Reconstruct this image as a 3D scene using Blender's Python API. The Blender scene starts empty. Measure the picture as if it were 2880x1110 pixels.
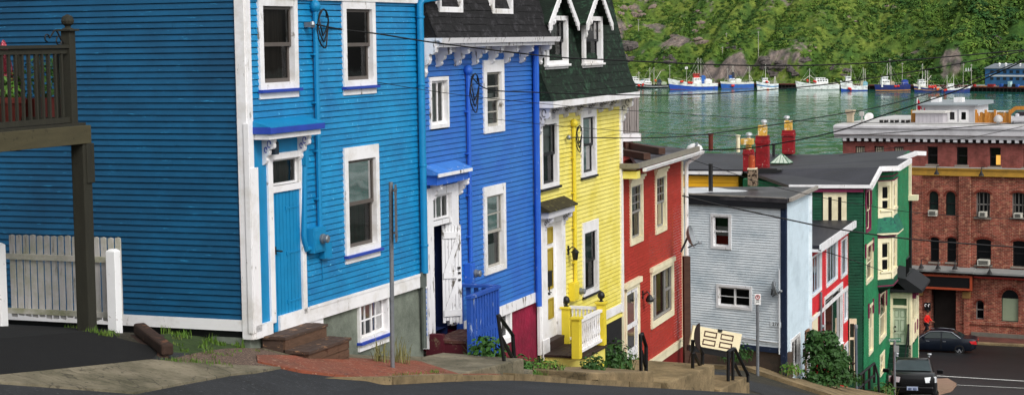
import bpy, bmesh, math, random
from mathutils import Vector, Matrix, noise
import numpy as np
R = random.Random(7)
C = bpy.context.scene.collection
SC = bpy.context.scene
# ------------------------------------------------------------------ camera model (photo 2880 x 1110)
FPX, CX, CY, HOR, ROLL = 5200.0, 1440.0, 555.0, 110.0, 0.014
PITCH = math.atan((CY-HOR)/FPX)
_r0, _u0 = Vector((1,0,0)), Vector((0,math.sin(PITCH),math.cos(PITCH)))
FWD = Vector((0,math.cos(PITCH),-math.sin(PITCH)))
RGT = math.cos(ROLL)*_r0 - math.sin(ROLL)*_u0
UPV = math.cos(ROLL)*_u0 + math.sin(ROLL)*_r0
def ray(px, py): return FWD + RGT*((px-CX)/FPX) - UPV*((py-CY)/FPX)
def at(px, py, Y):
    r = ray(px, py); return r*(Y/r.y)
def atz(px, py, z):
    r = ray(px, py); return r*(z/r.z)
# ------------------------------------------------------------------ plan frames: u along, w outward, z up (world height)
class Frame:
    def __init__(s, O, d):
        s.O = Vector((O[0],O[1])); s.d = Vector((d[0],d[1])).normalized(); s.n = Vector((s.d.y,-s.d.x))
    def pt(s, u, w, z):
        p = s.O + s.d*u + s.n*w; return Vector((p.x,p.y,z))
    def px(s, x, y, w=0.0):
        r = ray(x,y); k = (s.O.dot(s.n)+w)/(r.x*s.n.x+r.y*s.n.y)
        p = r*k; return ((Vector((p.x,p.y))-s.O).dot(s.d), p.z)
    def loc(s, p):
        q = Vector((p.x,p.y))-s.O; return q.dot(s.d), q.dot(s.n)
    def off(s, u=0, w=0): 
        p = s.O + s.d*u + s.n*w; return Frame(p, s.d)
def vpdir(x):   # plan direction whose vanishing point lies at column x
    return (x-CX)/5219.0, 1.0
WORLD = Frame((0,0),(1,0))       # u = X, n = -Y
# ------------------------------------------------------------------ mesh builder
class MB:
    def __init__(s): s.v=[]; s.f=[]; s.sm=False; s.col=None
    def cut(s):
        s.marks=getattr(s,'marks',[0])+[len(s.v)]
    def add(s, vs, fs):
        b=len(s.v); s.v.extend([tuple(p) for p in vs]); s.f.extend([tuple(b+i for i in f) for f in fs])
    def quad(s, a,b,c,d): s.add([a,b,c,d],[(0,1,2,3)])
    def poly(s, pts): s.add(pts,[tuple(range(len(pts)))])
    def hexa(s, p):  # 8 points: bottom loop 0-3, top loop 4-7
        s.add(p,[(3,2,1,0),(4,5,6,7),(0,1,5,4),(1,2,6,5),(2,3,7,6),(3,0,4,7)])
    def box(s, fr, u0,u1,w0,w1,z0,z1):
        P=fr.pt; s.hexa([P(u0,w0,z0),P(u1,w0,z0),P(u1,w1,z0),P(u0,w1,z0),P(u0,w0,z1),P(u1,w0,z1),P(u1,w1,z1),P(u0,w1,z1)])
    def prism(s, A, B):  # two matching loops
        n=len(A); s.add(list(A)+list(B),[tuple(range(n-1,-1,-1)),tuple(range(n,2*n))]+[(i,(i+1)%n,n+(i+1)%n,n+i) for i in range(n)])
    def profu(s, fr, prof, u0, u1):   # profile in (w,z) run along u
        s.prism([fr.pt(u0,w,z) for w,z in prof],[fr.pt(u1,w,z) for w,z in prof])
    def profw(s, fr, prof, w0, w1):   # profile in (u,z) run along w
        s.prism([fr.pt(u,w0,z) for u,z in prof],[fr.pt(u,w1,z) for u,z in prof])
    def plan(s, pts, z0, z1):         # plan polygon extruded in z
        s.prism([(p[0],p[1],z0) for p in pts],[(p[0],p[1],z1) for p in pts])
    def beam(s, p, q, a, b, up=(0,0,1)):
        p=Vector(p); q=Vector(q); t=(q-p).normalized(); up=Vector(up)
        if abs(t.dot(up))>0.98: up=Vector((RGT.x,RGT.y,0)).normalized()
        x=t.cross(up).normalized(); y=x.cross(t).normalized()
        c=[(-a/2,-b/2),(a/2,-b/2),(a/2,b/2),(-a/2,b/2)]
        s.hexa([p+x*i+y*j for i,j in c]+[q+x*i+y*j for i,j in c])
    def tube(s, pts, r, n=7, cap=True):
        pts=[Vector(p) for p in pts]; rs=r if isinstance(r,(list,tuple)) else [r]*len(pts)
        rings=[]; prev=None
        for i,p in enumerate(pts):
            t=(pts[min(i+1,len(pts)-1)]-pts[max(i-1,0)])
            t=t.normalized() if t.length>1e-9 else Vector((0,0,1))
            if prev is None:
                a=Vector((0,0,1)) if abs(t.z)<.9 else Vector((1,0,0))
                x=t.cross(a).normalized()
            else:
                x=(prev-t*prev.dot(t)).normalized()
            prev=x; y=t.cross(x)
            rings.append([p+(x*math.cos(2*math.pi*k/n)+y*math.sin(2*math.pi*k/n))*rs[i] for k in range(n)])
        b=len(s.v)
        for rg in rings: s.v.extend([tuple(q) for q in rg])
        for i in range(len(pts)-1):
            for k in range(n):
                s.f.append((b+i*n+k,b+i*n+(k+1)%n,b+(i+1)*n+(k+1)%n,b+(i+1)*n+k))
        if cap:
            s.f.append(tuple(b+k for k in range(n-1,-1,-1))); e=b+(len(pts)-1)*n; s.f.append(tuple(e+k for k in range(n)))
    def lathe(s, c, prof, n=12, axis=(0,0,1)):
        c=Vector(c); ax=Vector(axis).normalized(); a=Vector((1,0,0)) if abs(ax.x)<.9 else Vector((0,1,0))
        x=ax.cross(a).normalized(); y=ax.cross(x); b=len(s.v)
        for r,h in prof:
            for k in range(n):
                t=2*math.pi*k/n; s.v.append(tuple(c+ax*h+(x*math.cos(t)+y*math.sin(t))*max(r,1e-4)))
        m=len(prof)
        for i in range(m-1):
            for k in range(n): s.f.append((b+i*n+k,b+i*n+(k+1)%n,b+(i+1)*n+(k+1)%n,b+(i+1)*n+k))
        s.f.append(tuple(b+k for k in range(n))); s.f.append(tuple(b+(m-1)*n+k for k in range(n)))
    def ball(s, c, r, n=10, sz=1.0):
        s.lathe(c,[(r*math.sin(math.pi*i/7),-r*sz*math.cos(math.pi*i/7)) for i in range(8)],n)
def rootloc(o):
    while o.parent: o=o.parent
    return Vector(o.location)
def obj(name, mb, mat, parent=None, smooth=False, bevel=0, origin=None, recalc=True):
    me=bpy.data.meshes.new(name)
    if parent is None:
        if origin is None and mb.v:
            a=np.array(mb.v); origin=(float((a[:,0].min()+a[:,0].max())/2),float((a[:,1].min()+a[:,1].max())/2),float(a[:,2].min()))
        L=Vector(origin or (0,0,0))
    else: L=rootloc(parent)
    me.from_pydata([(p[0]-L.x,p[1]-L.y,p[2]-L.z) for p in mb.v],[],mb.f)
    if recalc and len(mb.f)<60000:
        bm=bmesh.new(); bm.from_mesh(me); bmesh.ops.recalc_face_normals(bm, faces=bm.faces); bm.to_mesh(me); bm.free()
    me.update()
    if smooth:
        for p in me.polygons: p.use_smooth=True
        try: me.set_sharp_from_angle(angle=math.radians(40))
        except Exception: pass
    if mat: me.materials.append(mat)
    o=bpy.data.objects.new(name, me); C.objects.link(o)
    if parent is None: o.location=L
    else: o.parent=parent
    if bevel:
        m=o.modifiers.new('bevel','BEVEL'); m.width=bevel; m.segments=2; m.limit_method='ANGLE'
    return o
def objs(name, mb, mat, parent, **k):
    ms=sorted(set(getattr(mb,'marks',[0])+[len(mb.v)])); out=[]
    for a,b in zip(ms,ms[1:]):
        q=MB(); q.v=mb.v[a:b]; q.f=[tuple(i-a for i in f) for f in mb.f if a<=f[0]<b]; out.append(obj(name,q,mat,parent,**k))
    return out
def tag(o, label=None, cat=None, group=None, kind=None):
    if label: o['label']=label
    if cat: o['category']=cat
    if group: o['group']=group
    if kind: o['kind']=kind
    return o
def thing(name, label, cat, loc, group=None):
    o=bpy.data.objects.new(name,None); C.objects.link(o); o.location=Vector(loc); o.empty_display_size=.3
    return tag(o,label,cat,group)
def text_part(name, s, fr, u, w, z, size, mat, parent, label=None, squash=1.0, align='CENTER'):
    cu=bpy.data.curves.new(name,'FONT'); cu.body=s; cu.size=size; cu.align_x=align; cu.align_y='CENTER'; cu.extrude=.002
    t=bpy.data.objects.new(name,cu); C.objects.link(t)
    dg=bpy.context.evaluated_depsgraph_get(); dg.update()
    me=bpy.data.meshes.new_from_object(t.evaluated_get(dg)); bpy.data.objects.remove(t)
    L=rootloc(parent)
    # reading direction: left to right seen from the +w side
    for v in me.vertices:
        p=fr.pt(u+v.co.x*squash, w+v.co.z+.001, z+v.co.y)-L; v.co=p
    me.materials.clear(); me.materials.append(mat)
    o=bpy.data.objects.new(name,me); C.objects.link(o); o.parent=parent
    if label: o['label']=label
    return o
# ------------------------------------------------------------------ materials
MATS={}
def srgb(h):
    h=h.lstrip('#'); c=[int(h[i:i+2],16)/255 for i in (0,2,4)]
    return tuple((x/12.92 if x<=.04045 else ((x+.055)/1.055)**2.4) for x in c)
def mat(name, col, rough=.6, var=.18, scale=2.0, stretch=(1,1,1), bump=0.0, bscale=40.0, metal=0.0, spec=.35,
        fleck=None, fleck_amt=.0, fleck_scale=9.0, fleck_stretch=(1,1,1), dirt=None, dirt_amt=0.0, dirt_scale=.8, emit=None, crack=None, crack_col=(.02,.018,.015)):
    if name in MATS: return MATS[name]
    if isinstance(col,str): col=srgb(col)
    m=bpy.data.materials.new(name); m.use_nodes=True; nt=m.node_tree; N=nt.nodes; K=nt.links
    b=N['Principled BSDF']; b.inputs['Roughness'].default_value=rough; b.inputs['Metallic'].default_value=metal
    b.inputs['Specular IOR Level'].default_value=spec
    tc=N.new('ShaderNodeTexCoord'); mp=N.new('ShaderNodeMapping'); mp.inputs['Scale'].default_value=stretch
    K.new(tc.outputs['Object'],mp.inputs['Vector'])
    nz=N.new('ShaderNodeTexNoise'); nz.inputs['Scale'].default_value=scale; nz.inputs['Detail'].default_value=6; nz.inputs['Roughness'].default_value=.65
    K.new(mp.outputs['Vector'],nz.inputs['Vector'])
    rp=N.new('ShaderNodeValToRGB'); rp.color_ramp.elements[0].position=.25; rp.color_ramp.elements[1].position=.75
    lo=tuple(c*(1-var) for c in col); hi=tuple(min(1,c*(1+var)) for c in col)
    rp.color_ramp.elements[0].color=(*lo,1); rp.color_ramp.elements[1].color=(*hi,1)
    K.new(nz.outputs['Fac'],rp.inputs['Fac']); out=rp.outputs['Color']
    def over(col2, amt, sc, st, soft):
        nonlocal out
        mp2=N.new('ShaderNodeMapping'); mp2.inputs['Scale'].default_value=st; mp2.inputs['Location'].default_value=(3.1,7.7,1.3)
        K.new(tc.outputs['Object'],mp2.inputs['Vector'])
        n2=N.new('ShaderNodeTexNoise'); n2.inputs['Scale'].default_value=sc; n2.inputs['Detail'].default_value=8; n2.inputs['Roughness'].default_value=.7
        K.new(mp2.outputs['Vector'],n2.inputs['Vector'])
        r2=N.new('ShaderNodeValToRGB'); t=.5+.28*(1-2*amt)*.6
        r2.color_ramp.elements[0].position=max(0,t-soft); r2.color_ramp.elements[1].position=min(1,t+soft)
        K.new(n2.outputs['Fac'],r2.inputs['Fac'])
        mx=N.new('ShaderNodeMix'); mx.data_type='RGBA'; K.new(r2.outputs['Color'],mx.inputs['Factor'])
        K.new(out,mx.inputs['A']); mx.inputs['B'].default_value=(*col2,1); out=mx.outputs['Result']
    if dirt is not None: over(srgb(dirt) if isinstance(dirt,str) else dirt, dirt_amt, dirt_scale, (1,1,1.3), .14)
    if fleck is not None: over(srgb(fleck) if isinstance(fleck,str) else fleck, fleck_amt, fleck_scale, fleck_stretch, .03)
    if crack:
        vo=N.new('ShaderNodeTexVoronoi'); vo.feature='DISTANCE_TO_EDGE'; vo.inputs['Scale'].default_value=crack[0]
        dn=N.new('ShaderNodeTexNoise'); dn.inputs['Scale'].default_value=crack[0]*2.5; dn.inputs['Detail'].default_value=4; K.new(tc.outputs['Object'],dn.inputs['Vector'])
        ad=N.new('ShaderNodeMix'); ad.data_type='RGBA'; ad.blend_type='ADD'; ad.inputs['Factor'].default_value=.5/crack[0]; K.new(tc.outputs['Object'],ad.inputs['A']); K.new(dn.outputs['Color'],ad.inputs['B']); K.new(ad.outputs['Result'],vo.inputs['Vector'])
        cr=N.new('ShaderNodeValToRGB'); cr.color_ramp.elements[0].position=crack[1]*.4; cr.color_ramp.elements[0].color=(1,1,1,1); cr.color_ramp.elements[1].position=crack[1]; cr.color_ramp.elements[1].color=(0,0,0,1); K.new(vo.outputs['Distance'],cr.inputs['Fac'])
        mx=N.new('ShaderNodeMix'); mx.data_type='RGBA'; mt2=N.new('ShaderNodeMath'); mt2.operation='MULTIPLY'; mt2.inputs[1].default_value=.55; K.new(cr.outputs['Color'],mt2.inputs[0]); K.new(mt2.outputs[0],mx.inputs['Factor']); K.new(out,mx.inputs['A']); mx.inputs['B'].default_value=(*crack_col,1); out=mx.outputs['Result']
    K.new(out,b.inputs['Base Color'])
    if bump>0:
        n3=N.new('ShaderNodeTexNoise'); n3.inputs['Scale'].default_value=bscale; n3.inputs['Detail'].default_value=5
        K.new(mp.outputs['Vector'],n3.inputs['Vector'])
        bp=N.new('ShaderNodeBump'); bp.inputs['Strength'].default_value=bump; bp.inputs['Distance'].default_value=.02
        K.new(n3.outputs['Fac'],bp.inputs['Height']); K.new(bp.outputs['Normal'],b.inputs['Normal'])
    if emit:
        b.inputs['Emission Color'].default_value=(*emit[0],1); b.inputs['Emission Strength'].default_value=emit[1]
    MATS[name]=m; return m
def glass(name, tint=(.75,.8,.8), refl=1.0):
    if name in MATS: return MATS[name]
    m=bpy.data.materials.new(name); m.use_nodes=True; nt=m.node_tree; N=nt.nodes; K=nt.links
    N.remove(N['Principled BSDF'])
    t=N.new('ShaderNodeBsdfTransparent'); t.inputs['Color'].default_value=(*tint,1)
    g=N.new('ShaderNodeBsdfGlossy'); g.inputs['Roughness'].default_value=.03; g.inputs['Color'].default_value=(refl,refl,refl,1)
    tc=N.new('ShaderNodeTexCoord'); nz=N.new('ShaderNodeTexNoise'); nz.inputs['Scale'].default_value=1.3
    K.new(tc.outputs['Object'],nz.inputs['Vector'])
    bp=N.new('ShaderNodeBump'); bp.inputs['Strength'].default_value=.04; bp.inputs['Distance'].default_value=.05
    K.new(nz.outputs['Fac'],bp.inputs['Height']); K.new(bp.outputs['Normal'],g.inputs['Normal'])
    f=N.new('ShaderNodeFresnel'); f.inputs['IOR'].default_value=1.5
    mx=N.new('ShaderNodeMixShader'); K.new(f.outputs['Fac'],mx.inputs['Fac']); K.new(t.outputs[0],mx.inputs[1]); K.new(g.outputs[0],mx.inputs[2])
    K.new(mx.outputs[0],N['Material Output'].inputs['Surface'])
    MATS[name]=m; return m
def brick_mat(name, c1, c2, mortar, scale=1.0, rot=0.0, patch=None):
    if name in MATS: return MATS[name]
    m=bpy.data.materials.new(name); m.use_nodes=True; nt=m.node_tree; N=nt.nodes; K=nt.links
    b=N['Principled BSDF']; b.inputs['Roughness'].default_value=.85; b.inputs['Specular IOR Level'].default_value=.2
    tc=N.new('ShaderNodeTexCoord')
    mp=N.new('ShaderNodeMapping'); mp.inputs['Rotation'].default_value=(0,0,rot); K.new(tc.outputs['Object'],mp.inputs['Vector'])
    sx=N.new('ShaderNodeSeparateXYZ'); K.new(mp.outputs['Vector'],sx.inputs[0])
    cb=N.new('ShaderNodeCombineXYZ'); K.new(sx.outputs['X'],cb.inputs['X']); K.new(sx.outputs['Z'],cb.inputs['Y'])
    br=N.new('ShaderNodeTexBrick'); br.inputs['Scale'].default_value=scale
    br.inputs['Brick Width'].default_value=.3; br.inputs['Row Height'].default_value=.1; br.inputs['Mortar Size'].default_value=.012
    br.inputs['Color1'].default_value=(*srgb(c1),1); br.inputs['Color2'].default_value=(*srgb(c2),1); br.inputs['Mortar'].default_value=(*srgb(mortar),1)
    br.inputs['Bias'].default_value=-.2
    K.new(cb.outputs[0],br.inputs['Vector'])
    nz=N.new('ShaderNodeTexNoise'); nz.inputs['Scale'].default_value=1.1; nz.inputs['Detail'].default_value=9; nz.inputs['Roughness'].default_value=.75
    K.new(tc.outputs['Object'],nz.inputs['Vector'])
    mr=N.new('ShaderNodeMapRange'); mr.inputs['From Min'].default_value=.3; mr.inputs['From Max'].default_value=.7; mr.inputs['To Min'].default_value=.45; mr.inputs['To Max'].default_value=1.6
    K.new(nz.outputs['Fac'],mr.inputs['Value'])
    mx=N.new('ShaderNodeMix'); mx.data_type='RGBA'; mx.blend_type='MULTIPLY'; mx.inputs['Factor'].default_value=1
    K.new(br.outputs['Color'],mx.inputs['A']); K.new(mr.outputs['Result'],mx.inputs['B'])
    out=mx.outputs['Result']
    if patch:
        n2=N.new('ShaderNodeTexNoise'); n2.inputs['Scale'].default_value=3.5; n2.inputs['Detail'].default_value=7; K.new(cb.outputs[0],n2.inputs['Vector'])
        r2=N.new('ShaderNodeValToRGB'); r2.color_ramp.elements[0].position=.55; r2.color_ramp.elements[1].position=.68; K.new(n2.outputs['Fac'],r2.inputs['Fac'])
        m2=N.new('ShaderNodeMix'); m2.data_type='RGBA'; K.new(r2.outputs['Color'],m2.inputs['Factor']); K.new(out,m2.inputs['A']); m2.inputs['B'].default_value=(*srgb(patch),1); out=m2.outputs['Result']
    K.new(out,b.inputs['Base Color'])
    bp=N.new('ShaderNodeBump'); bp.inputs['Strength'].default_value=.5; bp.inputs['Distance'].default_value=.02
    K.new(br.outputs['Fac'],bp.inputs['Height']); bp.invert=True; K.new(bp.outputs['Normal'],b.inputs['Normal'])
    MATS[name]=m; return m
# ------------------------------------------------------------------ the hill: height along the street (t) for house side and road
A0=(-3.97,27.5)
ROW=Frame(A0,(.368,.93))
KS=[(-60,2.8),(-24,-1.5),(-5,-3.72),(-2.6,-3.97),(-1.9,-4.07),(0,-4.43),(3.6,-5.2),(6.3,-5.6),(12.3,-6.72),(18,-7.8),(23.2,-8.85),(29,-10.05),(34.8,-10.95),(42,-12.6),(48,-13.9),(62,-16.4),(75,-18.4),(90,-20.1),(98,-20.75),(112,-21.0),(140,-22.4),(200,-27)]
KR=[(-60,1.9),(-24,-2.1),(-3,-4.66),(-1,-4.85),(.6,-5.1),(2,-5.3),(5,-5.82),(8.1,-6.48),(12.3,-7.27),(18,-8.5),(23,-9.6),(35,-11.9),(42,-13.15),(48.6,-14.45),(62,-16.6),(75,-18.4),(90,-20.1),(98,-20.75),(112,-21.0),(140,-22.4),(200,-27)]
def lerpk(K,t):
    if t<=K[0][0]: return K[0][1]
    for (a,x),(b,y) in zip(K,K[1:]):
        if t<=b: return x+(y-x)*(t-a)/(b-a)
    return K[-1][1]
def _sm(K,t): return sum(lerpk(K,t+d) for d in (-.75,-.45,-.15,.15,.45,.75))/6
def gs(t): return _sm(KS,t)
def gr(t): return _sm(KR,t)
def hgt(t,w):
    a=min(1,max(0,(w+.9)/3.0)); b=min(1,max(0,(w-2.1)/.4)); c=min(1,max(0,(t-50)/5)); return (gs(t)*(1-a)+(gr(t)+.05)*a-.1*b)*(1-c)+(gr(t)-.06)*c
def hit(px,py,dz=0.0,road=False):
    r=ray(px,py); s=8.0; prev=None
    while s<260:
        p=r*s; t,w=ROW.loc(p); h=(gr(t) if road else hgt(t,w))+dz
        if p.z<=h:
            lo,hi=s-.25,s
            for _ in range(25):
                mid=(lo+hi)/2; p=r*mid; t,w=ROW.loc(p); h=(gr(t) if road else hgt(t,w))+dz
                if p.z<=h: hi=mid
                else: lo=mid
            return r*hi
        s+=.25
    return r*s
# ------------------------------------------------------------------ shared materials
WHITE=mat('white_paint','#efeeef',.55,.05,3,fleck='#857d70',fleck_amt=.05,fleck_scale=6,fleck_stretch=(1,1,.4),dirt='#ccc7be',dirt_amt=.14,dirt_scale=1.5)
WHITE_OLD=mat('old_white_paint','#e9e8ea',.6,.06,4,(1,1,.25),fleck='#6d665c',fleck_amt=.2,fleck_scale=9,fleck_stretch=(1,1,.2))
CREAM=mat('cream_paint','#f2e8c6',.5,.07,3,dirt='#cdbf98',dirt_amt=.12)
DARKIN=mat('dark_interior','#2a2522',.9,.3,1.5)
SASHGREY=mat('brown_grey_sash','#5c5550',.5,.12,6)
GREYMETAL=mat('galvanised_metal','#878d92',.45,.15,8,metal=.6)
BLACKMETAL=mat('black_iron','#0e0e10',.45,.25,10,spec=.5)
RUBBER=mat('black_rubber','#131313',.6,.2,10)
GLASS=glass('window_glass',(.7,.74,.74),.6); GLASSG=glass('green_tint_glass',(.6,.72,.66))
DARKGLASS=mat('dark_window_glass','#0b0d0f',.06,.3,.6,spec=.6)
LACE=mat('lace_curtain','#b9b9b4',.9,.25,14,(3,3,.3)); BROWNCUR=mat('brown_curtain','#4a4038',.9,.35,5,(6,6,.2))
PALECUR=mat('pale_curtain','#d8d8d2',.9,.15,5,(6,6,.2))
ROOFBLACK=mat('black_roll_roof','#1c1d22',.6,.3,.8,bump=.3,bscale=12,dirt='#4a4950',dirt_amt=.25,dirt_scale=.5)
CONCRETE=mat('grey_concrete','#857c68',.9,.28,1.5,bump=.6,bscale=30,dirt='#4d4a38',dirt_amt=.42,dirt_scale=1.2,fleck='#35322a',fleck_amt=.14,fleck_scale=14,crack=(.8,.010))
TANCON=mat('tan_concrete','#94805f',.9,.28,1.5,bump=.6,bscale=30,dirt='#5f523a',dirt_amt=.4,dirt_scale=1.3,fleck='#3c3529',fleck_amt=.12,fleck_scale=14,crack=(.7,.006))

def spans_minus(a,b,cuts):
    out=[(a,b)]
    for c,d in cuts:
        nx=[]
        for x,y in out:
            if d<=x or c>=y: nx.append((x,y)); continue
            if c>x: nx.append((x,c))
            if d<y: nx.append((d,y))
        out=nx
    return [(x,y) for x,y in out if y-x>.01]
def clap(mb, fr, u0,u1,z0,z1,exp, openings=(), proj=.02, zmin=None, zmax=None, board=3.2, rnd=None, w=0.0, gap=.004, groove=.014):
    rnd=rnd or R; n=int((z1-z0)/exp)+1
    for k in range(n):
        za=z0+k*exp; zb=min(za+exp,z1)
        if zb-za<.01: continue
        zm=(za+zb)/2
        cuts=[(o[0],o[1]) for o in openings if o[2]<zm<o[3]]
        a,b=u0,u1
        if zmin or zmax:
            us=[u0+(u1-u0)*i/80 for i in range(81)]
            ok=[u for u in us if (not zmin or zmin(u)<=zb) and (not zmax or zmax(u)>=zm)]
            if not ok: continue
            a,b=ok[0],ok[-1]
        for x,y in spans_minus(a,b,cuts):
            p=x
            while p<y-.001:
                L=board*(.45+rnd.random()*1.1); q=min(p+L,y)
                if y-q<board*.2: q=y
                j=rnd.uniform(-.0016,.0016) if board>.6 else rnd.uniform(-.004,.004); zj=rnd.uniform(-.002,.002) if board>.6 else rnd.uniform(-.012,.012)
                q2=q-(.003 if q<y else 0)
                P=fr.pt; o=w+proj+j
                g=groove; A,B=P(p,o,za+zj),P(q2,o,za+zj); Cc,D=P(q2,w+.003,zb-g),P(p,w+.003,zb-g)
                E,F=P(p,w-.03,za+zj+gap),P(q2,w-.03,za+zj+gap); G,H=P(p,w-.03,za-g-.012),P(q2,w-.03,za-g-.012)
                mb.add([A,B,Cc,D,E,F,G,H],[(0,1,2,3),(4,5,1,0),(6,7,5,4)])
                p=q
def holed(mb,fr,u0,u1,w0,w1,z0,z1,holes):
    us=sorted(set([u0,u1]+[min(max(x,u0),u1) for h in holes for x in h[:2]]))
    for a,b in zip(us,us[1:]):
        if b-a<.001: continue
        zz=[(z0,z1)]
        for h in holes:
            if h[0]<=a+1e-6 and h[1]>=b-1e-6: zz=[s for x,y in zz for s in spans_minus(x,y,[(h[2],h[3])])]
        for c,d in zz: mb.box(fr,a,b,w0,w1,c,d)
def inset(o,d=.03): return (o[0]+d,o[1]-d,o[2]+d,o[3]-d)
def uzbox(fr,tl,br,w=0):
    a=fr.px(*tl,w); b=fr.px(*br,w); return (a[0],b[0],b[1],a[1])
def frame4(mb,fr,u0,u1,z0,z1,l,r,t,b,w0,w1):
    mb.box(fr,u0,u0+l,w0,w1,z0,z1); mb.box(fr,u1-r,u1,w0,w1,z0,z1)
    if t>0: mb.box(fr,u0+l,u1-r,w0,w1,z1-t,z1)
    if b>0: mb.box(fr,u0+l,u1-r,w0,w1,z0,z0+b)
def curtain_mesh(mb,fr,u0,u1,z0,z1,w,amp=.025,per=.11):
    n=max(6,int((u1-u0)/.03)); ph=R.random()*6
    for i in range(n):
        a=u0+(u1-u0)*i/n; b=u0+(u1-u0)*(i+1)/n
        wa=w+amp*math.sin(a/per*6.28+ph)+.4*amp*math.sin(a*31); wb=w+amp*math.sin(b/per*6.28+ph)+.4*amp*math.sin(b*31)
        mb.quad(fr.pt(a,wa,z0),fr.pt(b,wb,z0),fr.pt(b,wb*.97,z1),fr.pt(a,wa*.97,z1))
def window(fr, house, tl=None, br=None, uz=None, trim=(.11,.11,.12,.1), mt=None, ms=None, style='hung', w=0.0, proj=.045,
           pane=None, curtains=(), ledge=None, cap=None, capm=None, label=None, sw=.045, mid=.5, mu=(1,1), ml=(1,1), depth=.6, name='window', apron=0, thin=.012):
    mt=mt or WHITE; ms=ms or WHITE; pane=pane or GLASS
    u0,u1,z0,z1 = uz or uzbox(fr,tl,br,w+proj)
    l,r,t,b=trim; m=MB()
    frame4(m,fr,u0,u1,z0+apron,z1,l,r,t,b,w+.0,w+proj)
    if apron: m.box(fr,u0,u1,w,w+proj*.8,z0,z0+apron-.045)
    a0,a1,b0,b1=u0+l,u1-r,z0+apron+b,z1-t
    # jamb returns
    for q in ((a0-.004,a0),(a1,a1+.004)): m.box(fr,q[0],q[1],w-.1,w+.004,b0,b1)
    m.box(fr,a0,a1,w-.1,w+.004,b0-.004,b0); m.box(fr,a0,a1,w-.1,w+.004,b1,b1+.004)
    if cap:
        c=cap; m.box(fr,u0-.03,u1+.03,w,w+proj+.03,z1,z1+c*.55); m.box(fr,u0-.06,u1+.06,w,w+proj+.07,z1+c*.55,z1+c)
    W=obj(name,m,mt,house)
    if label: W['label']=label
    s=MB()
    def sash(ua,ub,za,zb,wc,g):
        frame4(s,fr,ua,ub,za,zb,sw,sw,sw,sw*1.2,wc-.018,wc+.018)
        for i in range(1,g[0]):
            x=ua+sw+(ub-ua-2*sw)*i/g[0]; s.box(fr,x-thin,x+thin,wc-.015,wc+.015,za+sw,zb-sw)
        for i in range(1,g[1]):
            y=za+sw+(zb-za-2*sw)*i/g[1]; s.box(fr,ua+sw,ub-sw,wc-.014,wc+.014,y-thin,y+thin)
    p=MB()
    def pq(ua,ub,za,zb,wc): p.quad(fr.pt(ua,wc,za),fr.pt(ub,wc,za),fr.pt(ub,wc,zb),fr.pt(ua,wc,zb))
    zm=b0+(b1-b0)*mid
    if style=='hung':
        sash(a0,a1,zm-.03,b1,w-.03,mu); sash(a0,a1,b0,zm+.03,w-.07,ml)
        pq(a0+.02,a1-.02,zm,b1-.02,w-.03); pq(a0+.02,a1-.02,b0+.02,zm,w-.07)
    elif style=='slide':
        um=(a0+a1)/2; sash(a0,um+.02,b0,b1,w-.03,mu); sash(um-.02,a1,b0,b1,w-.07,ml)
        pq(a0+.02,um,b0+.02,b1-.02,w-.03); pq(um,a1-.02,b0+.02,b1-.02,w-.07)
    else:
        sash(a0,a1,b0,b1,w-.045,mu); pq(a0+.02,a1-.02,b0+.02,b1-.02,w-.045)
    obj('sash',s,ms,W); obj('pane',p,pane,W)
    if ledge:
        e=MB(); e.box(fr,u0-.03,u1+.03,w,w+proj+.05,z0+apron-.045,z0+apron); obj('sill',e,ledge,W)
    if curtains:
        for za,zb,cm in curtains:
            c=MB(); curtain_mesh(c,fr,a0-.03,a1+.03,b0+(b1-b0)*za,b0+(b1-b0)*zb,w-.17); obj('curtain',c,cm,W,smooth=True)
    d=MB(); P=fr.pt; x0,x1,y0,y1=a0-.06,a1+.06,b0-.06,b1+.06; f,g=w-.095,w-depth
    d.quad(P(x0,g,y0),P(x1,g,y0),P(x1,g,y1),P(x0,g,y1))
    d.quad(P(x0,f,y0),P(x0,g,y0),P(x0,g,y1),P(x0,f,y1)); d.quad(P(x1,f,y0),P(x1,g,y0),P(x1,g,y1),P(x1,f,y1))
    d.quad(P(x0,f,y0),P(x1,f,y0),P(x1,g,y0),P(x0,g,y0)); d.quad(P(x0,f,y1),P(x1,f,y1),P(x1,g,y1),P(x0,g,y1))
    obj('reveal',d,DARKIN,W)
    return (u0+.03,u1-.03,z0+.02,z1-.03)
def scroll(h,p):   # bracket outline in (w,z), top at z=0, back at w=0
    return [(0,0),(p,0),(p,-.10*h),(p*.93,-.16*h),(p*.98,-.24*h),(p*.95,-.34*h),(p*.80,-.40*h),(p*.66,-.37*h),(p*.60,-.43*h),(p*.62,-.52*h),(p*.55,-.62*h),(p*.40,-.66*h),(p*.36,-.74*h),(p*.40,-.82*h),(p*.30,-.93*h),(p*.12,-h),(0,-h)]
def bracket(fr, house, u, z, h, p, th, m, w=0.0, inlay=None):
    b=MB(); b.profu(fr,[(w+a,z+c) for a,c in scroll(h,p)],u-th/2,u+th/2)
    o=obj('bracket',b,m,house)
    if inlay:
        q=MB()
        for cx,cz,rr in ((.62,-.2,.13),(.35,-.42,.1)):
            q.tube([fr.pt(u-th/2-.004,w+p*(cx+rr*math.cos(t/9*5.4)),z+h*(cz+rr*math.sin(t/9*5.4))) for t in range(10)],.008,4)
        obj('scroll',q,inlay,o)
    return o
def conduit(fr, house, pts, r, m, name='conduit'):
    b=MB(); b.tube(pts,r,8); return obj(name,b,m,house,smooth=True)
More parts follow.
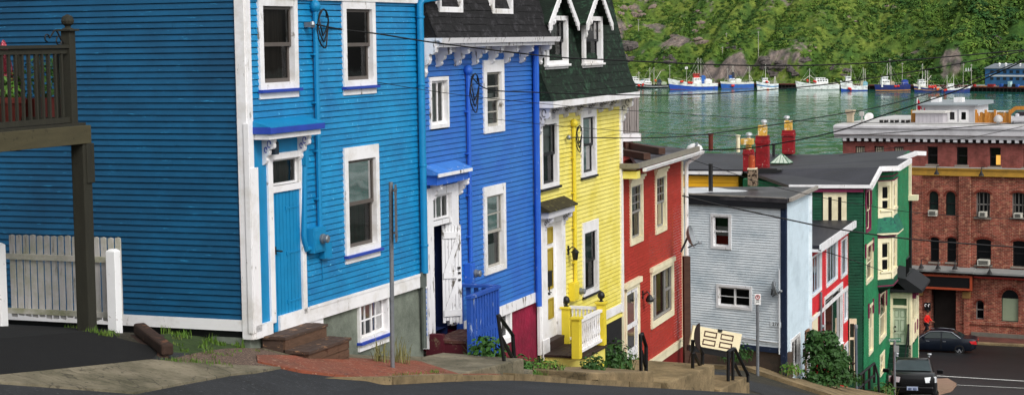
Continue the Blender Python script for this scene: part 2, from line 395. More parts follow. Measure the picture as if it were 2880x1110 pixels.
def service(fr, house, px, ytop, ybot, r, m, w=.07, box=None, meter=None, steel=GREYMETAL):
    """vertical mast with weatherhead, meter box and round meter"""
    u,zt=fr.px(px,ytop,w); _,zb=fr.px(px+ (ybot-ytop)*.012,ybot,w)
    b=MB(); b.tube([fr.pt(u,w,zb),fr.pt(u,w,zt)],r,8); b.lathe(fr.pt(u,w,zt-.02),[(r*1.1,0),(r*1.9,.04),(r*2.1,.1),(r*1.2,.17),(0.01,.19)],8)
    for k in range(4):
        z=zb+(zt-zb)*(k+.6)/4.5; b.box(fr,u-r*2,u+r*2,0.01,w+r*.3,z-.015,z+.015)
    o=obj('service_mast',b,m,house,smooth=True)
    if box:
        u0,u1,z0,z1=uzbox(fr,box[0],box[1],.12); c=MB(); c.box(fr,u0,u1,.015,.15,z0,z1); c.box(fr,u0+.03,u1-.03,.15,.16,z0+.03,z1-.03)
        mb_=obj('meter_box',c,m,house,bevel=.008)
        if meter:
            a,z=fr.px(*meter,.2); n3=Vector((fr.n.x,fr.n.y,0)); d=MB(); d.lathe(fr.pt(a,.15,z),[(.075,0),(.08,.03),(.08,.05),(.065,.055),(.065,.12),(.05,.135),(.01,.137)],14,n3)
            obj('meter',d,steel,mb_,smooth=True)
    return u,zt
def cable_loop(fr, house, u, z, w, sx, sz, m, n=2):
    b=MB()
    for k in range(n):
        s=1-.16*k; ph=k*.8
        b.tube([fr.pt(u+sx*s*math.sin(t*.42+ph)*.9,w+.03+.02*math.sin(t+k),z-sz*s*(1-math.cos(t*.42+ph))/2) for t in range(15)],.012,5)
    return obj('cable_loop',b,m,house,smooth=True)
def leafmesh(mb, c, rx, ry, rz, n, size, rnd, sprig=False):
    for i in range(n):
        th=rnd.uniform(0,6.283); ph=math.acos(rnd.uniform(-.25,1)); rr=rnd.uniform(.45,1.0)
        d=Vector((math.sin(ph)*math.cos(th),math.sin(ph)*math.sin(th),math.cos(ph)))
        p=Vector(c)+Vector((d.x*rx*rr,d.y*ry*rr,d.z*rz*rr))
        nrm=(d+Vector((rnd.uniform(-.6,.6),rnd.uniform(-.6,.6),rnd.uniform(-.2,.9)))).normalized()
        a=nrm.cross(Vector((0,0,1)));
        if a.length<.05: a=Vector((1,0,0))
        a.normalize(); b=nrm.cross(a); s=size*rnd.uniform(.6,1.3); q=rnd.uniform(0,6.28)
        x=a*math.cos(q)+b*math.sin(q); y=b*math.cos(q)-a*math.sin(q)
        mb.add([p-x*s,p-y*s*.55+nrm*s*.12,p+x*s,p+y*s*.55+nrm*s*.12],[(0,1,2,3)])

def isect(fa,wa,fb,wb):
    p=fa.O+fa.n*wa; q=fb.O+fb.n*wb; d=fa.d; e=fb.d; den=d.x*e.y-d.y*e.x
    k=((q.x-p.x)*e.y-(q.y-p.y)*e.x)/den; r=p+d*k; return r
# ================================================================== BLUE HOUSE
p0=at(697,500,27.5); FB=Frame((p0.x,p0.y),vpdir(3500)); UB=FB.px(1186,500)[0]
LW=Frame((p0.x,p0.y),(FB.n.x,FB.n.y))
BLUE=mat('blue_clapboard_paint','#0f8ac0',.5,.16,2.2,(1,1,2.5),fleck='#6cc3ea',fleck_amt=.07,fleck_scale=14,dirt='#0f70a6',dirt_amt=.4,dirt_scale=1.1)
BLUE_SHADED=mat('shaded_blue_side','#0a567e',.55,.2,1.6,(1,1,2.5),dirt='#084466',dirt_amt=.45,dirt_scale=.7,fleck='#2a86b4',fleck_amt=.05,fleck_scale=8,fleck_stretch=(.4,.4,4))  # side wall blue darkened to carry the shade on that side
BLUET=mat('blue_trim_paint','#1082b6',.5,.12,3)
DBLUE=mat('dark_blue_trim','#2a45a4',.5,.15,4)
STUCCO=mat('grey_green_stucco','#7d8478',.95,.16,1.2,bump=.5,bscale=25,dirt='#565c52',dirt_amt=.35,dirt_scale=1.3)
zc=FB.px(1100,8)[1]; ZBB=FB.px(1196,764)[1]; ZBL=FB.px(1196,801)[1]
bh=thing('clapboard_house','sky blue clapboard house with white corner boards and a plank door','house',FB.pt(0,0,gs(0)))
OB=[]
for tl,br,lab,cur in (((727,-10),(843,272),None,((0,1,BROWNCUR),)),((964,1),(1061,262),None,()),((969,417),(1072,718),None,((0,1,BROWNCUR),))):
    OB.append(window(FB,bh,tl,br,trim=(.13,.13,.14 if br[1]<600 else .22,.1),ms=SASHGREY,ledge=DBLUE,apron=.14,curtains=cur,sw=.05))
# door surround opening in the cladding
du0,du1=FB.px(703,600)[0],FB.px(858,600)[0]; dz0,dz1=ZBL-.7,FB.px(800,372)[1]
zs=ZBB
def zsill(u): return zs
m=MB(); clap(m,FB,.06,UB,zs,zc+.05,.096,[inset(o,0) for o in OB]+[(du0,du1,dz0,dz1)])
m.box(FB,.5,UB-.02,-8,-.95,gs(0)-1.5,zc+.6)

wallb=obj('wall',m,BLUE,bh,recalc=False)
m=MB(); zlb=LW.px(353,882)[1]; zla=(LW.px(353,912)[1]+LW.px(679,931)[1])/2; zlt=(LW.px(353,882)[1]+LW.px(679,899)[1])/2
clap(m,LW,-9,-.1,zlt-.01,zc+.6,.0935,[],board=4.5,proj=.024); obj('side_wall',m,BLUE_SHADED,bh,recalc=False)
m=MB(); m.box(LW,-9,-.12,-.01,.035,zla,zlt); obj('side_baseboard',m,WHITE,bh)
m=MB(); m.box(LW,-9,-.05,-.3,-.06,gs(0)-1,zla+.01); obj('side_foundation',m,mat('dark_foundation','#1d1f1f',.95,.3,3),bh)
m=MB(); m.box(LW,-.135,.03,-.02,.05,zla-.12,zc+.6); m.box(FB,0-.03,.12,-.02,.05,zla-.12,zc+.6); m.box(FB,-.03,.2,.05,.07,FB.px(725,930)[1],FB.px(715,470)[1]); m.box(LW,-.02,.07,.05,.07,FB.px(725,930)[1],FB.px(715,345)[1]); obj('corner_board',m,WHITE,bh,bevel=.006)
m=MB(); m.box(FB,.12,UB,.0,.06,zc,zc+.5); m.box(LW,-9,.0,.0,.04,zc+.55,zc+.75); m.box(FB,-.2,UB+.05,.0,.4,zc+.5,zc+.75); obj('frieze_board',m,WHITE,bh)
m=MB(); m.plan([FB.pt(a,b,0).xy for a,b in ((-.3,.45),(UB+.1,.45),(UB+.1,-8.2),(-.3,-8.2))],zc+.76,zc+.95); obj('roof',m,ROOFBLACK,bh)
# door surround, door, transom
m=MB(); m.box(FB,du0-.06,FB.px(752,600)[0],-.06,.012,FB.px(735,925)[1],dz1); m.box(FB,FB.px(850,600)[0],du1+.03,-.06,.012,ZBB,dz1); m.box(FB,du0-.03,du1+.03,-.06,.01,FB.px(800,428)[1],dz1)
m.box(FB,FB.px(762,600)[0],FB.px(842,600)[0],-.06,.012,FB.px(800,945)[1],FB.px(800,893)[1]); obj('door_surround',m,BLUET,bh)
zt1=FB.px(800,427)[1]; zt0=FB.px(800,531)[1]; zd0=FB.px(800,893)[1]
ul,ur=FB.px(750,600)[0],FB.px(852,600)[0]; vl,vr=FB.px(763,600)[0],FB.px(841,600)[0]
m=MB(); m.box(FB,ul,vl,-.05,.05,zd0-.02,zt1); m.box(FB,vr,ur,-.05,.05,zd0-.02,zt1); m.box(FB,vl,vr,-.05,.05,zt1-.1,zt1); m.box(FB,vl,vr,-.05,.05,zt0-.03,zt0+.07); df=obj('door_frame',m,WHITE,bh,bevel=.005)
window(FB,bh,uz=(vl,vr,zt0+.06,zt1-.09),trim=(.01,.01,.01,.01),proj=.03,style='fixed',sw=.03,name='transom',curtains=((0,.9,BROWNCUR),))
m=MB(); nb=8
for i in range(nb):
    a=vl+(vr-vl)*i/nb; b=vl+(vr-vl)*(i+1)/nb; m.box(FB,a+.006,b-.006,-.03,.015+R.uniform(-.002,.002),zd0,zt0-.03)
m.box(FB,vl,vr,-.04,-.0,zd0,zt0-.03); D=obj('plank_door',m,BLUET,bh)
m=MB()
for z in (.12,.5,.85):
    zz=zd0+(zt0-zd0)*z; m.box(FB,(vl+vr)/2-.02,vr-.03,.016,.026,zz-.012,zz+.012); m.box(FB,(vl+vr)/2-.03,(vl+vr)/2+.03,.016,.028,zz-.03,zz+.03); m.cut()
objs('hinge',m,BLUET,D)
m=MB(); zz=zd0+(zt0-zd0)*.54; m.tube([FB.pt(vl+.06,.016,zz),FB.pt(vl+.06,.07,zz),FB.pt(vl+.17,.08,zz-.02)],.014,6); m.box(FB,vl+.03,vl+.09,.015,.025,zz-.06,zz+.06); obj('latch',m,BLACKMETAL,D)
m=MB(); m.box(FB,du0-.02,ul-.005,.012,.07,FB.px(735,945)[1],FB.px(735,908)[1]); obj('plinth_block',m,WHITE,bh)
# canopy over the door
zk=FB.px(843,380,.02)[1]
CW=.3; cu0,cu1=FB.px(708,350,.0)[0],FB.px(900,350,CW)[0]; zk1=FB.px(890,341,.1)[1]
m=MB(); m.box(FB,cu0-.02,cu1+.02,.0,CW,zk1-.19,zk1-.11); can=obj('door_canopy',m,WHITE,bh,bevel=.006)
m=MB(); m.profu(FB,[(0,zk1-.105),(CW+.05,zk1-.105),(CW+.05,zk1-.0),(CW+.03,zk1+.005),(0,zk1+.10)],cu0-.06,cu1+.06); obj('canopy_roof',m,BLUET,can)
m=MB(); m.box(FB,cu0-.065,cu1+.065,CW+.0,CW+.056,zk1-.1,zk1-.012); m.box(FB,cu0-.066,cu0-.06,0,CW+.05,zk1-.1,zk1); obj('canopy_edge',m,DBLUE,can)
for px in (738,838): bracket(FB,bh,FB.px(px,400)[0],zk1-.19,.40,.22,.08,WHITE,inlay=DBLUE)
m=MB(); a,z=FB.px(766,412,.1); m.box(FB,a-.06,a+.06,.06,.18,z-.12,z+.06); m.lathe(FB.pt(a,.12,z+.06),[(.08,0),(.03,.06),(.015,.1)],8); m.box(FB,a-.02,a+.02,0,.1,z-.02,z+.02); obj('door_lantern',m,mat('dark_lantern_metal','#1d2b38',.4,.2,9),bh)
# baseboard, foundation
m=MB(); m.box(FB,.8,UB,-.02,.05,ZBL,ZBB); m.box(FB,du1-.02,UB,.05,.06,ZBB-.035,ZBB+.015); obj('baseboard',m,WHITE,bh)
bw=uzbox(FB,(1011,851),(1097,959),.02)
m=MB(); q=FB.px(905,905)[0]; holed(m,FB,0,UB,-.7,-.03,gs(3)-1.6,ZBL+.01,[inset(bw,.04)]); obj('foundation_wall',m,STUCCO,bh)
m=MB(); m.box(FB,du1-.1,q,-.03,.03,FB.px(900,925)[1],ZBL); obj('foundation_block',m,WHITE,bh)
w_=uzbox(FB,(1011,851),(1097,959),.02); window(FB,bh,uz=w_,trim=(.06,.06,.06,.05),proj=.05,w=-.03,style='slide',mu=(2,2),ml=(2,2),sw=.035,curtains=((0,1,PALECUR),),ledge=DBLUE,apron=.16,name='basement_window',depth=.5)
# services
u,z=service(FB,bh,886,30,640,.045,BLUET,box=((877,642),(914,704)),meter=(911,671)); cable_loop(FB,bh,u+.16,z+.02,.1,.2,.62,BLACKMETAL,3)
m=MB(); u1,zz=FB.px(855,450,.06); u2,z2=FB.px(855,680,.06); u3,z3=FB.px(880,697,.08); m.tube([FB.pt(u1,.07,zz),FB.pt(u2-.02,.07,z2+.1),FB.pt(u2,.07,z2),FB.pt(u2+.05,.07,z3),FB.pt(u3,.07,z3)],.045,8); m.box(FB,u1-.06,u1+.06,.01,.12,zz-.08,zz+.22); obj('conduit_elbow',m,BLUET,bh,smooth=True)
m=MB(); m.box(FB,*uzbox(FB,(909,685),(931,722),.1)[:2],.02,.12,*uzbox(FB,(909,685),(931,722),.1)[2:]); q=FB.px(905,722,.03); m.tube([FB.pt(q[0],.03,q[1]),FB.pt(q[0]+.02,.03,q[1]-.4)],.008,4); obj('junction_box',m,BLUET,bh)
m=MB(); a,z=FB.px(872,70,.1); m.box(FB,a-.05,a+.05,.02,.14,z-.04,z+.04); m.lathe(FB.pt(a,.14,z),[(.03,-.05),(.05,0),(.03,.05)],8); obj('insulator',m,GREYMETAL,bh); INS1=FB.pt(a+.1,.16,z)
DSP=UB-.16
m=MB(); z0=FB.px(1186,765)[1]; z1=FB.px(1176,14)[1]; m.tube([FB.pt(DSP,.1,z0-.0),FB.pt(DSP,.1,z1),FB.pt(DSP+.04,.12,z1+.08),FB.pt(UB+.5,.3,z1+.16)],.065,9)
for f in (.1,.4,.7,.95): m.lathe(FB.pt(DSP,.1,z0+(z1-z0)*f),[(.075,0),(.08,.02),(.075,.04)],9)
obj('downspout',m,BLUET,bh,smooth=True)
m=MB(); m.box(FB,DSP-.1,DSP+.1,.05,.09,ZBL-.0,ZBB+.03); m.tube([FB.pt(DSP,.06,ZBL),FB.pt(DSP+.05,.04,gs(6))],.05,8); obj('lower_downspout',m,mat('grey_pipe','#5a615b',.7,.2,5),bh,smooth=True)
# wooden steps
WOODB=mat('brown_weathered_boards','#4c3c33',.85,.3,3,(2,2,9),bump=.3,fleck='#9a7455',fleck_amt=.2,fleck_scale=5,fleck_stretch=(1,1,4))
WOODO=mat('orange_stained_boards','#5d4535',.85,.3,3,(2,2,9),bump=.3,fleck='#4a2e20',fleck_amt=.2,fleck_scale=5)
s0=FB.px(738,952,.0)[0]-.05; s1=FB.px(983,941,.82)[0]
st=thing('wooden_steps','brown weathered wooden box steps below the blue plank door','steps',FB.pt((s0+s1)/2,.7,gs(1)-.1),None)
def boardtop(w0,w1,z,nm):
    m=MB(); n=3
    for i in range(n):
        a=w0+(w1-w0)*i/n; b=w0+(w1-w0)*(i+1)/n; m.box(FB,s0-.03+R.uniform(-.01,.01),s1+.03+R.uniform(-.01,.01),a+.005,b-.005,z-.045,z+R.uniform(-.003,.003))
    obj('tread',m,WOODB,st)
zu,zl=-4.42,-4.62
boardtop(.03,.44,zu,'a'); boardtop(.42,.84,zl,'b')
m=MB(); m.box(FB,s0,s1,.38,.42,zl,zu-.05); m.cut()
for k in range(3): m.box(FB,s0,s1,.77,.81,zl-.05-.13*(k+1)+.01,zl-.05-.13*k)
objs('riser',m,WOODO,st)
m=MB()
for k in range(3): m.box(FB,s0,s0+.04,.03,.77,zl-.05-.15*(k+1)+.01,zl-.05-.15*k)
m.box(FB,s0,s0+.04,.03,.38,zl-.04,zu-.05); m.cut(); m.box(FB,s1-.04,s1,.03,.77,zl-.6,zl-.05); m.box(FB,s1-.04,s1,.03,.38,zl-.04,zu-.05); objs('stringer',m,WOODB,st)
# ================================================================== ROYAL BLUE HOUSE
q=FB.pt(UB,0,0); FR=Frame((q.x,q.y),vpdir(3350)); UR=FR.px(1510,560)[0]
ROYAL=mat('royal_blue_clapboard','#2d70be',.5,.1,2.2,(1,1,2.5),fleck='#6a9ae6',fleck_amt=.04,fleck_scale=14,dirt='#2660b8',dirt_amt=.35,dirt_scale=1.1)
ROYALT=mat('royal_blue_trim','#2a62c4',.5,.12,3,fleck='#9fb4df',fleck_amt=.06,fleck_scale=7)
PEEL=mat('peeling_white_paint','#e6e6e8',.7,.06,4,fleck='#5d564c',fleck_amt=.26,fleck_scale=7,fleck_stretch=(1,1,.25))
CRIM=mat('crimson_stucco','#8e1338',.85,.22,2,bump=.9,bscale=9,dirt='#5c0d26',dirt_amt=.3)
def shingle_mat(n,c,var=.45):
    return mat(n,c,.85,var,4.5,(1,1,3),bump=.6,bscale=24,fleck=tuple(x*3.0 for x in srgb(c)),fleck_amt=.3,fleck_scale=5,fleck_stretch=(1,1,1.6),dirt=tuple(x*.45 for x in srgb(c)),dirt_amt=.5,dirt_scale=1.6)
SHB=shingle_mat('black_asphalt_shingle','#1b1a1c'); SHG=shingle_mat('dark_green_shingle','#14261a')
rh=thing('clapboard_house','royal blue house with black mansard roof and open white plank door','house',FR.pt(0,0,gs(8)))
RBB=FR.px(1480,830)[1]; RBL=FR.px(1480,858)[1]
OR=[window(FR,rh,(1210,218),(1265,357),trim=(.07,.07,.07,.07),proj=.04,style='slide',curtains=((0,1,PALECUR),)),
    window(FR,rh,(1361,170),(1421,368),trim=(.16,.15,.24,.12),ms=mat('old_sash','#a8a59c',.6,.12,6,fleck='#5d564c',fleck_amt=.1),mu=(1,2),ml=(1,2),curtains=((0,.6,LACE),)),
    window(FR,rh,(1362,527),(1426,754),trim=(.15,.14,.2,.1),mu=(1,2),ml=(1,1),ms=mat('old_sash','#a8a59c'),curtains=((0,.3,PALECUR),(.5,1,LACE)))]
ze=FR.px(1350,128,.3)[1]   # underside of gutter
m=MB(); ro=(FR.px(1200,600)[0]-.1,FR.px(1290,560)[0],RBB-1.5,FR.px(1240,522)[1])
clap(m,FR,.05,UR,RBB,ze+.1,.098,OR+[ro]); m.box(FR,.02,UR-.02,-7,-1.6,gs(12)-1.5,ze+.2); m.box(FR,ro[1],UR-.02,-1.7,-.95,gs(12)-1.5,ze); m.box(FR,.02,UR-.02,-1.7,-.95,ro[3]+.1,ze)
obj('wall',m,ROYAL,rh,recalc=False)
m=MB(); m.box(FR,ro[1],UR,-.02,.045,RBL,RBB); obj('baseboard',m,WHITE_OLD,rh)
bw=uzbox(FR,(1405,870),(1441,958),.02)
m=MB(); holed(m,FR,1.6,UR,-.7,-.03,gs(14)-1.6,RBL,[inset(bw,.04)]); obj('foundation_wall',m,CRIM,rh)
window(FR,rh,uz=uzbox(FR,(1405,870),(1441,958),.02),w=-.03,trim=(.1,.1,.1,.1),proj=.05,style='fixed',curtains=((0,1,LACE),),name='basement_window',depth=.5)
m=MB(); m.box(FR,-.07,.06,.0,.06,FR.px(1190,810)[1],ze-.1); m.cut(); m.box(FR,UR-.05,UR+.09,.0,.05,FR.px(1508,330)[1],ze); objs('corner_board',m,WHITE,rh)
# gutter and eave
zg=FR.px(1350,106,.45)[1]
m=MB(); m.box(FR,-.05,UR+.12,0,.4,ze-.02,ze+.1); m.profu(FR,[(.3,ze+.1),(.42,ze+.1),(.47,zg-.1),(.5,zg),(.3,zg)],-.1,UR+.25); m.box(FR,-.05,UR+.12,0,.045,ze-.12,ze-.02); obj('gutter',m,WHITE_OLD,rh)
for px in (1248,1300,1349,1395,1438,1481): bracket(FR,rh,FR.px(px,150,.15)[0],ze-.02,.36,.3,.12,WHITE_OLD)
bracket(FR,rh,-.02,ze+.15,.75,.36,.14,WHITE_OLD); bracket(FR,rh,UR+.02,ze+.1,.6,.36,.14,WHITE_OLD)
# mansard
def slope_shingles(m,fr,u0,u1,prof,n,wid,over=(0,0)):
    """prof: (w,z) polyline from eave upwards; n courses"""
    L=[0]
    for a,b in zip(prof,prof[1:]): L.append(L[-1]+math.hypot(b[0]-a[0],b[1]-a[1]))
    def ev(s):
        for i in range(len(prof)-1):
            if s<=L[i+1] or i==len(prof)-2:
                f=(s-L[i])/(L[i+1]-L[i]); a,b=prof[i],prof[i+1]
                nz=Vector((b[1]-a[1],-(b[0]-a[0]))).normalized(); return a[0]+(b[0]-a[0])*f,a[1]+(b[1]-a[1])*f,nz
    for k in range(n):
        s0=L[-1]*k/n; s1=L[-1]*(k+1.12)/n; a=ev(s0); b=ev(min(s1,L[-1])); u=u0-R.random()*wid
        while u<u1:
            q=min(u+wid*R.uniform(.8,1.2),u1); p=max(u,u0); j=R.uniform(-.006,.006); t=.010+R.uniform(0,.010)
            if q-p>.01:
                P=fr.pt; e=R.uniform(-.012,.012)
                A=P(p,a[0]+a[2].x*t,a[1]+a[2].y*t+e); B=P(q-.006,a[0]+a[2].x*t,a[1]+a[2].y*t+e); Cc=P(q-.006,b[0]+b[2].x*.004,b[1]+b[2].y*.004); D=P(p,b[0]+b[2].x*.004,b[1]+b[2].y*.004)
                m.add([A,B,Cc,D,P(p,a[0],a[1]+e),P(q-.006,a[0],a[1]+e)],[(0,1,2,3),(4,5,1,0)])
            u=q
    m.prism([fr.pt(u0,w,z) for w,z in prof]+[fr.pt(u0,prof[-1][0]-4,prof[-1][1]),fr.pt(u0,-4,prof[0][1])],[fr.pt(u1,w,z) for w,z in prof]+[fr.pt(u1,prof[-1][0]-4,prof[-1][1]),fr.pt(u1,-4,prof[0][1])])
zr=zg-.02
m=MB(); slope_shingles(m,FR,-.02,UR+.1,[(.36,zr),(.2,zr+.35),(-.28,zr+1.9)],14,.3); obj('mansard_roof',m,SHB,rh,recalc=False)
for tl,br in (((1230,-120),(1299,36)),((1381,-115),(1440,40))):
    a=uzbox(FR,tl,br,.15); W=window(FR,rh,uz=a,w=.12,trim=(.1,.1,.12,.1),proj=.06,curtains=((0,1,PALECUR),),name='dormer_window',depth=.45)
    m=MB(); m.box(FR,a[0]+.02,a[1]-.02,-.5,-.36,a[2],a[3]); m.box(FR,a[0]-.04,a[0]+.02,-.5,.12,a[2],a[3]); m.box(FR,a[1]-.02,a[1]+.04,-.5,.12,a[2],a[3]); m.box(FR,a[0]-.1,a[1]+.1,-.5,.3,a[3],a[3]+.12); obj('dormer',m,WHITE_OLD,rh)
# door way
e0,e1=FR.px(1195,700)[0],FR.px(1283,560)[0]; g0,g1=FR.px(1214,700)[0],FR.px(1264,600)[0]
zt1=FR.px(1240,545)[1]; zt0=FR.px(1240,627)[1]; zdo=FR.px(1230,930)[1]
m=MB(); m.box(FR,e0,g0,-.08,.05,zdo-.25,ro[3]); m.box(FR,g1,e1,-.08,.05,zdo,ro[3]); m.box(FR,g0,g1,-.08,.05,zt1,ro[3]); m.box(FR,g0,g1,-.08,.045,zt0-.02,zt0+.07); obj('door_frame',m,WHITE_OLD,rh)
window(FR,rh,uz=(g0,g1,zt0+.06,zt1+.01),trim=(.01,.01,.02,.01),proj=.02,style='fixed',mu=(3,1),sw=.04,name='transom',ms=WHITE_OLD,curtains=((0,1,PALECUR),))
m=MB(); P=FR.pt; 
for A in (((g0,-.08),(g0,-1.5)),((g1,-.08),(g1,-1.5)),((g0,-1.5),(g1,-1.5))): (a,b),(c,d)=A; m.quad(P(a,b,zdo-.3),P(c,d,zdo-.3),P(c,d,zt0),P(a,b,zt0))
m.quad(P(g0,-.08,zdo-.02),P(g1,-.08,zdo-.02),P(g1,-1.5,zdo-.02),P(g0,-1.5,zdo-.02)); m.quad(P(g0,-.08,zt0),P(g1,-.08,zt0),P(g1,-1.5,zt0),P(g0,-1.5,zt0)); obj('hallway',m,mat('navy_hall_paint','#10204e',.7,.25,2),rh)
# open door leaf: hinged at the right jamb, folded back over the wall
ua,za=FR.px(1243,905,.05); hinge=FR.pt(g0+.03,.06,0)
dl=Frame((FR.pt(g1,.06,0).x,FR.pt(g1,.06,0).y),(FR.d.x*.93-FR.n.x*-.36,FR.d.y*.93-FR.n.y*-.36))
hx=at(1243,770,FR.pt(g1,.1,0).y*.985); ex=at(1297,770,FR.pt(g1,.1,0).y*1.0)
hp=FR.pt(g1-.0,.09,0); dl=Frame((hp.x,hp.y),(FR.d*.62+FR.n*.78)); Ld=.0
for k in range(200):
    Ld+=.01; pp=dl.pt(Ld,0,0); 
    if dl.px(1297,770)[0]<=Ld: break
ul_=dl.px(1243,770)[0]
z1=dl.px(1270,632)[1]; z0=dl.px(1270,912)[1]
m=MB(); n=6
for i in range(n):
    a=ul_+(Ld-ul_)*i/n; b=ul_+(Ld-ul_)*(i+1)/n; m.box(dl,a+.004,b-.004,-.02,.02,z0+R.uniform(0,.1),z1+R.uniform(-.015,.015))
LV=obj("door_leaf",m,PEEL,rh)
m=MB()
for f in (.9,.5,.12): zz=z0+(z1-z0)*f; m.box(dl,ul_+.02,Ld-.02,.02,.045,zz-.06,zz+.06)
m.beam(dl.pt(ul_+.08,.032,z0+(z1-z0)*.53),dl.pt(Ld-.06,.032,z0+(z1-z0)*.88),.09,.024,up=(dl.n.x,dl.n.y,0)); m.beam(dl.pt(ul_+.08,.032,z0+(z1-z0)*.15),dl.pt(Ld-.06,.032,z0+(z1-z0)*.47),.09,.024,up=(dl.n.x,dl.n.y,0))
obj('door_brace',m,PEEL,LV)
m=MB()
for f in (.45,.52,.57): zz=z0+(z1-z0)*f; m.box(dl,Ld-.08,Ld-.03,.02,.06,zz-.02,zz+.02); m.cut()
objs('latch',m,BLACKMETAL,LV)
# canopy
c0,c1=FR.px(1190,500)[0]-.02,FR.px(1320,480,.3)[0]; zk=FR.px(1240,492,.3)[1]
m=MB(); m.box(FR,c0,c1,0,.28,zk-.18,zk); can=obj('door_canopy',m,ROYALT,rh)
m=MB(); m.profu(FR,[(0,zk+.0),(.33,zk+.0),(.33,zk+.05),(0,zk+.17)],c0-.05,c1+.05); obj('canopy_roof',m,mat('peeling_blue_roof','#3f7fd0',.7,.2,4,fleck='#c9d2e0',fleck_amt=.08,fleck_scale=10),can)
m=MB(); m.box(FR,c0-.055,c1+.055,.32,.345,zk-.03,zk+.03); obj('canopy_edge',m,PEEL,can)
for px in (1212,1288): bracket(FR,rh,FR.px(px,530)[0],zk-.18,.32,.22,.11,WHITE_OLD)
u,z=service(FR,rh,1316,208,735,.045,ROYALT,box=((1319,742),(1333,796)),meter=(1341,768)); cable_loop(FR,rh,u+.2,z,.1,.25,.75,BLACKMETAL,3); MAST2=FR.pt(u+.1,.1,z-.05)
m=MB(); ud=UR-.25; z0=FR.px(1497,868,.1)[1]; z1=ze; m.tube([FR.pt(ud,.1,z0),FR.pt(ud,.1,z1-.05),FR.pt(ud+.02,.25,z1+.05)],.07,9); obj('downspout',m,ROYALT,rh,smooth=True)
# red porch steps and blue porch railing
zp=FR.px(1225,930,.4)[1]
MAROON=mat('maroon_step_paint','#4c1420',.7,.3,2.5,fleck='#6d5a48',fleck_amt=.25,fleck_scale=6)
po=thing('porch','low maroon wooden porch with step before the open white door','porch',FR.pt(1,.6,gs(8)))
p0_=FR.px(1206,930,.0)[0]; WP=.84; zp=FR.px(1322,962,WP)[1]; p1_=FR.px(1400,900,WP)[0]; pn=FR.px(1322,960,WP)[0]
m=MB()
for i in range(6): m.box(FR,p0_,p1_,.06+i*.13,.06+i*.13+.124,zp-.045,zp+R.uniform(-.004,.004))
obj('deck',m,mat('worn_brown_deck','#5a3a32',.85,.3,3,(1,1,6),fleck='#8d7768',fleck_amt=.25),po)
m=MB(); m.box(FR,p0_+.02,p1_-.02,.06,WP-.03,zp-.9,zp-.05); m.box(FR,p0_-.1,p0_+.03,-.02,.3,zp-.3,zp+.12); obj('step',m,MAROON,po)
rl=thing('porch_railing','blue slatted porch railing with flaking paint beside maroon steps','railing',FR.pt(2,1,gs(9)))
PEELB=mat('flaking_blue_paint','#2450a8',.65,.2,4,fleck='#a9b7cf',fleck_amt=.1,fleck_scale=7,fleck_stretch=(1,1,.25))
zt=FR.px(1399,806,WP)[1]
m=MB(); m.beam(FR.pt(pn-.05,WP,zt),FR.pt(p1_+.05,WP,zt),.12,.05); m.beam(FR.pt(p1_,.0,zt+.01),FR.pt(p1_,WP,zt+.01),.16,.05); m.beam(FR.pt(pn,WP,zp+.12),FR.pt(p1_,WP,zp+.12),.05,.09); obj('top_rail',m,PEELB,rl)
m=MB(); nn=10
for i in range(nn): a=pn+.03+(p1_-pn-.06)*i/nn; m.box(FR,a,a+.085,WP,WP+.025,zp-.35-.03*i,zt-.03)
obj('slat_panel',m,PEELB,rl)
m=MB()
for i in range(5): a=.06+i*.155; m.box(FR,p1_-.015,p1_+.01,a,a+.085,zp-.3,zt-.03)
obj('slat_panel',m,PEELB,rl)
m=MB()
for a,b in ((pn-.04,WP),(p1_-.08,WP),(p1_-.04,.06)): m.box(FR,a-.0,a+.08,b-.04,b+.04,zp-1.0,zt-.02); m.cut()
objs('post',m,PEELB,rl)
# ================================================================== YELLOW HOUSE
q=FR.pt(UR,0,0); FY=Frame((q.x,q.y),vpdir(3300)); UY=FY.px(1746,600)[0]
YEL=mat('yellow_clapboard','#efe27a',.5,.07,2.2,(1,1,2.5),fleck='#c9b94a',fleck_amt=.04,fleck_scale=12,dirt='#dccb45',dirt_amt=.3,dirt_scale=1.1)
YELT=mat('yellow_trim_paint','#e3cd3a',.5,.1,3); MUSTARD=mat('mustard_panel','#a8922e',.55,.12,4)
YWHITE=WHITE; DKBROWN=mat('dark_brown_deck','#33231e',.7,.3,3,(1,1,6)); TARBLACK=mat('tar_black_wall','#17171a',.8,.3,2,bump=.3)
yh=thing('clapboard_house','yellow house with flared dark green mansard roof and two gabled dormers','house',FY.pt(0,0,gs(14)))
WG=mat('grey_white_sash','#c9c9c9',.5,.08,6); BSASH=mat('black_sash','#1c1d20',.5,.2,8)
OY=[window(FY,yh,(1521,327),(1574,520),trim=(.13,.13,.2,.08),ms=BSASH,curtains=((.5,1,LACE),),ledge=BSASH,apron=.0),
    window(FY,yh,(1635,308),(1680,489),trim=(.13,.13,.2,.08),ms=BSASH,curtains=((.55,1,LACE),)),
    window(FY,yh,(1640,628),(1686,815),trim=(.13,.13,.25,.1),ms=BSASH,curtains=())]
for i,o in enumerate(OY):
    m=MB(); m.box(FY,o[0]-.05,o[1]+.05,.0,.07,o[2]-.07,o[2]-.02); obj('sill',m,BSASH,yh)
zf1=FY.px(1600,282,.35)[1]; zf0=FY.px(1600,296,.35)[1]; zb=FY.px(1640,310,.03)[1]
def ybase(u):   # top of sloping skirt board
    a=FY.px(1700,877); b=FY.px(1750,848); return a[1]+(b[1]-a[1])*(u-a[0])/(b[0]-a[0])
yb1=FY.px(1752,849)[1]; 
d0,d1=FY.px(1516,700)[0],FY.px(1582,650)[0]; i0,i1=FY.px(1531,700)[0],FY.px(1573,700)[0]
